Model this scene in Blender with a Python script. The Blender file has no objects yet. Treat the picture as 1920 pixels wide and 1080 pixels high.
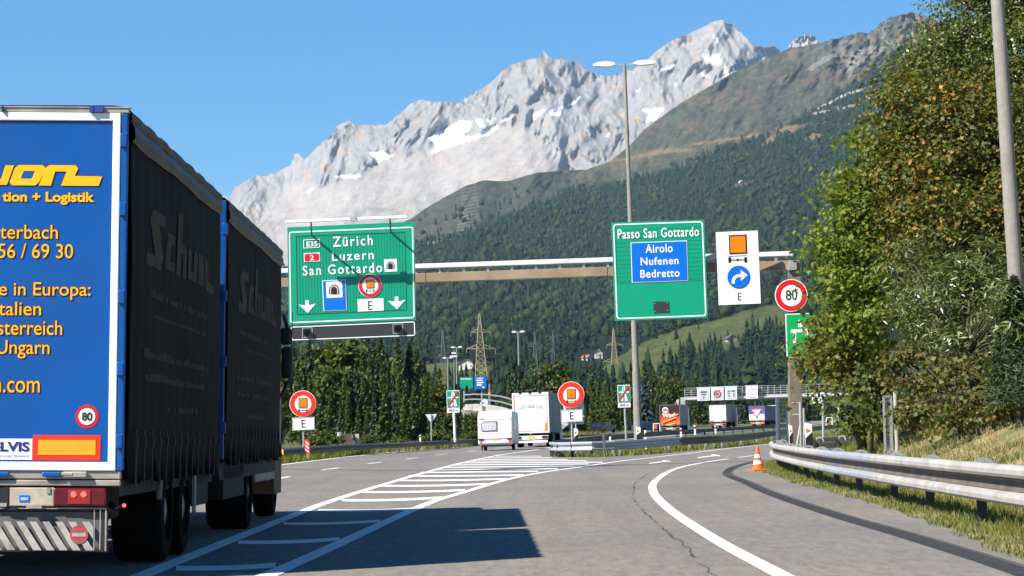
import bpy, math, random
import numpy as np
from mathutils import Vector, Matrix
R = math.radians
rnd = random.Random(11)
rng = np.random.default_rng(5)
sc = bpy.context.scene
col = sc.collection

# ---------------------------------------------------------------- camera
F, HC, ROLL = 4400.0, 1.15, R(1.7)          # focal length in 1920-px units, eye height, camera roll
A_c = Vector((912 - 960, -(821 - 540), -F)).normalized()      # the road's direction (+Y) seen by the camera
u_ = Vector((-math.sin(ROLL), math.cos(ROLL), 0))
Z_c = (u_ - u_.dot(A_c) * A_c).normalized()
X_c = A_c.cross(Z_c)
CM = Matrix((X_c, A_c, Z_c))
EYE = Vector((0, 0, HC))
cd = bpy.data.cameras.new('camera')
cam = bpy.data.objects.new('camera', cd); col.objects.link(cam)
cam.matrix_world = Matrix.Translation(EYE) @ CM.to_4x4()
cd.sensor_width = 36; cd.lens = 36 * F / 1920
cd.clip_start = 0.1; cd.clip_end = 60000
sc.camera = cam

# ---------------------------------------------------------------- light
SUN_H = Vector((0.84, 0.545)); EL = R(44.3)
SUN = Vector((SUN_H.x * math.cos(EL), SUN_H.y * math.cos(EL), -math.sin(EL))).normalized()
ld = bpy.data.lights.new('sun', 'SUN'); ld.energy = 5.0; ld.angle = R(0.5); ld.color = (1, .94, .84)
lo = bpy.data.objects.new('sun', ld); col.objects.link(lo)
lo.rotation_euler = SUN.to_track_quat('-Z', 'Y').to_euler(); lo.location = (-40, -30, 60)
w = bpy.data.worlds.new('World'); sc.world = w; w.use_nodes = True
nt = w.node_tree; nt.nodes.clear()
sky = nt.nodes.new('ShaderNodeTexSky'); sky.sky_type = 'NISHITA'; sky.sun_disc = False
sky.sun_elevation = EL; sky.sun_rotation = math.atan2(-SUN_H.x, -SUN_H.y)
sky.altitude = 2600; sky.air_density = 1.25; sky.dust_density = 0.2; sky.ozone_density = 5.0
bg = nt.nodes.new('ShaderNodeBackground'); bg.inputs['Strength'].default_value = 0.072
ow = nt.nodes.new('ShaderNodeOutputWorld')
hs = nt.nodes.new('ShaderNodeHueSaturation'); hs.inputs['Saturation'].default_value = 1.36; hs.inputs['Value'].default_value = 1.0
nt.links.new(sky.outputs[0], hs.inputs['Color']); nt.links.new(hs.outputs[0], bg.inputs[0]); nt.links.new(bg.outputs[0], ow.inputs[0])
vs = sc.view_settings
sc.display_settings.display_device = 'sRGB'
vs.view_transform = 'Standard'; vs.look = 'None'; vs.exposure = 1.05; vs.gamma = 1
sc.cycles.max_bounces = 6; sc.cycles.diffuse_bounces = 3; sc.cycles.glossy_bounces = 2
sc.cycles.transmission_bounces = 3; sc.cycles.volume_bounces = 0; sc.cycles.transparent_max_bounces = 8
sc.cycles.use_adaptive_sampling = True; sc.cycles.adaptive_threshold = 0.02
sc.cycles.sample_clamp_indirect = 6

# ---------------------------------------------------------------- geometry of the place
def ray(px, py):
    return CM @ Vector((px - 960, 540 - py, -F))
def U(px, py, Y):
    d = ray(px, py); return EYE + d * (Y / d.y)
def hz(px):
    return 821 - math.tan(ROLL) * (px - 912)
def zg(x, y):                                 # lie of the road: rises ahead, crossfall down from the left
    z = 0 if y < 0 else (1.2e-5 * y * y if y < 350 else 1.47 + .0084 * (y - 350))
    s = -x - 1
    if s > 0:
        c = min(s, 4); z += .006 * c * c
        if s > 4: z += .048 * (min(s, 14) - 4)
    return z
def G(px, py):                                # where the ray through a point of the photo meets the road surface
    d = ray(px, py)
    f = lambda Y: (EYE.z + d.z * Y / d.y) - zg(d.x * Y / d.y, Y)
    y0 = 4.0
    while f(y0) > 0 and y0 < 900: y0 *= 1.02
    a, b = y0 / 1.02, y0
    for _ in range(30):
        m = (a + b) / 2
        if f(m) > 0: a = m
        else: b = m
    p = EYE + d * (b / d.y); return p
def lerp(a, b, t): return a + (b - a) * t
def interp(pts, x):
    return float(np.interp(x, [p[0] for p in pts], [p[1] for p in pts]))

# ---------------------------------------------------------------- materials
def newmat(name):
    m = bpy.data.materials.new(name); m.use_nodes = True
    return m, m.node_tree, m.node_tree.nodes['Principled BSDF']
def pm(name, c, rough=.55, var=.12, scale=6, metal=0, spec=.4, bump=0, bscale=None, dirt=None, dscale=1.2, dlo=.5, dhi=.75, coat=0):
    """Principled colour with noise variation, optional dirt patches and bump."""
    m, t, b = newmat(name)
    N, L = t.nodes, t.links
    tc = N.new('ShaderNodeTexCoord')
    nz = N.new('ShaderNodeTexNoise'); nz.inputs['Scale'].default_value = scale; nz.inputs['Detail'].default_value = 5
    L.new(tc.outputs['Object'], nz.inputs['Vector'])
    mx = N.new('ShaderNodeMix'); mx.data_type = 'RGBA'
    mx.inputs[6].default_value = (*[v * (1 - var) for v in c], 1); mx.inputs[7].default_value = (*[min(1, v * (1 + var)) for v in c], 1)
    rp = N.new('ShaderNodeMapRange'); rp.inputs[1].default_value = .3; rp.inputs[2].default_value = .7
    L.new(nz.outputs[0], rp.inputs[0]); L.new(rp.outputs[0], mx.inputs[0])
    out = mx.outputs[2]
    if dirt:
        n2 = N.new('ShaderNodeTexNoise'); n2.inputs['Scale'].default_value = dscale; n2.inputs['Detail'].default_value = 7; n2.inputs['Roughness'].default_value = .65
        L.new(tc.outputs['Object'], n2.inputs['Vector'])
        r2 = N.new('ShaderNodeMapRange'); r2.inputs[1].default_value = dlo; r2.inputs[2].default_value = dhi
        L.new(n2.outputs[0], r2.inputs[0])
        m2 = N.new('ShaderNodeMix'); m2.data_type = 'RGBA'; m2.inputs[7].default_value = (*dirt, 1)
        L.new(r2.outputs[0], m2.inputs[0]); L.new(out, m2.inputs[6]); out = m2.outputs[2]
    L.new(out, b.inputs['Base Color'])
    b.inputs['Roughness'].default_value = rough; b.inputs['Metallic'].default_value = metal
    b.inputs['Specular IOR Level'].default_value = spec
    if coat: b.inputs['Coat Weight'].default_value = coat
    if bump:
        n3 = N.new('ShaderNodeTexNoise'); n3.inputs['Scale'].default_value = bscale or scale * 4; n3.inputs['Detail'].default_value = 4
        L.new(tc.outputs['Object'], n3.inputs['Vector'])
        bp = N.new('ShaderNodeBump'); bp.inputs['Strength'].default_value = .6; bp.inputs['Distance'].default_value = bump
        L.new(n3.outputs[0], bp.inputs['Height']); L.new(bp.outputs[0], b.inputs['Normal'])
    return m
def glow(name, c, s, base=(.3, .02, .02)):
    m, t, b = newmat(name)
    b.inputs['Base Color'].default_value = (*base, 1); b.inputs['Emission Color'].default_value = (*c, 1); b.inputs['Emission Strength'].default_value = s
    return m
def leafmat(name, cols, trans=.3, rough=.55, spec=.3):
    """Leaf colours picked per leaf (mesh island) from a ramp, partly translucent."""
    m, t, b = newmat(name)
    N, L = t.nodes, t.links
    g = N.new('ShaderNodeNewGeometry')
    cr = N.new('ShaderNodeValToRGB'); e = cr.color_ramp
    n = len(cols)
    while len(e.elements) < n: e.elements.new(.5)
    for i, c in enumerate(cols):
        e.elements[i].position = i / max(1, n - 1); e.elements[i].color = (*c, 1)
    L.new(g.outputs['Random Per Island'], cr.inputs[0])
    L.new(cr.outputs[0], b.inputs['Base Color'])
    b.inputs['Roughness'].default_value = rough; b.inputs['Specular IOR Level'].default_value = spec
    if trans:
        tr = N.new('ShaderNodeBsdfTranslucent'); ms = N.new('ShaderNodeMixShader'); ms.inputs[0].default_value = trans
        hs = N.new('ShaderNodeHueSaturation'); hs.inputs['Value'].default_value = 1.5; hs.inputs['Saturation'].default_value = 1.1
        L.new(cr.outputs[0], hs.inputs['Color']); L.new(hs.outputs[0], tr.inputs[0])
        L.new(b.outputs[0], ms.inputs[1]); L.new(tr.outputs[0], ms.inputs[2])
        L.new(ms.outputs[0], t.nodes['Material Output'].inputs[0])
    return m

M = {}
M['white'] = pm('white_paint', (.78, .78, .77), .45, .04, 3, dirt=(.62, .60, .56), dlo=.55, dhi=.85)
M['signwhite'] = pm('sign_white', (.82, .82, .82), .4, .02, 3)
M['signgreen'] = pm('sign_green', (.0, .295, .165), .42, .06, 1.2, dirt=(.012, .245, .15), dscale=.8)
M['signgreen2'] = pm('sign_green_bright', (.0, .36, .09), .4, .05, 1.2)
M['signblue'] = pm('sign_blue', (.0, .135, .62), .4, .05, 1.5)
M['signred'] = pm('sign_red', (.58, .012, .02), .4, .05, 2)
M['signbright'] = pm('sign_red_reflective', (.85, .035, .012), .35, .04, 2)
M['signorange'] = pm('sign_orange', (.88, .20, .0), .4, .03, 2)
M['black'] = pm('black', (.016, .016, .018), .5, .1, 4)
M['grille'] = pm('dark_panel', (.03, .032, .032), .6, .2, 30)
M['seam'] = pm('panel_seam', (.0, .17, .10), .6, .1, 3)
M['seamw'] = pm('panel_seam_pale', (.45, .46, .46), .6, .1, 3)
M['galv'] = pm('galvanised_steel', (.45, .46, .47), .45, .14, 5, metal=.55, dirt=(.36, .34, .32), dscale=2)
M['rail'] = pm('weathered_rail', (.39, .372, .355), .55, .2, 2.2, metal=.15, spec=.3, dirt=(.28, .17, .10), dscale=1.6, dlo=.58, dhi=.8)
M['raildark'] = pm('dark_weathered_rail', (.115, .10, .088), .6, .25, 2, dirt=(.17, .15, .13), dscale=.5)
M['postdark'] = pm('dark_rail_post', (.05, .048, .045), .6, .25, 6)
M['concrete'] = pm('concrete', (.40, .385, .36), .8, .12, 4, bump=.004, bscale=40, dirt=(.29, .27, .25), dscale=.9)
M['pole'] = pm('spun_concrete', (.235, .22, .20), .85, .12, 9, bump=.003, bscale=60, dirt=(.17, .155, .14), dscale=1.5)
M['rust'] = pm('brown_steel', (.24, .175, .115), .6, .15, 1.5, dirt=(.15, .10, .065), dscale=.7)
M['column'] = pm('brown_column', (.17, .135, .105), .7, .2, 3, dirt=(.10, .08, .065), dscale=1)
M['rubber'] = pm('rubber', (.0045, .0042, .004), .9, .3, 9, spec=.1)
M['chassis'] = pm('chassis', (.010, .009, .0085), .7, .3, 5)
M['wood'] = pm('wood', (.12, .075, .045), .8, .25, 5)
M['orange'] = pm('orange_plastic', (.95, .13, .012), .45, .05, 5)
M['glassd'] = pm('dark_glass', (.02, .024, .03), .08, .1, 2, spec=.6)
M['amber'] = pm('amber_reflector', (.85, .33, .015), .35, .06, 9)
M['yplate'] = pm('yellow_plate', (.80, .42, .02), .4, .04, 9)
M['redlens'] = pm('red_lens', (.10, .004, .006), .25, .2, 8, coat=.3)
M['yellowink'] = pm('yellow_ink', (.90, .43, .0), .45, .03, 6)
M['brownink'] = pm('brown_ink', (.16, .035, .03), .5, .05, 6)
M['navy'] = pm('navy_ink', (.015, .03, .16), .5, .05, 6)
M['greyink'] = pm('grey_ink', (.33, .36, .35), .5, .05, 6)
M['greyink2'] = pm('dark_grey_ink', (.10, .10, .11), .5, .05, 6)
M['truckblue'] = pm('truck_blue', (.0, .074, .305), .32, .07, 1.3, spec=.4, dirt=(.012, .064, .225), dscale=.9, dlo=.45, dhi=.8)
M['darkblue'] = pm('dark_blue_plastic', (.02, .04, .2), .5, .2, 5)
M['curtain'] = pm('dark_curtain', (.0055, .0048, .0036), .7, .25, 1.2, spec=.06, bump=.003, bscale=5, dirt=(.0088, .0072, .0048), dscale=.5)
M['ghost'] = pm('faded_lettering', (.052, .038, .023), .65, .2, 3, spec=.08)
M['fold'] = pm('teal_roof_edge', (.012, .03, .027), .5, .35, 4, dirt=(.05, .043, .034), dscale=1.7, dlo=.42, dhi=.6)
M['tarp'] = pm('roof_tarp', (.06, .055, .047), .6, .35, 5, bump=.006, bscale=12)
M['flap'] = pm('mud_flap', (.09, .09, .088), .7, .25, 4, dirt=(.16, .15, .135), dscale=2.5)
M['dirtywhite'] = pm('dirty_stripe', (.38, .35, .31), .7, .2, 7, dirt=(.20, .18, .16), dscale=6)
M['dirtymetal'] = pm('dirty_metal', (.33, .30, .26), .55, .2, 4, metal=.3, dirt=(.20, .15, .11), dscale=3)
M['beige'] = pm('grimy_panel', (.42, .37, .28), .6, .2, 6, dirt=(.13, .11, .09), dscale=3)
M['curtaingrey'] = pm('grey_tarp', (.22, .225, .22), .6, .15, .7, bump=.01, bscale=3, dirt=(.13, .135, .13), dscale=.35)
M['curtaindim'] = pm('slate_tarp', (.10, .10, .11), .6, .15, .7)
M['bluetarp'] = pm('blue_tarp', (.03, .10, .44), .5, .12, 1)
M['caravan'] = pm('caravan_cream', (.80, .79, .75), .35, .03, 1.5, dirt=(.70, .68, .62), dscale=1)
M['curtaincloth'] = pm('window_curtain', (.45, .43, .48), .7, .3, 9)
M['teal'] = pm('teal_paint', (.12, .45, .45), .5, .15, 1)
M['bark'] = pm('bark', (.085, .065, .05), .9, .3, 5, bump=.02, bscale=10)
M['soil'] = pm('ground_soil', (.075, .07, .038), .95, .35, .6, dirt=(.13, .105, .06), dscale=.25)
M['stone'] = pm('stone', (.36, .33, .29), .9, .2, 2)
M['plaster'] = pm('plaster', (.55, .51, .45), .85, .12, .6)
M['rooftile'] = pm('red_tiles', (.45, .12, .05), .8, .2, 1)
M['roofslate'] = pm('dark_slates', (.09, .08, .075), .8, .2, 1)
M['pylon'] = pm('pylon_steel', (.30, .255, .15), .6, .15, .2)
M['pylongrey'] = pm('pylon_grey', (.13, .15, .16), .6, .15, .2)
M['vms'] = pm('grey_sign_face', (.62, .62, .64), .5, .05, 1)
M['lampglass'] = pm('lamp_glass', (.75, .76, .76), .25, .04, 3)

# ---------------------------------------------------------------- mesh building
ORG = {}
class MB:
    def __init__(s): s.v = []; s.f = []
    def add(s, vs, fs):
        o = len(s.v); s.v += [tuple(p) for p in vs]; s.f += [tuple(i + o for i in f) for f in fs]; return s
    def poly(s, pts): return s.add(pts, [tuple(range(len(pts)))])
    def box(s, c, d, rot=None):
        x, y, z = d[0] / 2, d[1] / 2, d[2] / 2
        vs = [Vector((i * x, j * y, k * z)) for i in (-1, 1) for j in (-1, 1) for k in (-1, 1)]
        if rot is not None: vs = [rot @ p for p in vs]
        c = Vector(c)
        return s.add([c + p for p in vs], [(0, 1, 3, 2), (4, 6, 7, 5), (0, 4, 5, 1), (2, 3, 7, 6), (0, 2, 6, 4), (1, 5, 7, 3)])
    def bar(s, a, b, wx, wz=None, up=(0, 0, 1)):
        """square bar from a to b"""
        a, b = Vector(a), Vector(b); wz = wz or wx
        d = (b - a).normalized(); side = d.cross(Vector(up))
        if side.length < 1e-3: side = d.cross(Vector((0, 1, 0)))
        side.normalize(); n = side.cross(d).normalized()
        vs = []
        for p in (a, b):
            for i, j in ((-1, -1), (1, -1), (1, 1), (-1, 1)): vs.append(p + side * i * wx / 2 + n * j * wz / 2)
        return s.add(vs, [(3, 2, 1, 0), (4, 5, 6, 7), (0, 1, 5, 4), (1, 2, 6, 5), (2, 3, 7, 6), (3, 0, 4, 7)])
    def cyl(s, a, b, r0, r1=None, n=12, caps=True):
        a, b = Vector(a), Vector(b); r1 = r0 if r1 is None else r1
        d = (b - a).normalized(); e = d.orthogonal().normalized(); g = d.cross(e)
        vs = []
        for p, r in ((a, r0), (b, r1)):
            for i in range(n):
                t = 2 * math.pi * i / n; vs.append(p + (e * math.cos(t) + g * math.sin(t)) * r)
        fs = [(i, (i + 1) % n, n + (i + 1) % n, n + i) for i in range(n)]
        if caps: fs += [tuple(range(n - 1, -1, -1)), tuple(range(n, 2 * n))]
        return s.add(vs, fs)
    def tube(s, pts, rs, n=8):
        if not hasattr(rs, '__len__'): rs = [rs] * len(pts)
        pts = [Vector(p) for p in pts]; vs = []; fs = []
        for k, p in enumerate(pts):
            d = (pts[min(k + 1, len(pts) - 1)] - pts[max(k - 1, 0)]).normalized()
            e = d.cross(Vector((.13, .31, .94))).normalized(); g = d.cross(e)
            for i in range(n):
                t = 2 * math.pi * i / n; vs.append(p + (e * math.cos(t) + g * math.sin(t)) * rs[k])
        for k in range(len(pts) - 1):
            for i in range(n): fs.append((k * n + i, k * n + (i + 1) % n, (k + 1) * n + (i + 1) % n, (k + 1) * n + i))
        fs += [tuple(range(n - 1, -1, -1)), tuple(range((len(pts) - 1) * n, len(pts) * n))]
        return s.add(vs, fs)
    def lathe(s, base, prof, n=20, axis=None):
        base = Vector(base); vs = []; fs = []
        q = Matrix.Identity(3) if axis is None else Vector((0, 0, 1)).rotation_difference(Vector(axis)).to_matrix()
        for r, z in prof:
            for i in range(n):
                t = 2 * math.pi * i / n; vs.append(base + q @ Vector((r * math.cos(t), r * math.sin(t), z)))
        for k in range(len(prof) - 1):
            for i in range(n): fs.append((k * n + i, k * n + (i + 1) % n, (k + 1) * n + (i + 1) % n, (k + 1) * n + i))
        fs += [tuple(range(n - 1, -1, -1)), tuple(range((len(prof) - 1) * n, len(prof) * n))]
        return s.add(vs, fs)
    def prism(s, pts, ext):
        """polygon (front) pushed back along ext"""
        n = len(pts); ext = Vector(ext); pts = [Vector(p) for p in pts]
        fs = [tuple(range(n)), tuple(range(2 * n - 1, n - 1, -1))] + [(i, n + i, n + (i + 1) % n, (i + 1) % n) for i in range(n)]
        return s.add(pts + [p + ext for p in pts], fs)
    def sweep(s, path, prof, closed=False, up=(0, 0, 1)):
        """profile [(side, up)] swept along a path; side points to the right of the path"""
        path = [Vector(p) for p in path]; n = len(prof); vs = []; fs = []
        for k, p in enumerate(path):
            d = path[min(k + 1, len(path) - 1)] - path[max(k - 1, 0)]; d.z = 0; d.normalize()
            sd = Vector((d.y, -d.x, 0))
            for a, b in prof: vs.append(p + sd * a + Vector((0, 0, b)))
        for k in range(len(path) - 1):
            for i in range(n - (0 if closed else 1)):
                j = (i + 1) % n; fs.append((k * n + i, k * n + j, (k + 1) * n + j, (k + 1) * n + i))
        if closed: fs += [tuple(range(n)), tuple(range(len(path) * n - 1, (len(path) - 1) * n - 1, -1))]
        return s.add(vs, fs)
    def build(s, name, mat, parent=None, smooth=False, bevel=0, solid=0, **props):
        if parent is not None:
            o0 = ORG[parent.name]
        else:
            v = np.array(s.v); o0 = Vector(((v[:, 0].min() + v[:, 0].max()) / 2, (v[:, 1].min() + v[:, 1].max()) / 2, v[:, 2].min()))
        me = bpy.data.meshes.new(name)
        me.from_pydata([tuple(Vector(p) - o0) for p in s.v], [], s.f)
        me.materials.append(mat); me.validate(); me.update()
        if smooth: me.shade_smooth()
        return link(name, me, parent, o0, bevel, solid, **props)
def link(name, me, parent, o0, bevel=0, solid=0, **props):
    o = bpy.data.objects.new(name, me); col.objects.link(o)
    if parent is not None: o.parent = parent
    else: o.location = o0
    ORG[o.name] = o0
    for k, v in props.items(): o[k] = v
    if solid:
        md = o.modifiers.new('thickness', 'SOLIDIFY'); md.thickness = solid; md.offset = 0
    if bevel:
        md = o.modifiers.new('bevel', 'BEVEL'); md.width = bevel; md.segments = 2; md.limit_method = 'ANGLE'; md.angle_limit = R(40)
    return o
def thing(name, label, cat, loc, group=None, local=False):
    o = bpy.data.objects.new(name, None); col.objects.link(o)
    o.empty_display_size = .3
    o.location = loc; o['label'] = label; o['category'] = cat
    if group: o['group'] = group
    ORG[o.name] = Vector((0, 0, 0)) if local else Vector(loc)
    return o
def dup(root, loc, label, group=None, rotz=None, scale=None, name=None):
    r = root.copy(); col.objects.link(r); r.location = loc; r['label'] = label
    if group: r['group'] = group
    if rotz is not None: r.rotation_euler = (0, 0, rotz)
    if scale is not None: r.scale = (scale,) * 3 if not hasattr(scale, '__len__') else scale
    for ch in list(root.children):
        c = ch.copy(); col.objects.link(c); c.parent = r
        for g in ch.children:
            q = g.copy(); col.objects.link(q); q.parent = c
    return r
def np_mesh(name, v, f, mat, smooth=False):
    """one mesh from numpy verts (n,3) and faces (m,k)"""
    me = bpy.data.meshes.new(name); k = f.shape[1]
    me.vertices.add(len(v)); me.vertices.foreach_set('co', np.ascontiguousarray(v, dtype=np.float32).ravel())
    me.loops.add(f.size); me.loops.foreach_set('vertex_index', np.ascontiguousarray(f, dtype=np.int32).ravel())
    me.polygons.add(len(f)); me.polygons.foreach_set('loop_start', np.arange(0, f.size, k, dtype=np.int32))
    if smooth: me.polygons.foreach_set('use_smooth', np.ones(len(f), dtype=bool))
    me.update(calc_edges=True); me.materials.append(mat); return me
def put(name, v, f, mat, parent=None, smooth=False, org=None, **props):
    v = np.asarray(v, dtype=float)
    o0 = ORG[parent.name] if parent is not None else (Vector(org) if org is not None else Vector((v[:, 0].mean(), v[:, 1].mean(), v[:, 2].min())))
    me = np_mesh(name, v - np.array(o0), f, mat, smooth)
    return link(name, me, parent, o0, **props)

# ---------------------------------------------------------------- lettering
TXT = {}
def textmesh(s, bold=0, sp=1.0, shear=0):
    k = (s, bold, sp, shear)
    if k in TXT: return TXT[k]
    cu = bpy.data.curves.new('lettering', 'FONT'); cu.body = s; cu.size = 1; cu.offset = bold; cu.space_character = sp; cu.shear = shear
    cu.resolution_u = 4
    o = bpy.data.objects.new('lettering', cu); col.objects.link(o)
    dg = bpy.context.evaluated_depsgraph_get()
    me = bpy.data.meshes.new_from_object(o.evaluated_get(dg))
    v = np.array([p.co[:2] for p in me.vertices]); f = [tuple(p.vertices) for p in me.polygons]
    bpy.data.objects.remove(o); bpy.data.meshes.remove(me); bpy.data.curves.remove(cu)
    TXT[k] = (v, f); return TXT[k]
def put_text(mb, s, O, ex, ez, bold=0, sp=1.0, shear=0):
    """lettering stretched so that its bounding box is O, O+ex, O+ez"""
    v, f = textmesh(s, bold, sp, shear)
    lo, hi = v.min(0), v.max(0); q = (v - lo) / (hi - lo)
    O, ex, ez = Vector(O), Vector(ex), Vector(ez)
    mb.add([O + ex * a + ez * b for a, b in q], f)

class Face:
    """a flat sign face at depth Y facing the traffic; everything given in the photo's own pixel grid"""
    def __init__(s, Y, tilt=2.2): s.Y = Y; s.t = math.tan(R(tilt)); s.step = max(.006, Y * 1e-4)
    def p(s, x, y, lay=0): return U(x, y, s.Y - lay * s.step)
    def poly(s, mb, pts, lay): mb.poly([s.p(x, y, lay) for x, y in pts])
    def panel(s, mb, quad, th=.06): mb.prism([s.p(x, y) for x, y in quad], (0, th, 0))
    def disc(s, mb, c, r, lay, n=40, ry=None):
        ry = ry or r
        s.poly(mb, [(c[0] + r * math.cos(2 * math.pi * i / n), c[1] + ry * math.sin(2 * math.pi * i / n)) for i in range(n)], lay)
    def ring(s, mb, c, r0, r1, lay, n=40):
        for i in range(n):
            a, b = 2 * math.pi * i / n, 2 * math.pi * (i + 1) / n
            s.poly(mb, [(c[0] + r * math.cos(t), c[1] + r * math.sin(t)) for r, t in ((r0, a), (r1, a), (r1, b), (r0, b))], lay)
    def line(s, mb, pts, wd, lay):
        for (x0, y0), (x1, y1) in zip(pts, pts[1:]):
            L = math.hypot(x1 - x0, y1 - y0); nx, ny = -(y1 - y0) / L * wd / 2, (x1 - x0) / L * wd / 2
            s.poly(mb, [(x0 + nx, y0 + ny), (x1 + nx, y1 + ny), (x1 - nx, y1 - ny), (x0 - nx, y0 - ny)], lay)
    def rect(s, mb, x0, y0, x1, y1, lay):
        t = s.t; h = (x1 - x0); v = (y1 - y0)
        s.poly(mb, [(x0, y0 + h * t / 2), (x1, y0 - h * t / 2), (x1 + v * t, y1 - h * t / 2), (x0 + v * t, y1 + h * t / 2)], lay)
    def text(s, mb, st, x0, x1, yb, h, lay, bold=.015, sp=1.0, shear=0):
        """bbox: left x0, right x1, bottom edge yb (at the left), height h"""
        wd = x1 - x0; O = s.p(x0, yb, lay)
        put_text(mb, st, O, s.p(x1, yb - wd * s.t, lay) - O, s.p(x0 - h * s.t, yb - h, lay) - O, bold, sp, shear)
    def border(s, mb, q, wd, r, lay, n=5):
        """rounded line border inside the quad q = TL, TR, BR, BL"""
        q = [Vector(p) for p in q]; loops = []
        for ins in (0, wd):
            pts = []
            for i in range(4):
                c = q[i]; e0 = (q[i - 1] - c).normalized(); e1 = (q[(i + 1) % 4] - c).normalized()
                cc = c + (e0 + e1) * r; rr = r - ins
                for k in range(n + 1):
                    a = k / n * math.pi / 2
                    pts.append(cc - e1 * rr * math.cos(a) - e0 * rr * math.sin(a))
            loops.append(pts)
        m = len(loops[0])
        for i in range(m):
            j = (i + 1) % m
            s.poly(mb, [loops[0][i], loops[0][j], loops[1][j], loops[1][i]], lay)

# numpy gradient noise for terrain
_perm = np.random.default_rng(3).permutation(512).astype(int); _perm = np.concatenate([_perm, _perm, _perm])
_ang = np.random.default_rng(4).uniform(0, 2 * np.pi, 2048)
def pnoise(x, y):
    xi, yi = np.floor(x).astype(int), np.floor(y).astype(int); xf, yf = x - xi, y - yi
    u, v = xf ** 3 * (xf * (xf * 6 - 15) + 10), yf ** 3 * (yf * (yf * 6 - 15) + 10)
    def g(i, j, dx, dy):
        h = _ang[_perm[(_perm[i % 512] + j) % 512]]; return np.cos(h) * dx + np.sin(h) * dy
    a = g(xi, yi, xf, yf); b = g(xi + 1, yi, xf - 1, yf); c = g(xi, yi + 1, xf, yf - 1); d = g(xi + 1, yi + 1, xf - 1, yf - 1)
    return ((a + u * (b - a)) * (1 - v) + (c + u * (d - c)) * v) * 1.5
def fbm(x, y, o=5, gain=.5, ridged=False):
    t, a, s = 0, 1, 0
    for i in range(o):
        n = pnoise(x * 2 ** i + i * 17.3, y * 2 ** i + i * 9.1)
        if ridged: n = 1 - 2 * np.abs(n)
        t = t + n * a; s += a; a *= gain
    return t / s
def inpoly(X, Y, poly):
    r = np.zeros(X.shape, bool); n = len(poly)
    for i in range(n):
        x0, y0 = poly[i]; x1, y1 = poly[(i + 1) % n]
        if y0 == y1: continue
        c = ((y0 > Y) != (y1 > Y)) & (X < (x1 - x0) * (Y - y0) / (y1 - y0) + x0); r ^= c
    return r
# ================================================================ GROUND AND ROADS
LEFT = [(-20, -8.9), (20, -8.8), (60, -8.7), (92, -8.3), (130, -7.2), (176, -4.9), (191, -1.2 - 1.6), (230, 3.6), (270, 11.2), (330, 25.2), (400, 44), (600, 110)]
MRIGHT = [(105, 4.9), (110, 3.6), (116, 3.1), (130, 3.7), (143, 4.7), (175, 7.6), (220, 14.5), (270, 26), (330, 41), (400, 60), (600, 126)]
RLEFT = [(105, 5.0), (108, 7.2), (115, 9.2), (125, 11.8), (130, 13.2), (139, 15.5), (154, 20), (190, 31), (230, 45)]
RIGHT = [(-20, 3.4), (10, 3.9), (20, 4.5), (26, 5.1), (35, 5.75), (49, 6.45), (61, 7.2), (70, 8.0), (78, 9.2), (88, 11.6), (96, 13.8), (110, 17.8), (125, 22.2), (139, 27), (160, 34), (190, 45), (230, 60)]
XRAIL = [(-20, 4.3), (10, 4.8), (20, 5.2), (27, 5.5), (31, 5.68), (35, 5.9), (41, 6.22), (47, 6.55), (55, 7.15), (63, 7.75), (70, 8.55), (78, 9.9), (88, 12.3), (96, 14.5), (110, 18.6), (125, 23), (139, 28), (160, 35), (190, 46), (260, 74)]

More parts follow.
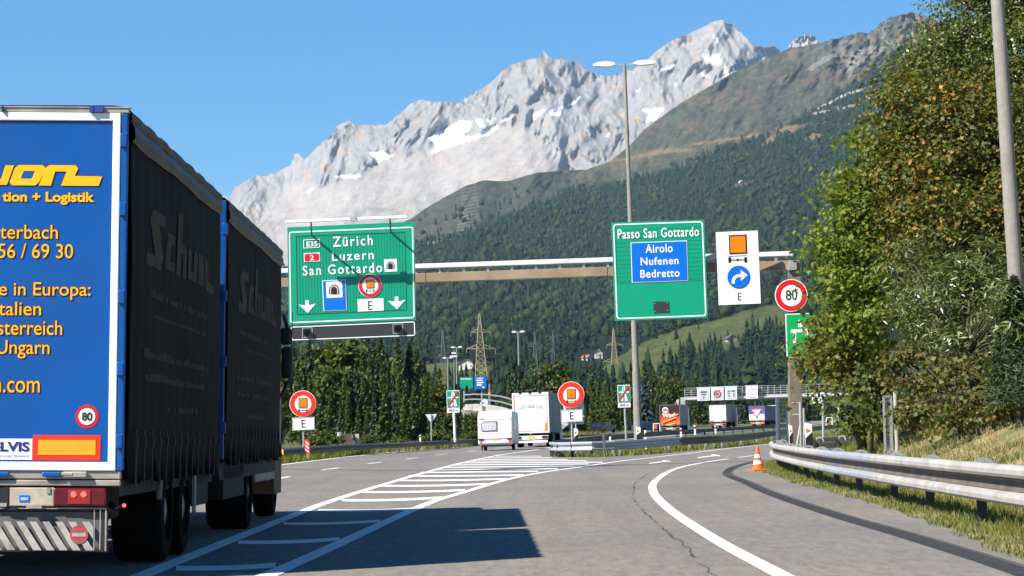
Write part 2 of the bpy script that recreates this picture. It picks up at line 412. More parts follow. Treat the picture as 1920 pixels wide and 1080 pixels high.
def asphalt():
    m, t, b = newmat('asphalt'); N, L = t.nodes, t.links
    tc = N.new('ShaderNodeTexCoord')
    def noise(s, d=4, r=.6):
        n = N.new('ShaderNodeTexNoise'); n.inputs['Scale'].default_value = s; n.inputs['Detail'].default_value = d; n.inputs['Roughness'].default_value = r
        L.new(tc.outputs['Object'], n.inputs['Vector']); return n
    def mix(a, fac, c, lo, hi, amt=1):
        r = N.new('ShaderNodeMapRange'); r.inputs[1].default_value = lo; r.inputs[2].default_value = hi; r.inputs[4].default_value = amt
        L.new(fac, r.inputs[0]); x = N.new('ShaderNodeMix'); x.data_type = 'RGBA'
        L.new(r.outputs[0], x.inputs[0]); L.new(a, x.inputs[6]); x.inputs[7].default_value = (*c, 1); return x.outputs[2]
    base = N.new('ShaderNodeRGB'); base.outputs[0].default_value = (.312, .25, .175, 1)
    c = mix(base.outputs[0], noise(.16, 6, .7).outputs[0], (.165, .148, .125), .42, .62)
    c = mix(c, noise(.55, 6, .7).outputs[0], (.205, .19, .165), .48, .68, .8)
    c = mix(c, noise(14, 4, .85).outputs[0], (.10, .09, .078), .5, .66, .85)      # aggregate
    c = mix(c, noise(19, 4, .85).outputs[0], (.36, .34, .315), .52, .7, .8)
    c = mix(c, noise(.9, 6, .75).outputs[0], (.17, .125, .08), .66, .82, .45)     # rusty stains
    mp = N.new('ShaderNodeMapping'); mp.inputs['Scale'].default_value = (1.3, .045, 1); L.new(tc.outputs['Object'], mp.inputs[0])
    st = N.new('ShaderNodeTexNoise'); st.inputs['Scale'].default_value = 1; st.inputs['Detail'].default_value = 5; st.inputs['Roughness'].default_value = .65; L.new(mp.outputs[0], st.inputs['Vector'])
    c = mix(c, st.outputs[0], (.14, .125, .105), .46, .7, .7)                     # streaks worn along the lanes
    mp2 = N.new('ShaderNodeMapping'); mp2.inputs['Scale'].default_value = (9, 1.6, 1); L.new(tc.outputs['Object'], mp2.inputs[0])
    gr_ = N.new('ShaderNodeTexNoise'); gr_.inputs['Scale'].default_value = 1; gr_.inputs['Detail'].default_value = 6; gr_.inputs['Roughness'].default_value = .85; L.new(mp2.outputs[0], gr_.inputs['Vector'])
    c = mix(c, gr_.outputs[0], (.125, .112, .095), .47, .62, .75); c = mix(c, gr_.outputs[0], (.29, .27, .24), .53, .36, .55)
    # motorway lanes: bluer, darker wheel tracks
    sx = N.new('ShaderNodeSeparateXYZ'); L.new(tc.outputs['Object'], sx.inputs[0])
    r = N.new('ShaderNodeMapRange'); r.inputs[1].default_value = -2.0; r.inputs[2].default_value = -5; r.inputs[4].default_value = .45
    L.new(sx.outputs[0], r.inputs[0]); x = N.new('ShaderNodeMix'); x.data_type = 'RGBA'
    L.new(r.outputs[0], x.inputs[0]); L.new(c, x.inputs[6]); x.inputs[7].default_value = (.105, .105, .11, 1); c = x.outputs[2]
    L.new(c, b.inputs['Base Color']); b.inputs['Roughness'].default_value = .85; b.inputs['Specular IOR Level'].default_value = .25
    bp = N.new('ShaderNodeBump'); bp.inputs['Strength'].default_value = .5; bp.inputs['Distance'].default_value = .006
    L.new(noise(35, 3, .8).outputs[0], bp.inputs['Height']); L.new(bp.outputs[0], b.inputs['Normal'])
    return m
M['asphalt'] = asphalt()
M['marking'] = pm('road_paint', (.70, .69, .66), .65, .08, 4, dirt=(.34, .325, .30), dscale=4.5, dlo=.53, dhi=.78, bump=.003, bscale=40)
M['paintold'] = pm('worn_road_paint', (.62, .61, .59), .65, .08, 4, dirt=(.20, .195, .18), dscale=6, dlo=.5, dhi=.72)
M['tyre'] = pm('tyre_streak', (.030, .029, .028), .75, .25, 3, dirt=(.075, .072, .068), dscale=4, dlo=.55, dhi=.75)
M['crack'] = pm('crack_tar', (.045, .045, .048), .8, .2, 3)

mb = MB()
def strip(mb, L, Rr, y0, y1, dy, dx, dz=0.0):
    rows = []
    n = max(2, int(math.ceil(max(interp(Rr, y) - interp(L, y) for y in np.linspace(y0, y1, 12)) / dx)) + 1)
    ys = np.linspace(y0, y1, int((y1 - y0) / dy) + 1)
    vs = []; fs = []
    for y in ys:
        a, b = interp(L, y), interp(Rr, y)
        for i in range(n): x = lerp(a, b, i / (n - 1)); vs.append((x, y, zg(x, y) + dz))
    for j in range(len(ys) - 1):
        for i in range(n - 1): k = j * n + i; fs.append((k, k + 1, k + n + 1, k + n))
    mb.add(vs, fs)
strip(mb, LEFT, RIGHT, -14, 105, 1.0, .5)
strip(mb, LEFT, MRIGHT, 105, 520, 1.5, .7)
strip(mb, RLEFT, RIGHT, 105, 230, 1.0, .7)
mb.build('road', M['asphalt'], kind='structure')

# ground sheet to the horizon
xs = np.unique(np.concatenate([np.arange(-60, 110, 2.0), np.linspace(-4000, -60, 30), np.linspace(110, 4500, 30)]))
ys = np.unique(np.concatenate([np.arange(-40, 420, 4.0), np.linspace(420, 9000, 60)]))
V = [(x, y, zg(x, y) - .05) for y in ys for x in xs]; n = len(xs)
Fc = np.array([(j * n + i, j * n + i + 1, (j + 1) * n + i + 1, (j + 1) * n + i) for j in range(len(ys) - 1) for i in range(n - 1)])
M['field'] = pm('grassy_ground', (.075, .095, .03), .95, .3, .5, dirt=(.15, .125, .06), dscale=.3, dlo=.45, dhi=.65)
put('ground', np.array(V), Fc, M['field'], org=(0, 0, 0), kind='structure')

# grassy bank right of the ramp
def zbank(x, y):
    d = x - interp(XRAIL, y) - .9
    h = 0 if d < 0 else (.42 * d * d / (d + .8) if d < 22 else .42 * 484 / 22.8 + .1 * (d - 22))
    return zg(x, y) + h + .05 * math.sin(x * 1.7 + y * .6) * min(1, max(0, d)) + .012
M['bank'] = pm('dry_grass_soil', (.24, .185, .085), .95, .25, 1.4, dirt=(.085, .11, .03), dscale=.45, dlo=.43, dhi=.58, bump=.03, bscale=9)
vs = []; fs = []; ds = [0, .25, .6, 1, 1.5, 2, 2.6, 3.3, 4, 5, 6, 7.5, 9, 11, 14, 18, 24, 32, 45, 70]
ys = np.concatenate([np.arange(-12, 100, 1.0), np.arange(100, 262, 3.0)])
for y in ys:
    xr = interp(RIGHT, y)
    for d in ds: vs.append((xr - .12 + d, y, zbank(xr - .12 + d, y) if d > 0 else zg(xr - .12, y) - .03))
n = len(ds)
for j in range(len(ys) - 1):
    for i in range(n - 1): k = j * n + i; fs.append((k, k + 1, k + n + 1, k + n))
put('bank', np.array(vs), np.array(fs), M['bank'], smooth=True, org=(0, 0, 0), kind='structure')

# left verge up to and behind the rail
LRAIL = [(300, 867, 70), (400, 858, 85), (529, 848, 105), (642, 839, 128), (751, 834.5, 152), (847, 829, 185), (895, 826.3, 207), (1000, 821.5, 245), (1060, 818.8, 268), (1150, 815.5, 300), (1240, 811.5, 335), (1320, 809, 370)]
LR = [U(*p) for p in LRAIL]
LRX = [(p.y, p.x) for p in LR]; LRZ = [(p.y, p.z) for p in LR]
vs = []; fs = []; ys = np.arange(20, 372, 3.0); fr = [0, .12, .3, .55, .8, 1, 1.5, 2.5, 5, 10]
def zverge(x, y):
    e = interp(LEFT, y); r = interp(LRX, max(y, 70)) if y >= 70 else e - 1.6
    zb = max(interp(LRZ, y) - .5, zg(e, y) + .06); t = (x - e) / min(r - e, -.8)
    return lerp(zg(e, y) - .03, zb, min(1, max(0, t) ** .7))
for y in ys:
    e = interp(LEFT, y); r = interp(LRX, y) if y >= 70 else e - 1.6
    for f_ in fr: x = e + .1 + (min(r - e, -.8)) * f_; vs.append((x, y, zverge(x, y)))
n = len(fr)
for j in range(len(ys) - 1):
    for i in range(n - 1): k = j * n + i; fs.append((k, k + n, k + n + 1, k + 1))
put('verge', np.array(vs), np.array(fs), M['field'], smooth=True, org=(0, 0, 0), kind='structure')

# ---------------------------------------------------------------- painted lines
def ribbon(mb, pts, wd, dz=.006, step=1.0):
    """pts: plan points; strip of width wd along a smooth curve through them"""
    P = [Vector((p[0], p[1])) for p in pts]; Q = []
    for i in range(len(P) - 1):
        p0, p1, p2, p3 = P[max(i - 1, 0)], P[i], P[i + 1], P[min(i + 2, len(P) - 1)]
        n = max(1, int((p2 - p1).length / step))
        for k in range(n):
            t = k / n
            Q.append(.5 * ((2 * p1) + (p2 - p0) * t + (2 * p0 - 5 * p1 + 4 * p2 - p3) * t * t + (3 * p1 - p0 - 3 * p2 + p3) * t ** 3))
    Q.append(P[-1]); vs = []; fs = []
    for i, q in enumerate(Q):
        d = (Q[min(i + 1, len(Q) - 1)] - Q[max(i - 1, 0)]).normalized(); s = Vector((d.y, -d.x)) * wd / 2
        for c in (q - s, q, q + s): vs.append((c.x, c.y, zg(c.x, c.y) + dz))
    for i in range(len(Q) - 1):
        for j in (0, 1): k = i * 3 + j; fs.append((k, k + 1, k + 4, k + 3))
    mb.add(vs, fs); return Q
def gp(pts): return [G(*p).to_2d() for p in pts]
def gpoly_strip(mb, pts, th, dz=.006, n=16, sag=1.0):
    """a band given by its centre line in the photo, th pixels thick"""
    xs = np.linspace(pts[0][0], pts[-1][0], n); vs = []; fs = []
    pf = np.polyfit([p[0] - xs[0] for p in pts], [p[1] for p in pts], min(2, len(pts) - 1))
    for x in xs:
        y = float(np.polyval(pf, x - xs[0])) * sag + (1 - sag) * lerp(pts[0][1], pts[-1][1], (x - xs[0]) / (xs[-1] - xs[0]))
        for k in (.5, 0, -.5):
            g = G(x, y + th * k); vs.append((g.x, g.y, zg(g.x, g.y) + dz))
    for i in range(n - 1):
        for j in (0, 1): k = i * 3 + j; fs.append((k, k + 3, k + 4, k + 1))
    mb.add(vs, fs)
mk = MB()
ribbon(mk, [(-3.05, 3), (-3.05, 14), (-3.06, 21.4), (-3.02, 37.4), (-2.95, 45), (-2.64, 58), (-2.1, 75), (-1.22, 97), (.5, 125), (2.35, 143.5), (5.2, 172), (12, 219), (23, 269), (38, 330), (57, 400)], .2)
ribbon(mk, [(-3.2, 3), (-2.5, 12), (-1.94, 20.5), (-1.15, 40), (-.6, 48), (1.0, 66), (3.41, 80.7), (5.5, 92), (8.9, 107), (12.6, 124), (16.5, 140), (22, 160), (32, 190)], .2)
ribbon(mk, [(2.0, 4), (2.2, 12), (2.28, 18.6), (2.38, 25), (2.68, 35), (3.16, 45), (3.9, 54.6), (5.4, 68.4), (7.0, 78.4), (9.0, 87.8)], .165)
for k in range(6):
    y = 90.5 + k * 9; q = [(interp([(88, 9.1), (96, 11.0), (110, 14.8), (125, 19), (140, 23.7), (160, 30)], y + d), y + d) for d in (0, 1.5, 3, 4.5)]; ribbon(mk, q, .17)
ribbon(mk, [(-8.45, 3), (-8.4, 40), (-8.3, 70), (-8.02, 92), (-6.95, 130), (-4.6, 176), (-2.3, 191 + 6), (4, 230), (11.6, 270), (25.6, 330), (44, 400)], .16)
DL = [(20, -5.75), (62, -5.85), (81, -5.7), (100, -4.97), (116.5, -4.04), (135.5, -2.88), (150, -1.6), (172, .6), (191, 3.6), (230, 9.0), (270, 17.5), (330, 32), (400, 50)]
for k in range(-2, 17):
    y = 81 + 18 * k; ribbon(mk, [(interp(DL, y + d), y + d) for d in (0, 1.5, 3, 4.5, 6)], .15)
for pts, th in [([(641, 938), (731, 941), (828, 933)], 6), ([(680, 922.7), (762, 925), (872, 919)], 5), ([(713, 911), (792, 913), (914, 907.6)], 4.4),
                ([(742, 901), (822, 902.5), (950, 898)], 3.8), ([(766, 892.5), (852, 893.7), (982, 890.7)], 3.3), ([(789, 886), (1009, 884)], 2.9),
                ([(810, 881), (1046, 878.6)], 2.5), ([(828, 876.5), (1079, 874.4)], 2.2), ([(847, 872), (1104, 870)], 2), ([(862, 868.2), (1130, 866.7)], 1.8),
                ([(880, 864.8), (1100, 864)], 1.6), ([(896, 861.8), (1064, 861.5)], 1.5), ([(913, 858.6), (1035, 858.4)], 1.4), ([(930, 855.4), (1015, 855.4)], 1.2),
                ([(597, 957), (690, 960), (777, 954)], 7), ([(532, 982), (610, 985), (712, 977)], 9), ([(447, 1017), (540, 1020), (637, 1011)], 13), ([(330, 1066), (420, 1069), (517, 1060)], 18)]:
    gpoly_strip(mk, pts, th * (.7 if pts[0][0] > 600 else .5), .004, 20, .4)
mk.build('road_markings', M['marking'], kind='structure')
mk = MB()
for ax, ay, s in ((1237, 866.5, 1.0), (1329, 855.8, 1.05)):
    gpoly_strip(mk, [(ax - 20 * s, ay + 2.6), (ax - 8 * s, ay + 1.2), (ax + 4 * s, ay - .8), (ax + 14 * s, ay - 1.6)], 1.7 * s, .005, 14)
    gpoly_strip(mk, [(ax + 5 * s, ay - 2.8), (ax + 12 * s, ay - 2.4), (ax + 20 * s, ay - .9)], 1.6 * s, .005, 8)
mk.build('lane_arrows', M['paintold'], kind='structure')
mk = MB()
SK = [(3.0, 4), (3.62, 12), (4.04, 17.8), (4.3, 24), (4.5, 30.7), (4.95, 41), (5.5, 50), (6.05, 59.3), (7.05, 67.9), (8.2, 75), (9.6, 82)]
for off, wd in ((-.10, .036), (-.052, .044), (0, .048), (.052, .044), (.10, .036), (.15, .014)):
    ribbon(mk, [(x + off * (1 if y > 10 else 1), y) for x, y in SK], wd, .005)
mk.build('tyre_marks', M['tyre'], kind='structure')
mk = MB(); cr = gp([(1259, 874), (1210, 891), (1189.5, 907), (1186.6, 931), (1201, 954), (1226, 976), (1248, 996), (1283, 1021), (1306, 1050), (1338, 1077), (1375, 1110)])
dense = []
for i in range(len(cr) - 1):
    m_ = max(2, int((cr[i + 1] - cr[i]).length / .35))
    for k in range(m_):
        p = cr[i].lerp(cr[i + 1], k / m_); dense.append((p.x + rnd.gauss(0, .018), p.y + rnd.gauss(0, .05)))
for i in range(0, len(dense) - 2, 2):
    if rnd.random() < .85: ribbon(mk, dense[i:i + 3], rnd.choice((.008, .011, .016, .03)), .004)
mk.build('road_crack', M['crack'], kind='structure')

# ================================================================ MOUNTAINS
def rays(px, py):
    q = np.stack([px - 960, 540 - py, np.full_like(px, -F)], -1); m = np.array(CM); return q @ m.T
def terrain_mat(name, noise_amt=.25, s1=.004, s2=.03, bump=6, rough=.9):
    m, t, b = newmat(name); N, L = t.nodes, t.links
    at = N.new('ShaderNodeAttribute'); at.attribute_name = 'cover'
    tc = N.new('ShaderNodeTexCoord')
    a = N.new('ShaderNodeTexNoise'); a.inputs['Scale'].default_value = s1; a.inputs['Detail'].default_value = 8; a.inputs['Roughness'].default_value = .7
    c = N.new('ShaderNodeTexNoise'); c.inputs['Scale'].default_value = s2; c.inputs['Detail'].default_value = 6; c.inputs['Roughness'].default_value = .75
    for n_ in (a, c): L.new(tc.outputs['Object'], n_.inputs['Vector'])
    ad = N.new('ShaderNodeMath'); ad.operation = 'ADD'; L.new(a.outputs[0], ad.inputs[0]); L.new(c.outputs[0], ad.inputs[1])
    r = N.new('ShaderNodeMapRange'); r.inputs[1].default_value = .7; r.inputs[2].default_value = 1.3; r.inputs[3].default_value = 1 - noise_amt; r.inputs[4].default_value = 1 + noise_amt
    L.new(ad.outputs[0], r.inputs[0])
    mu = N.new('ShaderNodeVectorMath'); mu.operation = 'SCALE'; L.new(at.outputs['Color'], mu.inputs[0]); L.new(r.outputs[0], mu.inputs['Scale'])
    L.new(mu.outputs[0], b.inputs['Base Color']); b.inputs['Roughness'].default_value = rough; b.inputs['Specular IOR Level'].default_value = .1
    bp = N.new('ShaderNodeBump'); bp.inputs['Strength'].default_value = .9; bp.inputs['Distance'].default_value = bump
    L.new(c.outputs[0], bp.inputs['Height']); L.new(bp.outputs[0], b.inputs['Normal'])
    return m
def add_cover(ob, c):
    at = ob.data.color_attributes.new('cover', 'FLOAT_COLOR', 'POINT')
    at.data.foreach_set('color', np.concatenate([c, np.ones((len(c), 1))], 1).astype(np.float32).ravel())
def mixc(c, k, col_):
    k = np.clip(k, 0, 1)[:, None]; return c * (1 - k) + np.array(col_)[None] * k
def sm(x, a, b): t = np.clip((x - a) / (b - a), 0, 1); return t * t * (3 - 2 * t)
def grid_faces(ny, nx):
    k = np.arange(ny * nx).reshape(ny, nx)
    return np.stack([k[:-1, :-1], k[:-1, 1:], k[1:, 1:], k[1:, :-1]], -1).reshape(-1, 4)

# --- far rocky range
RA = [(-700, 640), (-300, 575), (0, 535), (200, 505), (330, 455), (380, 390), (400, 360), (415, 366), (431, 374), (437.5, 353), (483, 330), (498, 332.5), (512.5, 326), (533, 318), (544, 311.7), (552, 291), (560, 289), (571, 303), (577, 295), (585, 286.7), (617, 259.6), (633, 237), (654, 227), (671, 236.7), (692, 234.6), (708, 236.7), (725, 234.6), (754, 211.7), (767, 199), (787.5, 186.7), (808, 193), (850, 193), (862.5, 195), (871, 186.7), (887.5, 176), (917, 159.6), (942, 134.6), (958, 124), (983, 114), (1010, 109.6), (1019, 95), (1029, 107.5), (1048, 114), (1053, 105), (1058, 114), (1083, 118), (1108, 136.7), (1133, 145), (1150, 143), (1171, 136.7), (1200, 124), (1215, 113), (1232, 96), (1262, 77), (1313.6, 55.5), (1339, 40.6), (1352, 38.5), (1373, 47), (1390, 64), (1416, 87.6), (1442, 90), (1450, 87.6), (1463, 96), (1500, 130), (1560, 190), (1700, 330)]
CLIFF = [(400, 470), (431, 440), (487, 418), (540, 345), (600, 350), (670, 330), (720, 300), (800, 288), (870, 266), (930, 238), (980, 240), (1020, 268), (1050, 300), (1200, 330), (1600, 400)]
nx, ny = 820, 240
gx = np.concatenate([np.linspace(-700, 340, 180, endpoint=False), np.linspace(340, 1620, 640)]); tv = np.linspace(0, 1, ny)
rx = np.array([p[0] for p in RA]); ry = np.array([p[1] for p in RA])
ridge = np.interp(gx, rx, ry) + 3.4 * fbm(gx / 9, gx * 0 + 3, 4) - 3.4 * np.maximum(0, fbm(gx / 5.5, gx * 0 + 31, 3, .6, True))
PX = np.repeat(gx[None], ny, 0); PY = 670 + (ridge[None] - 670) * tv[:, None]
cl = np.interp(PX, [p[0] for p in CLIFF], [p[1] for p in CLIFF]) + 6 * fbm(PX / 25, PY / 25, 3)
rock = sm(cl - PY, -8, 14)
rock = np.maximum(rock, sm(PX, 1010, 1060) * sm(fbm(PX / 60, PY / 45 + 7, 4) + .9 * sm(300 - PY, 0, 160), .0, .25))
def cv(pts, ox=400, oy=20, s=2.4): return [(ox + x / s, oy + y / s) for x, y in pts]
SNOW = [cv(q) for q in ([(965, 575), (1020, 545), (1110, 495), (1165, 500), (1150, 540), (1100, 560), (1160, 570), (1285, 515), (1250, 555), (1100, 600), (980, 645), (1000, 600)], [(700, 640), (760, 632), (815, 650), (745, 685)],
        [(1295, 490), (1360, 445), (1335, 490), (1300, 502)], [(530, 742), (670, 738), (640, 754), (560, 748)], [(1590, 430), (1660, 380), (1640, 405), (1605, 432)], [(1180, 490), (1205, 488), (1222, 522), (1200, 520)], [(1225, 492), (1268, 486), (1245, 508)],
        [(1510, 450), (1580, 425), (1560, 470), (1520, 475)], [(1430, 470), (1500, 440), (1450, 490)], [(420, 815), (450, 800), (435, 825)])]
SNOW += [cv(q, 1100, 0, 2.341) for q in ([(505, 240), (550, 242), (582, 232), (590, 280), (555, 285), (520, 270)], [(315, 305), (390, 285), (375, 302), (330, 312)], [(240, 480), (340, 475), (300, 530), (255, 535), (280, 505)], [(555, 155), (572, 165), (582, 190), (565, 178)],
        [(500, 320), (550, 340), (510, 335)], [(755, 220), (770, 232), (785, 265), (770, 262)], [(603, 290), (612, 300), (628, 335), (610, 335)], [(75, 600), (105, 580), (92, 598)], [(380, 368), (405, 360), (395, 380)], [(215, 395), (240, 388), (225, 405)])]
smk = np.zeros(PX.shape, bool)
for q in SNOW: smk |= inpoly(PX, PY, q)
smf = smk.astype(float)
for _ in range(3): smf = (smf + np.roll(smf, 1, 0) + np.roll(smf, -1, 0) + np.roll(smf, 1, 1) + np.roll(smf, -1, 1)) / 5
warp = 7 * fbm(PX / 60 + 9, PY / 60, 3)
CR = PX + .30 * (PY - 300) + warp + 30 * fbm(PX / 260 + 4, PY / 200, 2)                                                     # across the gullies
def rib(wv, ln, o_, oc=4): n_ = fbm(CR / wv + o_, PY / ln + o_, oc, .5, True); return n_ - n_.mean()
CR2 = PX - .55 * (PY - 300) + warp + 25 * fbm(PX / 220 + 44, PY / 160, 2)
def rib2(wv, ln, o_, oc=4): n_ = fbm(CR2 / wv + o_, PY / ln + o_, oc, .5, True); return n_ - n_.mean()
qm = sm(fbm(PX / 150 + 50, PY / 130, 3), -.12, .12); rough = .2 + .8 * sm(fbm(PX / 62 + 21, PY / 55, 3), -.2, .3)
big = 150 * rib(150, 240, 0, 3) + qm * 105 * rib(62, 130, 3, 3) + (1 - qm) * 105 * rib2(70, 120, 5, 3)
relief = big + rough * (qm * 50 * rib(24, 62, 7, 5) + (1 - qm) * 50 * rib2(26, 55, 9, 5) + 19 * rib(10, 25, 12, 3))
strata = rough * 19 * fbm((PX - PY * .8) / 16, (PX * .6 + PY) / 34, 5, .6, True)
gs = fbm((PX + PY * .9) / 34, (PY - PX * .3) / 150, 5, .5)
kx = np.arange(-60, 61); kw = np.exp(-(kx / 26.) ** 2); kw /= kw.sum()
rsm = np.convolve(np.pad(ridge, 60, 'edge'), kw, 'valid')
YD = 9200 + 2300 * np.clip((600 - PY) / (600 - rsm[None]), 0, 1.3)
YD = YD - rock * (big * .45 * smf + (1 - smf) * (relief + strata)) - (1 - rock) * (22 * gs + .13 * relief) + 110 * fbm(PX / 130, PY / 130 + 2, 3)
d = rays(PX.ravel(), PY.ravel()); P = np.array(EYE)[None] + d * (YD.ravel() / d[:, 1])[:, None]
back = P.reshape(ny, nx, 3)[-1].copy(); back[:, 1] += 900; back[:, 2] -= 650
back2 = back.copy(); back2[:, 1] += 500; back2[:, 2] = 100
P = np.concatenate([P, back, back2]); 
c = np.zeros((ny * nx, 3)) + np.array((.34, .31, .288))
px_, py_ = PX.ravel(), PY.ravel(); rk = rock.ravel()
c = mixc(c, rk, (.275, .268, .265))
c = mixc(c, rk * sm(fbm(px_ / 28, py_ / 30 + 3, 4), .12, .45), (.36, .28, .215))
c = mixc(c, (1 - rk) * sm(fbm((px_ + py_ * .9) / 40 + 3, (py_ - px_ * .3) / 90, 4), .05, .4) * .5, (.37, .30, .25))
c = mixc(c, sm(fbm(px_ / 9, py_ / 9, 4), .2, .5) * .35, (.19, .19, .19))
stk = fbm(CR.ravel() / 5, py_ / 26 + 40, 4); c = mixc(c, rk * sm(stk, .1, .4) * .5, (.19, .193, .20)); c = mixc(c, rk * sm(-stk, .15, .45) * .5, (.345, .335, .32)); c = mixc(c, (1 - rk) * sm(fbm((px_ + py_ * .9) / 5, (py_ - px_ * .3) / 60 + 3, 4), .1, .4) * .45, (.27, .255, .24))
c = mixc(c, sm(py_, 330, 430) * sm(px_, 560, 720) * sm(fbm(px_ / 22, py_ / 16, 4), -.1, .3) * .75, (.20, .21, .14))
wx, wy = px_ + 3.5 * fbm(px_ / 8, py_ / 8, 3), py_ + 2.5 * fbm(px_ / 8 + 5, py_ / 8, 3)
sn = np.zeros(len(px_), bool)
for q in SNOW: sn |= inpoly(wx, wy, q)
sn |= (fbm(px_ / 26, py_ / 14 + 8, 4) > .56) & (py_ < 250) & (px_ > 860) & (rk < .8)
c[sn] = (.80, .82, .85)
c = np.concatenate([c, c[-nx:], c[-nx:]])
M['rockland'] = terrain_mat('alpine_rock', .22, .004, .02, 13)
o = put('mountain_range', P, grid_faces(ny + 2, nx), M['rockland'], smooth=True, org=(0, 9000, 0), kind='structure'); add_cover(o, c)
# --- small peak beyond the right shoulder
RB = [(1440, 150), (1462, 112), (1478, 90), (1484.5, 77), (1497, 70), (1512, 64), (1520, 66), (1527, 68), (1536, 79), (1560, 105), (1600, 150)]
nx2, ny2 = 120, 60
gx = np.linspace(1440, 1600, nx2); tv = np.linspace(0, 1, ny2)
ridge = np.interp(gx, [p[0] for p in RB], [p[1] for p in RB]) + 2 * fbm(gx / 6, gx * 0 + 8, 3)
PX = np.repeat(gx[None], ny2, 0); PY = 200 + (ridge[None] - 200) * tv[:, None]
YD = 12300 + 500 * tv[:, None] - 240 * fbm(PX / 22, PY / 30, 5, .55, True)
d = rays(PX.ravel(), PY.ravel()); P = np.array(EYE)[None] + d * (YD.ravel() / d[:, 1])[:, None]
back = P.reshape(ny2, nx2, 3)[-1].copy(); back[:, 1] += 500; back[:, 2] -= 600
c = np.zeros((ny2 * nx2, 3)) + np.array((.31, .30, .295)); c = mixc(c, sm(fbm(PX.ravel() / 14, PY.ravel() / 12, 4), .25, .4) * .9, (.8, .82, .85)); c = np.concatenate([c, c[-nx2:]])
o = put('distant_peak', np.concatenate([P, back]), grid_faces(ny2 + 1, nx2), M['rockland'], smooth=True, org=(0, 14000, 0), kind='structure'); add_cover(o, c)

# --- the wooded slope on the right, with its lower hump to the left
RC = np.array([(-800, 720), (-200, 690), (200, 655), (380, 600), (460, 545), (520, 505), (640, 462), (770, 411), (800, 389), (830, 372), (870, 350), (905, 338), (950, 340), (985, 330), (1004, 324), (1067, 319), (1100, 318), (1143, 303), (1181, 273), (1207, 243.5), (1271, 196.5), (1356, 147), (1373, 137), (1424.6, 115), (1471.6, 94), (1535.7, 79), (1578, 67), (1612.6, 57.7), (1629.7, 60), (1659.6, 34), (1685, 26.5), (1713, 20.5), (1749, 34), (1800, 60), (1900, 120), (2060, 230)], float)
BASE_Y, BASE_PY = 900.0, 800.0
def ridgeC(px): return np.interp(px, RC[:, 0], RC[:, 1]) + 1.6 * fbm(px / 14, px * 0 + 1, 4) + sm(px, 1480, 1560) * 4 * fbm(px / 16, px * 0 + 5, 4, .6, True)
def depthC(px, py, rd):
    t = np.clip((BASE_PY - py) / (BASE_PY - rd), 0, 1)
    top = np.interp(px, [380, 800, 950, 1100, 1250, 1500, 2000], [5200, 6300, 6600, 7300, 7900, 8300, 8300])
    Y = BASE_Y + (top - BASE_Y) * t ** 1.3
    g = fbm((px + py * .55) / 90, (py - px * .2) / 150, 5, .5); h = fbm((px + py * .7) / 26, py / 50 + 3, 4, .5)
    r = fbm((px + py * .2) / 18, py / 24 + 11, 5, .55, True) * sm(px, 1500, 1580) * sm(170 - py, 0, 60)
    return Y - sm(t, .05, .35) * (Y * .052 * g + Y * .012 * h + 170 * r)
def posC(px, py):
    px, py = np.asarray(px, float), np.asarray(py, float)
    d = rays(px, py); return np.array(EYE)[None] + d * (depthC(px, py, ridgeC(px)) / d[:, 1])[:, None]
FLINE = [(-800, 690), (-200, 670), (200, 640), (380, 575), (520, 505), (640, 495), (777, 457), (900, 428), (983, 391), (1067, 357), (1129, 347), (1185, 337), (1271, 312), (1356, 275), (1442, 254), (1480, 232), (1527, 205), (1570, 172), (1604, 158), (1640, 130), (1800, 90), (2060, 200)]
MEADOW = [(1118, 700), (1140, 680), (1160, 668), (1200, 645), (1240, 628), (1290, 612), (1350, 598), (1400, 582), (1450, 570), (1500, 576), (1500, 602), (1450, 616), (1415, 622), (1392, 650), (1340, 660), (1296, 664), (1262, 682), (1225, 706), (1165, 722)]
MEADOW2 = [(785, 730), (795, 684), (830, 680), (880, 678), (930, 690), (930, 735), (840, 745)]
CLEAR = [cv(q, 1100, 0, 2.341) for q in ([(770, 635), (800, 600), (850, 585), (830, 610), (790, 645)], [(840, 580), (870, 555), (1010, 535), (950, 560), (880, 595)], [(945, 612), (990, 585), (1040, 590), (1035, 605), (960, 618)], [(450, 632), (560, 615), (690, 600), (770, 580), (760, 595), (640, 615), (470, 637)],
        [(650, 808), (720, 800), (715, 818), (640, 822)], [(0, 720), (180, 690), (330, 650), (500, 655), (300, 680), (100, 715)])]
SCAR = [cv(q, 1100, 0, 2.341) for q in ([(1000, 478), (1060, 450), (1140, 408), (1228, 382), (1222, 396), (1120, 430), (1010, 482)], [(985, 498), (1100, 470), (1215, 452), (1212, 464), (1110, 482), (990, 504)])]
SCREE = [cv(q, 1100, 0, 2.341) for q in ([(955, 312), (1040, 250), (1140, 220), (1165, 232), (1230, 200), (1330, 205), (1250, 260), (1180, 292), (1150, 342), (1140, 290), (1160, 245), (1080, 255), (985, 310)],)]
nx, ny = 680, 300
gx = np.concatenate([np.linspace(-800, 390, 120, endpoint=False), np.linspace(390, 2040, 560)]); tv = np.linspace(0, 1, ny); rdg = ridgeC(gx)
PX = np.repeat(gx[None], ny, 0); PY = BASE_PY + (rdg[None] - BASE_PY) * tv[:, None]
P = posC(PX.ravel(), PY.ravel())
back = P.reshape(ny, nx, 3)[-1].copy(); back[:, 1] += 500; back[:, 2] -= 260
px_, py_ = PX.ravel(), PY.ravel(); fl = np.interp(px_, [p[0] for p in FLINE], [p[1] for p in FLINE]) + 14 * fbm(px_ / 30, py_ / 30, 4)
c = np.zeros((ny * nx, 3)) + np.array((.084, .085, .054))                                       # alpine heath
c = mixc(c, sm(fbm(px_ / 60 + 1, py_ / 40, 5), -.05, .3), (.13, .104, .064))
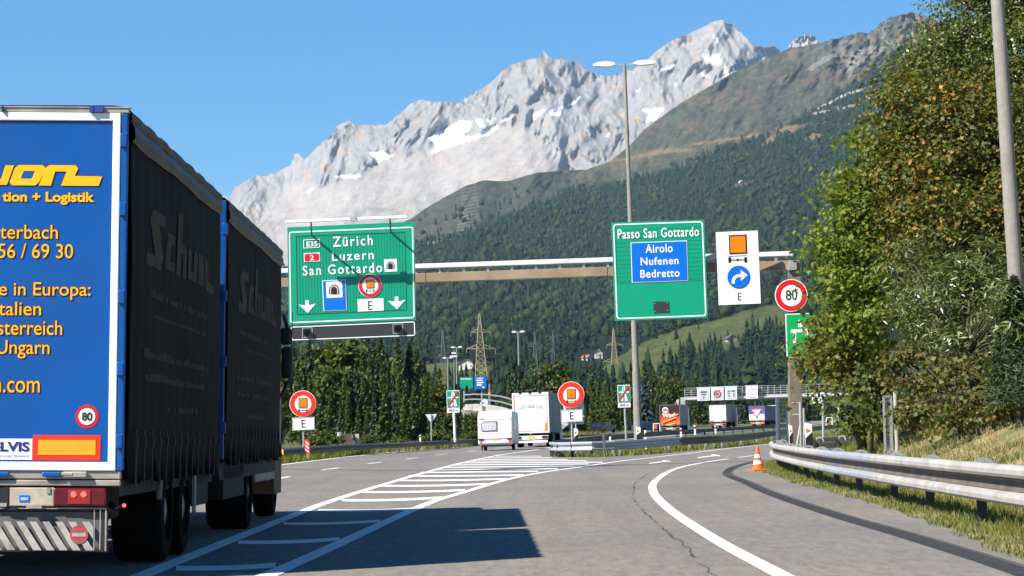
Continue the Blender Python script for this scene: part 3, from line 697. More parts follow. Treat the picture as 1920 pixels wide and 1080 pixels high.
c = mixc(c, sm(fbm((px_ + py_) / 30 + 1, py_ / 22 + 4, 5), .1, .35) * .85, (.045, .054, .038))
c = mixc(c, sm(1130 - px_, 0, 90) * .75, (.075, .083, .058))
c = mixc(c, sm(fbm((px_ - py_ * .4) / 10, py_ / 5 + 9, 4), .33, .5) * .6 * sm(px_, 1000, 1200), (.24, .19, .12))
c = mixc(c, sm(px_, 1490, 1580) * sm(150 - py_, 0, 50) * sm(fbm(px_ / 14, py_ / 12, 4), -.2, .25) * .8, (.21, .195, .18))
c = mixc(c, sm(px_, 1675, 1690) * sm(90 - py_, 0, 20) * sm(fbm(px_ / 18 + 3, py_ / 30, 3), -.1, .2) * .8, (.30, .16, .10))
wx, wy = px_ + 4 * fbm(px_ / 9, py_ / 9, 3), py_ + 3 * fbm(px_ / 9 + 5, py_ / 9, 3)
c = mixc(c, sm(fbm(px_ / 13, py_ / 8 + 60, 5, .65), .02, .22) * (py_ < fl) * .75, (.038, .048, .026)); c = mixc(c, sm(fbm(px_ / 9 + 30, py_ / 5, 5, .65), .2, .36) * (py_ < fl) * sm(px_, 950, 1150) * .6, (.20, .17, .125))
# avalanche barriers' terraces on the hump
tz = inpoly(px_, py_, [(855, 440), (866, 358), (890, 345), (900, 380), (890, 430), (870, 460)]); c[tz & (np.sin((py_ + px_ * .2) * 1.0) > .2)] = (.16, .15, .12)
fm = sm(py_, fl - 4, fl + 4); c = mixc(c, fm, (.016, .024, .012))
for q in MEADOW, MEADOW2:
    k = inpoly(wx, wy, q).astype(float); c = mixc(c, k, (.095, .125, .034)); c = mixc(c, k * sm(fbm(px_ / 26, py_ / 6, 5), -.05, .25) * .75, (.135, .12, .048)); c = mixc(c, k * sm(fbm(px_ / 9 + 3, py_ / 3.5, 4), .12, .3) * .7, (.055, .08, .025))
for q in CLEAR: c = mixc(c, inpoly(wx, wy, q) * .9, (.22, .155, .085))
for q in SCAR: c = mixc(c, inpoly(px_, wy * .4 + py_ * .6, q) * 1., (.40, .35, .29))
for q in SCREE: c = mixc(c, inpoly(wx, wy, q) * (.45 + .4 * fbm(px_ / 10, py_ / 10, 3)), (.33, .31, .27))
c = mixc(c, inpoly(wx, wy, [(777, 461), (815, 452), (850, 445), (845, 449), (800, 459)]) * 1., (.32, .27, .20))
c = np.concatenate([c, c[-nx:]])
M['slope'] = terrain_mat('alpine_slope', .42, .012, .055, 15)
o = put('wooded_slope', np.concatenate([P, back]), grid_faces(ny + 1, nx), M['slope'], smooth=True, org=(0, 3000, 0), kind='structure'); add_cover(o, c)

# --- trees of the far woods (uncountable, one mass each)
def crown_template(tiers, k):
    vs = []; fs = []
    for i in range(tiers):
        z0, z1 = .06 + .8 * i / tiers, min(1, .06 + .8 * i / tiers + 1.5 / (tiers + .6)); r = (1 - i / (tiers + .35)) ** .9
        if i == tiers - 1: z1 = 1
        o0 = len(vs)
        for j in range(k): a = 2 * math.pi * (j + .5 * (i % 2)) / k; vs.append((r * math.cos(a), r * math.sin(a), z0))
        vs.append((0, 0, z1))
        for j in range(k): fs.append((o0 + j, o0 + (j + 1) % k, o0 + k))
    return np.array(vs), np.array(fs)
def scatter(tv_, tf, pos, H, Wd, jit):
    n, k = len(pos), len(tv_)
    a = rng.uniform(0, 6.283, n); ca, sa = np.cos(a)[:, None], np.sin(a)[:, None]
    J = 1 + jit * rng.normal(size=(n, k)); x, y = tv_[:, 0] * J, tv_[:, 1] * J
    z = tv_[None, :, 2] + .04 * rng.normal(size=(n, k)) * (tv_[None, :, 2] < .97)
    v = np.stack([(x * ca - y * sa) * Wd[:, None], (x * sa + y * ca) * Wd[:, None], z * H[:, None]], -1) + pos[:, None]
    return v.reshape(-1, 3), (tf[None] + (np.arange(n) * k)[:, None, None]).reshape(-1, tf.shape[1])
N0 = 72000
qx = rng.uniform(150, 1640, N0); qy = rng.uniform(120, 790, N0)
Yq = depthC(qx, qy, ridgeC(qx)); fl = np.interp(qx, [p[0] for p in FLINE], [p[1] for p in FLINE]) + 16 * fbm(qx / 24, qy / 24, 4)
keep = (qy > fl) & (rng.uniform(size=N0) < np.clip((Yq / 7600) ** 1.7 * 1.0, .03, 1)) & (qy > ridgeC(qx) + 3)
keep |= (qy > fl - 50) & (qy > ridgeC(qx) + 8) & (rng.uniform(size=N0) < .05) & (qx < 1100)
keep &= fbm(qx / 26 + 80, qy / 14, 4) < .40
for q in [MEADOW, MEADOW2] + CLEAR + SCAR: keep &= ~inpoly(qx, qy, q)
keep &= ~((qx > 1080) & (qx < 1150) & (qy > 656) & (qy < 700)) & ~((qx > 850) & (qx < 905) & (qy > 672) & (qy < 708))
qx, qy, Yq = qx[keep], qy[keep], Yq[keep]; pos = posC(qx, qy); pos[:, 2] -= 1.5
dec = (fbm(qx / 45, qy / 32 + 20, 4) + .25 * rng.normal(size=len(qx)) > .12) & (Yq > 2300)
H = np.clip(rng.normal(17, 4.5, len(qx)), 8, 29) * (1 + .25 * fbm(qx / 20, qy / 14 + 70, 3)); near = (Yq < 3000) & ~dec; farc = ~near & ~dec
M['conif'] = leafmat('distant_conifer', [(.006, .015, .008), (.010, .022, .011), (.015, .031, .013), (.024, .042, .014)], 0, .9, .1)
M['broad'] = leafmat('distant_broadleaf', [(.015, .030, .010), (.022, .040, .013), (.032, .052, .015), (.032, .040, .014)], 0, .9, .1)
t1, f1 = crown_template(2, 6); t2, f2 = crown_template(7, 9)
va, fa = scatter(t1, f1, pos[farc], H[farc], H[farc] * .2, .3); vb, fb = scatter(t2, f2, pos[near], H[near], H[near] * .19, .28)
put('conifer_forest', np.concatenate([va, vb]), np.concatenate([fa, fb + len(va)]), M['conif'], org=(0, 3000, 0), kind='stuff', label='dark blue green conifer forest covering the mountain slope', category='forest')
ico = []
for i in range(3):
    for j in range(6): a = 6.283 * (j + .5 * (i % 2)) / 6; zz = (.18, .5, .82)[i]; rr = (.8, 1.0, .62)[i]; ico.append((rr * math.cos(a), rr * math.sin(a), zz))
ico += [(0, 0, 0.02), (0, 0, 1)]; fi = []
for i in range(2):
    for j in range(6):
        a, b = i * 6 + j, i * 6 + (j + 1) % 6; c_, d_ = a + 6, b + 6
        fi += ([(a, b, c_), (b, d_, c_)] if i % 2 else [(a, b, d_), (a, d_, c_)])
for j in range(6): fi += [(18, (j + 1) % 6, j), (19, 12 + j, 12 + (j + 1) % 6)]
vd, fd = scatter(np.array(ico), np.array(fi), pos[dec], H[dec] * .62, H[dec] * .33, .2)
put('broadleaf_forest', vd, fd, M['broad'], org=(0, 3000, 0), kind='stuff', label='lighter green broadleaf woods mixed into the conifers on the mountain slope', category='forest')
# ---------------------------------------------------------------- air
m, t, b = newmat('valley_air'); t.nodes.remove(b)
pv = t.nodes.new('ShaderNodeVolumePrincipled'); pv.inputs['Color'].default_value = (.55, .78, 1, 1); pv.inputs['Density'].default_value = 2.6e-5; pv.inputs['Anisotropy'].default_value = .2
t.links.new(pv.outputs[0], t.nodes['Material Output'].inputs['Volume'])
hb = MB(); hb.box((500, 6650, 1345), (13000, 13700, 2710)); ho = hb.build('haze', m, kind='stuff', label='thin blue valley haze softening the far slopes', category='haze')
# ================================================================ THE ROAD TRAIN ON THE LEFT
TD = 20.1; TSC = F / TD                                        # its rear face is at this depth: px per metre
T0 = U(228, 1088, TD); TILT = R(2.0)
def lx(px): return (px - 236) / TSC
def lz(py): return (1088 - py) / TSC
class Rear:
    """flat things on the rear doors, in local metres; measured off the photo's pixels"""
    def __init__(s, y0): s.y0 = y0
    def p(s, x, y, lay=0): return Vector((lx(x), s.y0 - lay * .004, lz(y)))
    def poly(s, mb, pts, lay): mb.poly([s.p(x, y, lay) for x, y in pts])
    def rect(s, mb, x0, y0, x1, y1, lay): s.poly(mb, [(x0, y1), (x1, y1), (x1, y0), (x0, y0)], lay)
    def disc(s, mb, c, r, lay, n=36): s.poly(mb, [(c[0] + r * math.cos(6.2832 * i / n), c[1] + r * math.sin(6.2832 * i / n)) for i in range(n)], lay)
    def text(s, mb, st, x0, x1, yb, h, lay, bold=.0, sp=1.0, shear=0):
        O = s.p(x0, yb, lay); put_text(mb, st, O, s.p(x1, yb, lay) - O, s.p(x0, yb - h, lay) - O, bold, sp, shear)
def smooth_loop(pts, n=3):
    """corner-cut a closed outline once or twice for rounded letters"""
    for _ in range(n):
        q = []
        for i in range(len(pts)):
            a, b = pts[i], pts[(i + 1) % len(pts)]
            q += [(lerp(a[0], b[0], .22), lerp(a[1], b[1], .22)), (lerp(a[0], b[0], .78), lerp(a[1], b[1], .78))]
        pts = q
    return pts
W = 2.55
M['strap'] = pm('strap_webbing', (.022, .021, .02), .6, .4, 8)
def wheel(root, x, y, r=.5, wdt=.32, name='wheel', twin=False):
    m_ = MB(); m_.lathe((x - wdt, y, r), [(r * .62, 0), (r * .93, .01), (r, .05), (r, wdt - .05), (r * .93, wdt - .01), (r * .6, wdt), (r * .58, wdt - .04)], 28, axis=(1, 0, 0))
    t = m_.build(name, M['rubber'], root, smooth=False)
    h = MB(); h.lathe((x - .14, y, r), [(r * .6, 0), (r * .58, .1), (r * .3, .05), (r * .28, .10), (r * .1, .12)], 20, axis=(1, 0, 0))
    h.build('rim', M['dirtymetal'], t); return t
def curtain_wall(root, y0, y1, z0, z1, name, seed):
    """a buckled tarpaulin side with straps along its hem"""
    rr = random.Random(seed); m_ = MB(); ny, nz = int((y1 - y0) / .09), 30; vs = []; fs = []
    for i in range(ny + 1):
        y = lerp(y0, y1, i / ny)
        for k in range(nz + 1):
            t = k / nz; z = lerp(z0, z1, t)
            b = .016 * math.sin(t * 3.1) * (1 + .4 * math.sin(y * 1.3 + seed)) + .0025 * math.sin(y * 11 + seed) + .004 * math.sin(z * 5 + y * 2.3)
            if t < .09: b += (.09 - t) / .09 * (.035 * math.sin(y * 9.2 + seed * 2) + .02 * math.sin(y * 21)); z += (.09 - t) / .09 * .03 * math.sin(y * 4.4 + seed)
            vs.append((b, y, z))
    for i in range(ny):
        for k in range(nz): q = i * (nz + 1) + k; fs.append((q, q + nz + 1, q + nz + 2, q + 1))
    m_.add(vs, fs); c_ = m_.build(name, M['curtain'], root, smooth=True, solid=.006)
    def bul(y, z): t = (z - z0) / (z1 - z0); return .016 * math.sin(t * 3.1) * (1 + .4 * math.sin(y * 1.3 + seed)) + .0025 * math.sin(y * 11 + seed) + .004 * math.sin(z * 5 + y * 2.3) + .006
    n = int((y1 - y0) / .46)
    for i in range(n):
        y = y0 + (i + .6) * (y1 - y0) / n; s_ = MB()
        s_.box((.05, y, z0 + .30), (.012, .035, .30)); s_.box((.058, y, z0 + .34), (.016, .045, .085)); s_.box((.05, y + rr.uniform(-.02, .02), z0 + .06), (.01, .03, .22), Matrix.Rotation(rr.uniform(-.2, .2), 3, 'X'))
        s_.build('strap', M['strap'], root)
    return bul
# outline strokes of the lettering on the curtains, on a unit grid (x along the side, z up)
GH = [[(0, .0), (.02, .16), (.13, .16), (.05, .62), (.10, .78), (.27, .78), (.26, .62), (.17, .62), (.235, .2), (.21, .0)],
      [(.26, .06), (.31, .6), (.42, .6), (.41, .46), (.36, .46), (.34, .2), (.41, .2), (.40, .06)],
      [(.43, .06), (.47, 1.0), (.53, .98), (.52, .56), (.60, .52), (.585, .06), (.53, .06), (.535, .42), (.50, .42), (.49, .06)],
      [(.61, .08), (.615, .56), (.67, .56), (.665, .22), (.70, .22), (.705, .56), (.755, .56), (.75, .08)],
      [(.77, .08), (.78, .56), (.87, .56), (.86, .08)], [(.885, .08), (.89, .56), (.955, .52), (.945, .2), (1.06, .17), (1.06, .05), (.92, .05), (.915, .42), (.905, .08)]]
def ghost_text(root, bul, y0, y1, z0, z1):
    g = MB()
    def pt(u, v):
        y, z = lerp(y0, y1, u), lerp(z0, z1, v); return Vector((bul(y, z) + .004, y, z))
    for st in GH: g.poly([pt(u, v) for u, v in st])
    g.build('faded_logo', M['ghost'], root)
    n = random.Random(int(y0 * 10))
    for row, (a, b, zz, hh) in enumerate(((.05, .95, -.42, .13), (.12, .9, -.68, .05), (.0, .98, -1.25, .14), (.02, .92, -1.55, .12), (.3, .8, -1.95, .12))):
        u = a; g = MB()
        while u < b:
            w_ = n.uniform(.012, .03); h_ = n.choice((.6, .6, .9)) * hh
            if n.random() < .88: g.poly([pt(u, zz), pt(u + w_, zz), pt(u + w_, zz + h_), pt(u, zz + h_)])
            u += w_ + .006
        g.build('faded_lettering', M['ghost'], root)
ZT, ZB = lz(203), lz(885)
def cargo_body(root, y0, y1, blue_front=True):
    m_ = MB(); m_.box((-W / 2, (y0 + y1) / 2, (ZT + ZB) / 2 - .02), (W - .08, y1 - y0 - .02, ZT - ZB - .1)); m_.build('body', M['truckblue'], root)
    m_ = MB(); rr = random.Random(int(y0)); vs = []; fs = []; n = 60                      # rolled roof tarp over the cant rail
    prof = [(-W, .0), (-W + .1, .05), (-.15, .05), (-.02, .035), (.025, -.01), (.03, -.08), (.0, -.09)]
    for i in range(n + 1):
        y = lerp(y0, y1, i / n)
        for k, (a, b) in enumerate(prof): vs.append((a + (.007 * math.sin(y * 7 + k) if k > 3 else 0), y, ZT + b - .03 + (.008 * math.sin(y * 6.3) + .009 * math.sin(y * 15)) * (k > 1)))
    for i in range(n):
        for k in range(len(prof) - 1): q = i * len(prof) + k; fs.append((q, q + 1, q + len(prof) + 1, q + len(prof)))
    m_.add(vs, fs); m_.build('roof_tarp', M['tarp'], root, smooth=True)
    m_ = MB(); vs = []; fs = []
    for i in range(n + 1):
        y = lerp(y0 + .04, y1 - .04, i / n)
        for a, b in ((.012, -.1), (.04, -.16), (.045, -.25 - .012 * math.sin(y * 1.5)), (.02, -.28 - .012 * math.sin(y * 1.5))): vs.append((a + .004 * math.sin(y * 5), y, ZT + b))
    for i in range(n):
        for k in range(3): q = i * 4 + k; fs.append((q, q + 1, q + 5, q + 4))
    m_.add(vs, fs); m_.build('roof_edge_fold', M['fold'], root, smooth=True)
    m_ = MB(); m_.box((-W / 2, (y0 + y1) / 2, ZB - .12), (W - .1, y1 - y0 - .1, .2)); m_.build('sill_beam', M['chassis'], root)

tr = thing('cargo_trailer', 'dark curtain sided trailer with blue rear doors and yellow lettering, nearest vehicle on the road', 'trailer', T0, local=True)
tr.rotation_euler = (0, TILT, 0)
LT = 6.95
cargo_body(tr, .06, LT)
bul = curtain_wall(tr, .1, LT - .02, ZB - .1, ZT - .14, 'curtain', 1)
ghost_text(tr, bul, .95, 5.9, 2.78, 3.46)
f = Rear(0.0)
m_ = MB(); m_.box((lx(-40) - .63, .03, (lz(227) + lz(870)) / 2), (lx(208) - lx(-322) - .0, .06, lz(227) - lz(870)))
m_ = MB(); f.rect(m_, -308, 227, 208, 870, 0); m_.build('door', M['truckblue'], tr)
dr = tr.children[-1]
m_ = MB()
for x0, y0, x1, y1 in ((-322, 213, 222, 228), (-322, 869, 222, 885), (207.5, 227, 222, 870), (-322, 227, -308, 870)): m_.box((lx((x0 + x1) / 2), .012, lz((y0 + y1) / 2)), (lx(x1) - lx(x0), .06, lz(y0) - lz(y1)))
m_.build('door_frame', M['white'], tr, bevel=.008)
m_ = MB(); m_.box((lx(-43), .03, lz(207.5)), (lx(237) - lx(-323), .09, .05)); m_.box((lx(-43), .0, lz(203)), (2.6, .05, .012)); m_.build('roof_rim', M['dirtymetal'], tr, bevel=.01)
m_ = MB(); m_.box((lx(177), -.03, lz(207)), (.12, .04, .05)); m_.box((lx(168), -.04, lz(207)), (.03, .03, .06)); m_.box((lx(0), -.03, lz(207)), (.012, .03, .05)); m_.build('rim_latch', M['darkblue'], tr)
m_ = MB(); m_.box((lx(229), .03, (lz(213) + lz(885)) / 2), (lx(235) - lx(222), .08, lz(213) - lz(885))); m_.build('corner_post', M['truckblue'], tr, bevel=.01)
for y in (265, 395, 560, 695, 830):
    m_ = MB(); m_.box((lx(228.5), -.015, lz(y)), (.055, .05, .115)); m_.cyl((lx(234), -.02, lz(y - 14)), (lx(234), -.02, lz(y + 14)), .014); m_.build('hinge', M['truckblue'], tr, bevel=.006)
# lettering: brown outline under yellow
def door_text(st, x0, x1, yb, h, bold=0, grow=1.7):
    a, b = MB(), MB()
    f.text(a, st, x0 - grow * .6, x1 + grow * .6, yb + grow * .6, h + grow * 1.2, 1, bold + .035); f.text(b, st, x0, x1, yb, h, 2.0, bold)
    o_ = a.build('lettering_outline', M['brownink'], dr); b.build('lettering', M['yellowink'], dr)
door_text('tion + Logistik', 2, 174, 387, 24, .03)
door_text('terbach', -1, 107, 451.5, 26)
door_text('56 / 69 30', -4, 136, 488, 27)
door_text('e in Europa:', -1, 170, 566, 32.5)
door_text('talien', -1, 78, 595.5, 25.5)
door_text('sterreich', -2, 118, 632, 27)
door_text('Ungarn', -4, 95, 676, 34)
door_text('n.com', -8, 78, 740, 22)
LOGO = [[(16, 408), (40, 320), (76, 320), (46, 408)][:0] or [(-40, 408), (-32, 382), (-3, 382), (16, 320), (54, 320), (24, 408)],
        [(168, 410), (196, 330), (214, 318), (330, 318), (344, 332), (328, 366), (452, 368), (437, 410), (268, 410), (292, 346), (240, 346), (222, 410)]]
def crop(pts): return [(x / 2.4, 180 + y / 2.4) for x, y in pts]
a, b = MB(), MB()
for q in LOGO:
    q = crop(q); cx_, cy_ = sum(p[0] for p in q) / len(q), sum(p[1] for p in q) / len(q)
    f.poly(b, q, 2.0)
    for i in range(len(q)):
        p0, p1 = q[i], q[(i + 1) % len(q)]; L_ = math.hypot(p1[0] - p0[0], p1[1] - p0[1]) or 1
        ox, oy = (p1[1] - p0[1]) / L_ * 1.2, -(p1[0] - p0[0]) / L_ * 1.2
        f.poly(a, [(p0[0] + ox, p0[1] + oy), (p1[0] + ox, p1[1] + oy), (p1[0] - ox, p1[1] - oy), (p0[0] - ox, p0[1] - oy)], 1.0 + .05 * i)
out = crop([(36, 396), (58, 332), (76, 318), (184, 318), (196, 332), (168, 396), (152, 410), (48, 410)]); inn = crop([(88, 376), (100, 346), (146, 346), (136, 376), (132, 379), (120, 379), (105, 379), (92, 379)])
inn = crop([(86, 378), (98, 346), (102, 344), (146, 344), (148, 347), (136, 377), (132, 380), (90, 380)])
for i in range(8):
    j = (i + 1) % 8; f.poly(b, [out[i], out[j], inn[j], inn[i]], 2.0)
f.poly(a, [(x + (x - 48) * .022, y + (y - 332) * .045) for x, y in out], 1.0)
a.build('logo_outline', M['brownink'], dr); b.build('logo', M['yellowink'], dr)
inx = MB(); f.poly(inx, inn, 1.5); inx.build('logo_gap', M['truckblue'], dr)
m_ = MB(); f.disc(m_, (167, 784), 22, 1); s80 = m_.build('speed_sticker', M['signred'], tr)
m_ = MB(); f.disc(m_, (167, 784), 15.5, 2); m_.build('sticker_face', M['signwhite'], s80)
m_ = MB(); f.text(m_, '80', 157.5, 177, 792, 16, 3, .03); m_.build('sticker_number', M['black'], s80)
m_ = MB(); f.rect(m_, -150, 826, 66, 865, 1); e_ = m_.build('company_plate', M['signwhite'], tr)
m_ = MB(); f.text(m_, 'ELVIS', -8, 61, 850, 18.5, 2, .035); m_.build('plate_name', M['navy'], e_)
m_ = MB(); f.text(m_, 'me Load Network', 0, 61, 860.5, 6, 2, .0, 1, .2); m_.build('plate_line', M['greyink2'], e_)
m_ = MB(); f.rect(m_, 67, 819, 193, 866, 1.4); o_ = m_.build('marker_plate', M['signbright'], tr)
m_ = MB(); f.rect(m_, 77, 828, 184, 856, 2.4); m_.build('marker_field', M['amber'], o_)
m_ = MB(); f.rect(m_, -308, 229, 207, 231.5, .7); f.rect(m_, -308, 233, 207, 234, .7); m_.build('door_seam', M['darkblue'], dr)
# sill with latches
m_ = MB(); m_.box((lx(-43), .05, lz(893)), (2.5, .1, .07)); m_.box((lx(-43), .02, lz(908)), (2.5, .06, .05)); m_.build('rear_sill', M['dirtymetal'], tr, bevel=.008)
for x in (16, 112):
    m_ = MB(); m_.box((lx(x - 8), -.03, lz(892)), (.16, .04, .04)); h_ = m_.build('door_latch', M['truckblue'], tr, bevel=.01)
    if x > 50:
        m_ = MB(); m_.box((lx(x + 36), -.035, lz(892)), (.2, .05, .05)); m_.box((lx(x + 22), -.05, lz(891)), (.1, .03, .03)); m_.build('latch_bar', M['dirtymetal'], h_, bevel=.008)
# bumper and lamps
m_ = MB(); m_.box((lx(-57), .10, lz(934)), (2.42, .12, .26)); m_.build('bumper', M['chassis'], tr)
m_ = MB(); m_.box((lx(65), .02, lz(934)), (.4, .05, .16)); m_.build('bumper_panel', M['beige'], tr, bevel=.01)
bp_ = tr.children[-1]
m_ = MB(); m_.box((lx(53), -.008, lz(937)), (.085, .006, .055)); q_ = m_.build('sticker', M['signblue'], bp_)
m_ = MB(); f2 = Rear(-.012); f2.text(m_, 'EBS', 47, 60, 940, 5, .2, .01); m_.build('sticker_lettering', M['signwhite'], bp_)
m_ = MB(); m_.box((lx(73), -.02, lz(952)), (.13, .05, .03)); m_.box((lx(98), -.0, lz(922)), (.03, .03, .05)); m_.box((lx(14), .0, lz(949)), (.06, .03, .03)); m_.build('bracket', M['dirtymetal'], tr)
m_ = MB(); m_.box((lx(8), .02, lz(933)), (.16, .05, .15)); m_.build('plug_box', M['black'], tr)
m_ = MB(); m_.box((lx(156), .015, lz(934)), (lx(206) - lx(108), .07, .155)); tl = m_.build('tail_lamp', M['redlens'], tr, bevel=.015)
M['brake'] = glow('lit_brake_lamp', (1, .05, .03), 2.6, (.5, .02, .02)); M['brakehalo'] = glow('lit_lens', (1, .02, .015), .03, (.22, .008, .01))
m_ = MB(); m_.box((lx(156), -.024, lz(934)), (.19, .01, .12)); m_.build('lit_lens', M['brakehalo'], tl, bevel=.01)
for x in (145, 164): m_ = MB(); m_.lathe((lx(x), -.03, lz(929)), [(.024, 0), (.022, .006), (.0, .01)], 16, axis=(0, -1, 0)); m_.build('bulb', M['brake'], tl)
m_ = MB(); m_.tube([(lx(205), .1, lz(945)), (lx(222), .05, lz(956)), (lx(240), .02, lz(951))], [.03, .022, .03]); a_ = m_.build('marker_arm', M['rubber'], tr, smooth=True)
m_ = MB(); m_.lathe((lx(239), -.01, lz(949)), [(.016, 0), (.012, .008)], 12, axis=(0, -1, 0)); m_.build('marker_lamp', M['brake'], a_)
# mud flap
m_ = MB(); vs = []; fs = []
for i in range(31):
    for k in range(9): x = lerp(-322, 207, i / 30); y = lerp(953, 1035, k / 8); vs.append((lx(x), .06 + .012 * math.sin(i * .9) * (k / 8) - .02 * k / 8, lz(y + (1.5 * math.sin(i * .7) if k == 8 else 0))))
for i in range(30):
    for k in range(8): q = i * 9 + k; fs.append((q, q + 1, q + 10, q + 9))
m_.add(vs, fs); fl_ = m_.build('mud_flap', M['flap'], tr, smooth=True, solid=.012)
m_ = MB(); f3 = Rear(.018)
for k in range(-16, 9):
    x = 4 + k * 24.3 - 15; x2 = min(x + 31, 190)
    if k < 7: f3.poly(m_, [(x, 980), (x + 13, 980), (x + 48, 1033), (x + 33, 1033)], 1)
f3.poly(m_, [(160, 980), (174, 980), (181, 990), (181, 1012)], 1)
m_.build('stripe', M['dirtywhite'], fl_)
m_ = MB(); f3.rect(m_, 182, 957, 184, 1032, 2); f3.rect(m_, 193, 957, 195, 1032, 2); f3.rect(m_, 203, 957, 206, 1034, 2); f3.rect(m_, -322, 954, 206, 956.5, 2); m_.build('flap_edging', M['dirtymetal'], fl_)
m_ = MB(); f3.disc(m_, (155, 1004), 17, 2.2); n_ = m_.build('round_sticker', pm('faded_red', (.34, .06, .05), .6, .2, 20), fl_)
m_ = MB(); f3.rect(m_, 142.5, 1000.5, 168, 1007.5, 3); m_.build('sticker_bar', M['dirtywhite'], fl_)
# running gear
m_ = MB(); m_.box((-.95, 3.6, .72), (.1, 7.2, .26)); m_.box((-1.6, 3.6, .72), (.1, 7.2, .26)); m_.box((-W / 2, 3.1, .5), (1.9, .14, .14)); m_.box((-W / 2, 4.45, .5), (1.9, .14, .14)); m_.bar((-W / 2, 6.8, .7), (-W / 2, 8.4, .62), .16); m_.build('chassis', M['chassis'], tr)
for y in (3.1, 4.45):
    wheel(tr, -.03, y, .49, .5); wheel(tr, -W + .53, y, .49, .5)
m_ = MB(); m_.tube([(-.04, 2.5, .62), (-.04, 2.62, .95), (-.04, 3.1, 1.09), (-.04, 3.55, 1.0)], .03); m_.box((-.02, 5.05, .62), (.03, .12, .42)); m_.build('mudguard', M['dirtymetal'], tr)

for p_, s_ in (((-.35, 5.95, .72), (.6, 1.2, .5)), ((-1.3, 1.5, .62), (2.0, .5, .3)), ((-W + .35, 5.6, .68), (.6, 1.9, .55))): m_ = MB(); m_.box(p_, s_); m_.build('dark_fill_box', M['chassis'], tr, bevel=.02)  # dark boxes added to fill the black shade under the trailer
# ---- the lorry that pulls it
T1 = T0.copy()
lo_ = thing('lorry', 'dark curtain sided lorry pulling the blue trailer, black mirror arm at its cab', 'lorry', T1, local=True)
lo_.rotation_euler = (0, TILT, 0)
Y0, Y1 = 7.6, 15.05
cargo_body(lo_, Y0, Y1)
m_ = MB(); m_.box((-.04, Y0 - .02, (ZT + ZB) / 2), (.09, .06, ZT - ZB - .06)); m_.build('corner_post', M['truckblue'], lo_, bevel=.01)
for k in range(4): m_ = MB(); m_.box((.0, Y0 - .06, ZB + .4 + k * .78), (.06, .05, .13)); m_.build('hinge', M['truckblue'], lo_, bevel=.006)
bul2 = curtain_wall(lo_, Y0 + .08, Y1 - .02, ZB - .02, ZT - .14, 'curtain', 4)
ghost_text(lo_, bul2, 8.8, 13.7, 2.78, 3.46)
m_ = MB(); m_.box((-.95, 12, .78), (.1, 10.4, .28)); m_.box((-1.6, 12, .78), (.1, 10.4, .28)); m_.box((-W / 2, 11.4, .5), (1.9, .16, .16)); m_.box((-W / 2, 16.3, .5), (1.9, .14, .14)); m_.build('chassis', M['chassis'], lo_)
wheel(lo_, -.05, 11.3, .5, .55); wheel(lo_, -W + .6, 11.3, .5, .55); wheel(lo_, -.17, 16.35, .5, .32); wheel(lo_, -W + .49, 16.35, .5, .32)
m_ = MB(); m_.cyl((-.5, 12.6, .8), (-.5, 14.4, .8), .31, n=20); m_.build('fuel_tank', M['dirtymetal'], lo_, smooth=False)
for x in (-.4, -W + .4): m_ = MB(); m_.box((x, 9.3, .74), (.7, 2.4, .55)); m_.build('dark_fill_box', M['chassis'], lo_, bevel=.02)  # same dark filler added for the shade beneath the lorry body
for z in (.98, .66): m_ = MB(); m_.box((-.05, 13.3, z), (.03, 2.9, .11)); m_.build('side_rail', M['dirtymetal'], lo_, bevel=.01)
CABX = -.17
prof = [(15.25, .55), (17.35, .55), (17.42, 1.0), (17.36, 1.75), (17.05, 3.0), (16.5, 3.55), (15.4, 3.62), (15.22, 3.4)]
m_ = MB(); m_.prism([(CABX, y, z) for y, z in prof], (-2.2, 0, 0)); cb_ = m_.build('cab', pm('cab_paint', (.05, .045, .04), .35, .2, 2, spec=.5), lo_, bevel=.05)
m_ = MB(); m_.poly([(CABX + .004, y, z) for y, z in ((16.1, 1.95), (17.2, 1.95), (17.0, 2.7), (16.15, 2.75))]); m_.build('side_window', M['glassd'], cb_)
m_ = MB(); m_.box((CABX + .003, 16.6, 1.45), (.02, .9, .5)); m_.box((CABX + .01, 15.6, 1.3), (.02, .3, .9)); m_.build('door_panel', pm('cab_trim', (.12, .10, .085), .5, .3, 4), cb_)
m_ = MB(); m_.prism([(CABX + .03, 15.6 + .25, .35), (CABX + .03, 15.62, 1.05), (CABX + .03, 17.1, 1.05), (CABX + .03, 17.1, .35)], (-.4, 0, 0)); m_.build('wheel_arch', pm('rusty_arch', (.16, .085, .04), .7, .3, 4), cb_)
m_ = MB(); m_.tube([(CABX, 16.9, 3.2), (CABX + .06, 16.95, 3.12), (CABX + .12, 17.0, 2.9)], .03); m_.tube([(CABX, 16.9, 1.85), (CABX + .06, 16.95, 1.92), (CABX + .12, 17.0, 2.1)], .03); ma = m_.build('mirror_arm', M['black'], lo_, smooth=True)
m_ = MB(); m_.box((CABX + .09, 17.0, 2.81), (.17, .14, .27)); m_.box((CABX + .11, 17.0, 2.39), (.17, .15, .5)); m_.build('mirror', M['black'], ma, bevel=.04)
m_ = MB(); m_.cyl((CABX + .17, 17.0, 2.5), (CABX + .19, 17.0, 3.2), .012, .006, 6); m_.build('antenna', M['black'], ma)
M['amberlit'] = glow('amber_lamp', (1, .32, .02), 1.6, (.6, .2, .01))
m_ = MB(); m_.box((CABX + .02, 17.25, .98), (.04, .07, .08)); m_.build('side_lamp', M['amberlit'], cb_)

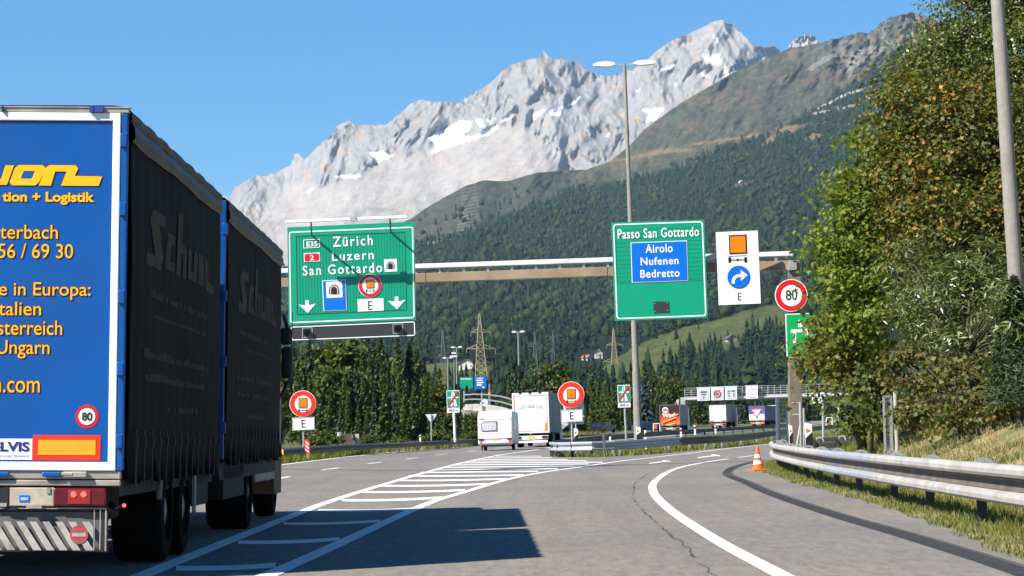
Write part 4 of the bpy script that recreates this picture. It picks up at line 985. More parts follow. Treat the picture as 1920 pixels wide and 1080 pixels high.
# ================================================================ LORRIES AND CARAVAN FARTHER ON
def lorry(label, name, px_r, py_b, Y, yaw, wd, ht, ln, doors, side, decor=None, bumper='white', cat='lorry', lampcol='redlens'):
    """rear right lower corner at pixel (px_r, py_b)"""
    c0 = U(px_r, py_b, Y); c0.z = zg(c0.x, c0.y)
    t = thing(name, label, cat, c0, local=True); t.rotation_euler = (0, 0, -R(yaw))
    zb = 1.05
    m_ = MB(); m_.box((-wd / 2, ln / 2 + .06, (ht + zb) / 2), (wd - .04, ln - .12, ht - zb)); bd = m_.build('body', side, t, bevel=.03)
    m_ = MB(); m_.box((-wd / 2, .03, (ht + zb) / 2), (wd - .1, .06, ht - zb - .12)); d_ = m_.build('rear_door', doors, t, bevel=.01)
    m_ = MB()
    for x in (-.04, -wd + .04): m_.box((x, .02, (ht + zb) / 2), (.09, .09, ht - zb))
    for z in (ht - .05, zb + .05): m_.box((-wd / 2, .022, z), (wd - .17, .08, .1))
    m_.build('door_frame', M['white'] if bumper == 'white' else M['greyink2'], t)
    m_ = MB(); m_.box((-wd / 2, .2, .72), (wd - .2, .18, .3)); b_ = m_.build('bumper', M['dirtymetal'] if bumper != 'white' else M['white'], t, bevel=.02)
    for x in (-.36, -wd + .36): m_ = MB(); m_.box((x, .09, .74), (.42, .06, .16)); m_.build('tail_lamp', M[lampcol], b_)
    m_ = MB(); m_.box((-wd / 2, .095, .75), (.5, .03, .13)); m_.build('number_plate', M['yplate'] if bumper == 'white' else M['signwhite'], b_)
    for y in (2.4, 3.7, ln - 1.2):
        for x in (-.08, -wd + .43): wheel(t, x, y, .5, .35)
    m_ = MB(); m_.box((-wd / 2, ln / 2, .8), (1.1, ln - .6, .35)); m_.build('chassis', M['chassis'], t)
    m_ = MB(); m_.prism([(-.12, y, z) for y, z in ((ln + .2, .5), (ln + 2.2, .5), (ln + 2.25, 1.6), (ln + 1.9, 3.2), (ln + .2, 3.3))], (-wd + .24, 0, 0)); m_.build('cab', M['white'], t, bevel=.05)
    if decor: decor(t, d_, wd, ht, zb)
    return t
def lt(mb, s, x0, x1, z, h, y=-.012, bold=.02, shear=0): put_text(mb, s, (x0, y, z), (x1 - x0, 0, 0), (0, 0, h), bold, 1, shear)
def deco_script(t, d_, wd, ht, zb):
    m_ = MB(); cx_, rad = -wd / 2, 3.2
    v, fc = textmesh('Scaccabarozzi', .01, 1.0, .25); lo, hi = v.min(0), v.max(0); q = (v - lo) / (hi - lo)
    m_.add([(cx_ - .95 + 1.9 * a_, -.012, ht - 1.25 + .33 * b_ + .13 * (1 - (2 * a_ - 1) ** 2)) for a_, b_ in q], fc)
    for i, s in enumerate(('TRASPORTI', 'SERVIZI', 'LOGISTICA')): lt(m_, s, cx_ - .92 + i * .63, cx_ - .38 + i * .63, ht - 1.36, .07, bold=.01)
    m_.build('door_lettering', M['greyink'], d_)
    m_ = MB()
    for x0, x1, z0, z1 in ((-wd + .12, -.1, ht - .24, ht - .20), (-wd + .12, -wd + .16, zb + .12, ht - .2), (-.14, -.1, zb + .12, ht - .2), (-wd + .12, -.1, zb + .12, zb + .16)): m_.box(((x0 + x1) / 2, -.006, (z0 + z1) / 2), (x1 - x0, .01, z1 - z0))
    m_.build('red_outline', M['signbright'], d_)
    m_ = MB(); m_.box((-.24, -.012, zb + .45), (.14, .012, .56)); m_.build('marker_plate', M['signorange'], d_)
    for k in range(3): m_ = MB(); m_.box((-wd + .6 + k * .72, -.02, ht - .03), (.2, .04, .07)); m_.build('top_hinge', M['chassis'], t)
    m_ = MB(); m_.box((-wd / 2, .0, .42), (wd - .3, .05, .16)); m_.build('underrun_bar', M['white'], t)
lorry('white box lorry with red outlined rear doors, driving just ahead of the caravan', 'box_lorry', 1031, 838, 172, 6.0, 2.66, 4.0, 12.5, M['white'], M['curtaingrey'], deco_script)
def deco_sausage(t, d_, wd, ht, zb):
    md, tt, b_ = newmat('poster_orange'); g = tt.nodes.new('ShaderNodeTexCoord'); s_ = tt.nodes.new('ShaderNodeSeparateXYZ'); tt.links.new(g.outputs['Generated'], s_.inputs[0])
    n_ = tt.nodes.new('ShaderNodeTexNoise'); n_.inputs['Scale'].default_value = 3; tt.links.new(g.outputs['Generated'], n_.inputs['Vector'])
    a_ = tt.nodes.new('ShaderNodeMath'); a_.operation = 'MULTIPLY_ADD'; a_.inputs[1].default_value = .25; tt.links.new(n_.outputs[0], a_.inputs[0]); tt.links.new(s_.outputs[2], a_.inputs[2])
    cr = tt.nodes.new('ShaderNodeValToRGB'); e = cr.color_ramp; e.elements[0].position = .3; e.elements[0].color = (.75, .13, .01, 1); e.elements[1].position = .72; e.elements[1].color = (.045, .012, .010, 1)
    k_ = e.elements.new(.55); k_.color = (.42, .045, .006, 1)
    tt.links.new(a_.outputs[0], cr.inputs[0]); tt.links.new(cr.outputs[0], b_.inputs['Base Color']); b_.inputs['Roughness'].default_value = .4
    d_.data.materials.clear(); d_.data.materials.append(md)
    m_ = MB(); lt(m_, 'Wudy', -wd + .28, -.22, ht - 1.68, .78, -.016, .06, .1); m_.build('lettering_outline', M['signred'], d_)
    m_ = MB(); lt(m_, 'Wudy', -wd + .34, -.28, ht - 1.62, .66, -.022, .03, .1); m_.build('lettering', M['signwhite'], d_)
    m_ = MB(); m_.lathe((-wd + .68, -.004, ht - .62), [(.34, 0), (.33, .008)], 24, axis=(0, -1, 0)); q = m_.build('oval_badge', M['signwhite'], d_)
    m_ = MB(); m_.box((-wd + .68, -.016, ht - .62), (.52, .01, .2)); m_.build('badge_band', M['signred'], d_)
    m_ = MB(); m_.box((-wd + .68, -.016, ht - .45), (.34, .01, .08)); m_.build('badge_top', M['signgreen2'], d_)
    m_ = MB(); so = pm('sausage', (.80, .32, .06), .4, .15, 5)
    for p0, p1, r_ in (((-wd + .35, -.05, ht - 2.05), (-.55, -.05, ht - 1.55), .09), ((-wd + .75, -.05, ht - 2.35), (-.6, -.05, ht - 2.2), .1), ((-1.1, -.05, ht - 1.45), (-.2, -.05, ht - 1.15), .07)): m_.cyl(p0, p1, r_, r_ * .9, 10)
    m_.build('sausage_picture', so, d_)
    m_ = MB(); m_.box((-1.0, -.02, ht - 2.35), (.7, .02, .16), Matrix.Rotation(-.12, 3, 'Y')); m_.build('picture_ribbon', M['signwhite'], d_)
lorry('orange and black poster backed lorry reading Wudy, behind the long guard rail', 'poster_lorry', 1276.5, 815, 268, 10.6, 2.36, 3.45, 9.5, M['black'], M['curtaingrey'], deco_sausage, 'dark')
def deco_orange(t, d_, wd, ht, zb):
    for x in (-.4, -wd + .4): m_ = MB(); m_.box((x, -.012, zb + .14), (.5, .02, .2)); m_.build('marker_plate', M['signbright'], d_)
def deco_side(t, d_, wd, ht, zb):
    deco_orange(t, d_, wd, ht, zb); m_ = MB()
    for k in range(3): m_.box((.004, 3.6, ht - .95 - k * .35), (.02, 2.4, .22))
    m_.build('side_lettering', M['greyink'], t)
lorry('plain white rear lorry with grey green side, in the middle of the distant queue', 'white_lorry', 1363.3, 807, 330, 14, 2.5, 3.55, 10, pm('lorry_pale', (.66, .66, .68), .5, .1, 1.2), M['curtaingrey'], deco_side, 'dark')
def deco_blue(t, d_, wd, ht, zb):
    m_ = MB(); m_.box((-wd / 2, -.004, zb + .5), (wd - .2, .02, .9)); m_.build('lower_board', M['signwhite'], d_)
    for x in (-.5, -wd + .55): m_ = MB(); m_.box((x, .04, .74), (.6, .05, .22)); m_.build('marker_plate', M['signorange'], t)
lorry('blue tarpaulin lorry seen behind the give way sign', 'tarp_lorry', 1435.3, 806, 335, 17, 2.35, 3.2, 11, M['bluetarp'], M['curtaindim'], deco_blue, 'dark')

# caravan
c0 = U(962, 845, 155); c0.z = zg(c0.x, c0.y)
cv_ = thing('caravan', 'small cream caravan with curtained rear window', 'caravan', c0, local=True); cv_.rotation_euler = (0, 0, -R(5.5))
wd = 2.3; H_ = 2.62
prof = [(0.05, .38), (0, .55), (.02, 1.5), (.10, 2.25), (.3, 2.5), (.7, H_), (4.6, H_ - .04), (5.1, 2.3), (5.3, 1.4), (5.1, .45), (4.6, .38)]
m_ = MB(); m_.prism([(0, y, z) for y, z in prof], (-wd, 0, 0)); b_ = m_.build('body', M['caravan'], cv_, bevel=.13)
m_ = MB(); m_.poly([(-wd + .95 - .0, -.012, 1.36), (-wd + .95, -.012, 1.36), (-.0, 0, 0)][:0] or [(-2.02, -.0, 1.32), (-1.05, -.0, 1.32), (-1.05, .045, 1.95), (-2.02, .045, 1.95)])
wn = MB(); wn.box((-1.53, .012, 1.62), (1.06, .05, .66), Matrix.Rotation(-.06, 3, 'X')); wo = wn.build('rear_window', M['glassd'], cv_, bevel=.03)
m_ = MB(); vs = []; fs = []
for i in range(25):
    for k in (0, 1): vs.append((-2.0 + .94 * i / 24, -.05 + .012 * math.sin(i * 1.7) + .035 * k - .008, 1.34 + .55 * k))
for i in range(24): fs.append((2 * i, 2 * i + 2, 2 * i + 3, 2 * i + 1))
m_.add(vs, fs); m_.build('curtain', M['curtaincloth'], wo, smooth=True)
m_ = MB(); m_.box((-wd / 2, -.02, .83), (wd - .1, .05, .05)); m_.box((-wd / 2, .0, 1.18), (wd - .06, .02, .02)); m_.box((-wd / 2, .03, 2.12), (wd - .1, .02, .02)); m_.build('trim_strip', M['vms'], cv_)
m_ = MB(); m_.box((-wd / 2 + .02, -.02, .78), (.5, .03, .11)); m_.build('number_plate', M['yplate'], cv_)
for x in (-.2, -wd + .2):
    m_ = MB(); m_.box((x, -.03, .76), (.34, .05, .12)); m_.build('tail_lamp', M['redlens'], cv_)
    m_ = MB(); m_.prism([(x - .1, -.04, .5), (x + .1, -.04, .5), (x, -.04, .68)], (0, .03, 0)); m_.build('reflector', M['signbright'], cv_)
for x in (-.85, -1.5): m_ = MB(); m_.box((x, -.01, 1.06), (.07, .03, .04)); m_.build('marker_lamp', M['signorange'], cv_)
m_ = MB(); m_.box((-2.05, -.012 + .06, 2.13), (.34, .012, .05), Matrix.Rotation(-.1, 3, 'Y')); m_.build('badge', M['signgreen2'], cv_)
for x in (-.1, -wd + .32): wheel(cv_, x, 2.7, .31, .2)
m_ = MB(); m_.bar((-.6, 4.9, .45), (-wd / 2, 6.5, .45), .08); m_.bar((-wd + .6, 4.9, .45), (-wd / 2, 6.5, .45), .08); m_.cyl((-wd + .22, .35, .02), (-wd + .22, .35, .5), .05); m_.box((-wd / 2, 1.2, .32), (1.8, 2.2, .1)); m_.build('chassis', M['chassis'], cv_)
m_ = MB(); m_.poly([(.006, y, z) for y, z in ((1.2, 1.3), (2.4, 1.3), (2.4, 1.9), (1.2, 1.9))]); m_.build('side_window', M['glassd'], cv_)
# parked cars under the trees
def car(label, px, py, Y, mat, yaw=70):
    c0 = U(px, py, Y); t = thing('parked_car', label, 'car', c0, 'cars parked beneath the trees', local=True); t.rotation_euler = (0, 0, R(yaw))
    m_ = MB(); m_.prism([(x, -.86, z) for x, z in ((-2.1, .3), (2.1, .3), (2.15, .6), (2.0, .82), (1.0, .95), (.35, 1.42), (-1.2, 1.45), (-1.95, .98), (-2.15, .9))], (0, 1.72, 0)); b_ = m_.build('body', mat, t, bevel=.07)
    for s in (-.875, .875): m_ = MB(); m_.prism([(x, s, z) for x, z in ((-1.7, .98), (.85, .98), (.3, 1.36), (-1.15, 1.38))], (0, .012 * (1 if s > 0 else -1), 0)); m_.build('side_window', M['glassd'], b_)
    for x in (-1.3, 1.35):
        for s in (-.8, .8): m_ = MB(); m_.cyl((x, s - .1, .31), (x, s + .1, .31), .31, n=18); m_.build('wheel', M['rubber'], t)
    return t
car('dark green parked car beneath the trees beside the sign with a white panel', 1040, 811, 300, pm('car_green', (.02, .06, .06), .25, .1, 1, spec=.5), 20)
car('black parked car just left of the tall double lamp', 1132, 812, 310, pm('car_black', (.012, .015, .02), .2, .1, 1, spec=.5), 60)
car('blue parked car behind the orange call box', 1215, 810, 320, pm('car_blue', (.02, .07, .16), .25, .1, 1, spec=.5), 30)
# ================================================================ SIGNS AND GANTRIES
def on_road(px, Y, py=900): p = U(px, py, Y); return Vector((p.x, p.y, zg(p.x, p.y)))
def dg_symbol(fc, root, cx, cy, s, lay):
    """vehicle with dangerous goods: orange board with dark rim above an axle; s = board width"""
    t = fc.t; m_ = MB(); fc.rect(m_, cx - s * .56, cy - s * .62, cx + s * .56, cy + s * .58, lay)
    for sx in (-1, 1): fc.rect(m_, cx + sx * s * .50 - s * .09, cy + s * .78, cx + sx * s * .50 + s * .09, cy + s * 1.12, lay)
    fc.line(m_, [(cx - s * .55, cy + s * .72), (cx + s * .58, cy + s * .68)], s * .035, lay); fc.line(m_, [(cx - s * .5, cy + s * .96), (cx + s * .5, cy + s * .94)], s * .055, lay); fc.disc(m_, (cx, cy + s * .95), s * .085, lay, 16)
    a = m_.build('vehicle_symbol', M['black'], root); m_ = MB(); fc.rect(m_, cx - s * .475, cy - s * .53, cx + s * .475, cy + s * .49, lay + 1); m_.build('orange_board', M['signorange'], root)
def tunnel_symbol(fc, root, cx, cy, s, lay):
    m_ = MB(); fc.rect(m_, cx - s / 2, cy - s / 2, cx + s / 2, cy + s / 2, lay); w_ = m_.build('tunnel_panel', M['signwhite'], root)
    m_ = MB(); r = s * .19; y0 = cy + s * .30
    fc.poly(m_, [(cx - r, y0), (cx - r, cy)] + [(cx - r * math.cos(a), cy - r * math.sin(a)) for a in np.linspace(.2, 2.94, 8)] + [(cx + r, cy), (cx + r, y0)], lay + 1)
    for k in range(9):
        a0 = math.pi * k / 9 + .06; a1 = math.pi * (k + 1) / 9 - .06
        fc.poly(m_, [(cx - q * math.cos(a), cy - q * math.sin(a)) for q, a in ((r * 1.25, a0), (r * 1.75, a0), (r * 1.75, a1), (r * 1.25, a1))], lay + 1)
    for k in range(3):
        for sx in (-1, 1): x0, x1 = cx + sx * r * 1.25, cx + sx * r * 1.75; y_ = cy + (y0 - cy) * k / 3 + s * .02; fc.poly(m_, [(x0, y_), (x1, y_), (x1, y_ + s * .07), (x0, y_ + s * .07)], lay + 1)
    m_.build('tunnel_symbol', M['black'], w_)

# ---- the gantry across the road
YG = 76.5
gb = on_road(1492, 75.4)
ga = thing('sign_gantry', 'long brown steel gantry with pale walkway spanning the whole road', 'gantry', gb)
Ya = lambda x: lerp(79.5, 75.4, (x - 300) / 1190)
BY = [(300, 555), (518, 540), (800, 521.5), (1145, 513), (1350, 501), (1493, 497)]
def beam_y(x): return 497 + (1493 - x) * .0345
m_ = MB()
for x0, x1 in ((300, 800), (801, 1140), (1141, 1500)):
    a, b = U(x0, beam_y(x0), Ya(x0)), U(x1, beam_y(x1), Ya(x1)); m_.bar(a, b, .32, .30)
m_.build('beam', M['rust'], ga, bevel=.01)
m_ = MB(); a, b = U(305, beam_y(305) - 22, Ya(305)), U(1487, beam_y(1487) - 21.5, Ya(1487)); m_.bar(a, b, .4, .15); m_.build('walkway', pm('walkway_grey', (.56, .57, .58), .5, .08, 1.5, dirt=(.42, .41, .40), dscale=.8), ga, bevel=.01)
for k in range(26):
    x = 330 + k * 45; m_ = MB(); m_.bar(U(x, beam_y(x) - 8, Ya(x) - .12), U(x - .4, beam_y(x) - 16, Ya(x) - .12), .08); m_.build('walkway_post', M['galv'], ga)
m_ = MB(); ct = U(1488.5, 505, 75.4)
m_.bar((gb.x + .02, gb.y, gb.z - .1), (ct.x, ct.y, ct.z), .36, .42); m_.build('column', M['column'], ga, bevel=.02)
m_ = MB(); m_.prism([U(1478, 507, 75.1), U(1494, 505, 75.1), U(1494, 487, 75.1), U(1482, 488, 75.1)], (0, .5, 0)); m_.build('corner_bracket', M['galv'], ga)
m_ = MB(); lb = on_road(302, 79.5); m_.bar((lb.x, lb.y, lb.z + .3), U(302, beam_y(302), 79.5), .36, .42); m_.build('column', M['column'], ga, bevel=.02)

# ---- big green destination board
zs = Face(76.0, 2.55)
zt = thing('destination_sign', 'large green motorway board for Zürich, Luzern and San Gottardo with a lamp bar above', 'road sign', U(660, 605, 76.0))
m_ = MB(); Q = [(538.8, 426.2), (777, 415.6), (779.7, 599.6), (541.2, 609.6)]; zs.panel(m_, Q, .12); m_.build('panel', M['signgreen'], zt)
m_ = MB(); zs.border(m_, [(541.6, 434.5), (774.6, 424.8), (777.4, 596.4), (544, 606)], 2.2, 5, 1); m_.build('border', M['signwhite'], zt)
IQ = [(555.5, 443), (759, 435.4), (762.5, 581), (557.5, 590)]
def bil(q, s, t): a = (lerp(q[0][0], q[1][0], s), lerp(q[0][1], q[1][1], s)); b = (lerp(q[3][0], q[2][0], s), lerp(q[3][1], q[2][1], s)); return (lerp(a[0], b[0], t), lerp(a[1], b[1], t))
m_ = MB(); zs.line(m_, [IQ[0], IQ[1]], 1.1, 1); zs.line(m_, [IQ[3], IQ[2]], 1.1, 1); zs.line(m_, [IQ[0], IQ[3]], 1.2, 1); zs.line(m_, [IQ[1], IQ[2]], 1.0, 1); m_.build('prism_frame', M['grille'], zt)
m_ = MB()
for k in range(1, 37): s = k / 37; zs.line(m_, [bil(IQ, s, 0), bil(IQ, s, 1)], .8, .8)
m_.build('prism_seam', M['seam'], zt)
for tx_ in (('Zürich', 624.5, 699, 463, 19), ('Luzern', 623, 701, 489.5, 17), ('San Gottardo', 568, 717, 517, 18.5)):
    m_ = MB(); zs.text(m_, *tx_, 2, .012, 1.25); m_.build('lettering', M['signwhite'], zt)
m_ = MB(); zs.border(m_, [(568.5, 449.3), (599.5, 447.6), (600, 464), (569, 465.8)], 1.2, 2, 2); zs.text(m_, 'E35', 575, 595.5, 462.5, 9.5, 2, .02); m_.build('route_number', M['signwhite'], zt)
m_ = MB(); zs.rect(m_, 569.5, 474, 599.5, 490.5, 2); p_ = m_.build('motorway_number', M['signwhite'], zt)
m_ = MB(); zs.poly(m_, [(571.4, 476.6), (584.5, 475), (597.8, 475.2), (598.4, 482), (598.2, 488.2), (585, 488.8), (571.8, 489.8), (571, 483)], 3); m_.build('red_shield', M['signred'], p_)
m_ = MB(); zs.text(m_, '2', 581.5, 588.5, 488, 10, 4, .02); m_.build('route_digit', M['signwhite'], p_)
tunnel_symbol(zs, zt, 732, 497.5, 23.5, 2)
m_ = MB(); zs.rect(m_, 604, 525, 648, 582.5, 2); p_ = m_.build('tunnel_sign', M['signwhite'], zt)
m_ = MB(); zs.rect(m_, 605.2, 526.2, 646.8, 581.3, 3); m_.build('blue_field', M['signblue'], p_)
tunnel_symbol(zs, p_, 626.2, 543, 30, 4)
m_ = MB(); zs.disc(m_, (694, 535.5), 22.2, 2); p_ = m_.build('prohibition_disc', M['signwhite'], zt)
m_ = MB(); zs.ring(m_, (694, 535.5), 15.2, 21.4, 3); m_.build('red_ring', M['signred'], p_)
dg_symbol(zs, p_, 694, 532.5, 13.6, 3)
m_ = MB(); zs.rect(m_, 670.2, 560.2, 718.6, 583.2, 2); p_ = m_.build('letter_plate', M['signwhite'], zt)
m_ = MB(); zs.text(m_, 'E', 690.5, 698, 581, 16.5, 3, .0); m_.build('plate_letter', M['black'], p_)
for ax, ay in ((576, 575), (743.5, 568)):
    m_ = MB(); zs.poly(m_, [(ax - 3.4, ay - 11.8), (ax + 3.2, ay - 12.1), (ax + 3.6, ay - 2.6), (ax + 16.5, ay - 5.8), (ax + 1.2, ay + 11.6), (ax - 16, ay - 3.8), (ax - 3, ay - 2.4)], 2); m_.build('lane_arrow', M['signwhite'], zt)
m_ = MB(); zs.panel(m_, [(543.8, 611.5), (778.6, 601.5), (779.6, 630.4), (546, 639.5)], .12); lp_ = m_.build('signal_panel', M['grille'], zt)
m_ = MB(); zs.border(m_, [(544.6, 612.6), (777.6, 602.6), (778.6, 629.4), (546.8, 638.4)], 1.7, 4, 1); m_.build('panel_border', M['signwhite'], lp_)
for x in (576, 746):
    y = 624 - (x - 576) * .043; m_ = MB(); zs.border(m_, [(x - 9.6, y - 9.4), (x + 9.6, y - 10), (x + 9.8, y + 8.6), (x - 9.4, y + 9.4)], .9, 1, 2); m_.build('signal_frame', M['seamw'], lp_)
    m_ = MB(); m_.lathe(zs.p(x + 1, y + .5, 1), [(.115, 0), (.13, .10), (.11, .10), (.10, .02)], 18, axis=(0, -1, 0)); m_.build('signal_hood', M['black'], lp_)
YB = 74.95
m_ = MB(); a, b = U(535, 416, YB), U(657, 410.7, YB); m_.bar(a, b, .12, .085); a, b = U(669, 410.3, YB), U(763, 406.3, YB); m_.bar(a, b, .12, .085); lb_ = m_.build('lamp_bar', M['white'], zt, bevel=.01)
m_ = MB(); m_.bar(U(658, 411, YB), U(668.5, 410.5, YB), .16, .15); m_.build('lamp_joint', M['galv'], lb_)
for x in (583, 731):
    m_ = MB(); m_.bar(U(x, 414.5 - (x - 583) * .043, YB), U(x + 1.5, 441 - (x - 583) * .043, 75.97), .05); m_.build('lamp_arm', M['greyink2'], zt)

# ---- green pass board
ps = Face(75.0, 2.0)
pt_ = thing('destination_sign', 'green Passo San Gottardo board with a blue panel listing Airolo, Nufenen and Bedretto', 'road sign', U(1240, 598, 75.0))
m_ = MB(); ps.panel(m_, [(1146.5, 417.3), (1320.4, 411.5), (1327.3, 595.3), (1153.4, 601.6)], .12); m_.build('panel', M['signgreen'], pt_)
m_ = MB(); ps.border(m_, [(1149.2, 420.2), (1317.6, 414.6), (1324.6, 592.6), (1156, 598.6)], 2.2, 6, 1); m_.build('border', M['signwhite'], pt_)
m_ = MB()
for k in range(1, 14): y = 424 + k * 8; ps.line(m_, [(1154, y), (1318, y - 5.7)], .7, .7)
ps.line(m_, [(1153.5, 424), (1157, 531.5)], .8, .8); ps.line(m_, [(1157, 531.5), (1318.5, 525.5)], .8, .8); m_.build('panel_seam', M['seam'], pt_)
m_ = MB(); ps.text(m_, 'Passo San Gottardo', 1158.5, 1311, 448.2, 18.3, 2, .012, 1.12); m_.build('lettering', M['signwhite'], pt_)
m_ = MB(); ps.poly(m_, [(1182.4, 454.6), (1288, 450.8), (1290.4, 526.4), (1184.8, 530.2)], 2); p_ = m_.build('place_panel', M['signwhite'], pt_)
m_ = MB(); ps.poly(m_, [(1183.6, 455.8), (1286.8, 452.2), (1289.2, 525.2), (1186, 528.8)], 3); m_.build('blue_field', M['signblue'], p_)
for tx_ in (('Airolo', 1210.5, 1261.5, 474.6, 16.2), ('Nufenen', 1201.5, 1272.5, 497.8, 15), ('Bedretto', 1201, 1274.5, 521.2, 15)):
    m_ = MB(); ps.text(m_, *tx_, 4, .014, 1.1); m_.build('panel_lettering', M['signwhite'], p_)
m_ = MB(); ps.rect(m_, 1225, 565.4, 1254, 586.4, 2); p_ = m_.build('dark_cover', M['grille'], pt_)
m_ = MB()
for x, y in ((1228, 569), (1251.5, 567.5), (1228, 583.5), (1252, 582)): ps.disc(m_, (x, y), .9, 3, 10)
m_.build('cover_screw', M['seamw'], p_)

# ---- white dangerous goods direction board
ds_ = Face(74.7, 2.3)
dt = thing('direction_sign', 'white board with an orange vehicle symbol above a blue right turn arrow and letter E', 'road sign', U(1386, 570, 74.7))
m_ = MB(); ds_.panel(m_, [(1342.5, 435.3), (1420.6, 432.2), (1426.6, 568.8), (1348.2, 572)], .08); m_.build('panel', M['signwhite'], dt)
dg_symbol(ds_, dt, 1383, 458.8, 30, 1)
m_ = MB(); ds_.disc(m_, (1385.3, 519.6), 21.6, 1); p_ = m_.build('blue_rim', M['black'], dt)
m_ = MB(); ds_.disc(m_, (1385.3, 519.6), 21.0, 2); m_.build('blue_disc', M['signblue'], p_)
m_ = MB(); arc = [(1371.8, 532), (1372.4, 524), (1375, 519), (1379, 515.8), (1384, 514.2), (1388.6, 513.8)]; arc2 = [(1377.4, 531.6), (1377.8, 526), (1379.6, 522.4), (1382.4, 520.3), (1385.6, 519.4), (1389, 519.2)]
for i in range(5): ds_.poly(m_, [arc[i], arc[i + 1], arc2[i + 1], arc2[i]], 3)
ds_.poly(m_, [(1388.4, 506), (1401.8, 515.6), (1389.4, 526.8)], 3); m_.build('turn_arrow', M['signwhite'], p_)
m_ = MB(); ds_.text(m_, 'E', 1383.6, 1390.4, 563.2, 13.6, 1, .0); m_.build('sign_letter', M['black'], dt)

# ---- speed limit and green sign on the gantry column
ss = Face(74.9, 1.9)
st_ = thing('speed_limit_sign', 'round red rimmed 80 speed limit sign on the gantry column beside the tree', 'road sign', U(1484, 585, 74.9))
m_ = MB(); n = 40; m_.prism([ss.p(1483.6 + 30.6 * math.cos(6.2832 * i / n), 553.8 + 30.6 * math.sin(6.2832 * i / n)) for i in range(n)], (0, .04, 0)); m_.build('panel', M['signwhite'], st_)
m_ = MB(); ss.ring(m_, (1483.6, 553.8), 20, 29.2, 1); m_.build('red_ring', M['signred'], st_)
m_ = MB(); ss.text(m_, '80', 1473.5, 1495, 563.2, 19.5, 1, .008); m_.build('speed_number', M['black'], st_)
gs_ = thing('motorway_sign', 'bright green board with white symbol below the 80 sign, half hidden by leaves', 'road sign', U(1500, 670, 74.9))
m_ = MB(); ss.panel(m_, [(1472.6, 588.6), (1528, 586.4), (1530.4, 668.6), (1475.4, 671)], .05); m_.build('panel', M['signwhite'], gs_)
m_ = MB(); ss.poly(m_, [(1474, 590.2), (1526.6, 588), (1529, 667.2), (1476.8, 669.4)], 1); m_.build('green_field', M['signgreen2'], gs_)
m_ = MB(); ss.poly(m_, [(1483, 618), (1519, 616.5), (1519.2, 622), (1515, 622.4), (1515.5, 628), (1510, 628.3), (1509.6, 622.6), (1492.5, 623.2), (1493, 643), (1487.5, 643.2), (1487, 624), (1483.2, 624.2)], 2); ss.poly(m_, [(1497, 600), (1504, 599.8), (1505.5, 613), (1496.5, 613.4)], 2); m_.build('motorway_symbol', M['signwhite'], gs_)

# ---- round signs with the letter E at either side
def round_sign(label, cx, cy, r, plate, Y, posts, y_base, inner, back=None, sub_h=.5):
    fc = Face(Y, 1.9); b0 = on_road(posts[0], Y); zb = U(cx, y_base, Y).z
    t = thing('prohibition_sign', label, 'road sign', (b0.x, b0.y, zb))
    m_ = MB(); n = 40; m_.prism([fc.p(cx + r * math.cos(6.2832 * i / n), cy + r * math.sin(6.2832 * i / n)) for i in range(n)], (0, .04, 0)); d_ = m_.build('disc', M['signwhite'], t)
    m_ = MB(); fc.ring(m_, (cx, cy), inner, r * .965, 1); m_.build('red_ring', M['signbright'], d_)
    dg_symbol(fc, d_, cx, cy - r * .06, r * .60, 1)
    x0, y0, x1, y1 = plate
    m_ = MB(); fc.panel(m_, [(x0, y0 + .8), (x1, y0 - .8), (x1 + .5, y1 - .8), (x0 + .5, y1 + .8)], .03); p_ = m_.build('letter_plate', M['signwhite'], t)
    m_ = MB(); fc.border(m_, [(x0 + .6, y0 + 1.4), (x1 - .6, y0 - .2), (x1 - .1, y1 - 1.4), (x0 + 1.1, y1 + .2)], .6, 2, 1); mx_ = (x0 + x1) / 2; h = y1 - y0; fc.text(m_, 'E', mx_ - h * .14, mx_ + h * .16, y1 - h * .22, h * .58, 1, .0); m_.build('plate_letter', M['black'], p_)
    for px_ in posts:
        m_ = MB(); a = U(px_, y_base + 6, Y + .09); m_.cyl(a, U(px_ - (y_base - y0) * .02, y0 - r, Y + .09), .045); m_.build('post', M['galv'], t)
    return t, fc
round_sign('red ringed dangerous goods sign with letter E beside the red and white marker board', 567.8, 757, 25, (547.8, 782.5, 590, 806.8), 118, (569.5,), 846, 15.8)
t_, f_ = round_sign('red ringed dangerous goods sign with letter E behind the guard rail nose', 1070.8, 740.3, 25, (1051.6, 768, 1092.6, 791.5), 121, (1073, 1080.5), 846, 15.2)
m_ = MB(); q = MB(); f2_ = Face(121.25, 1.9); f2_.panel(q, [(1056, 752.5), (1094.5, 751.5), (1095.6, 795), (1057.5, 796.5)], .03); w_ = q.build('back_panel', M['vms'], t_)
m_ = MB()
for k in range(9): f2_.line(m_, [(1056.5, 757 + k * 4.5), (1095, 755.8 + k * 4.5)], .6, 1)
m_.build('panel_seam', M['galv'], w_)

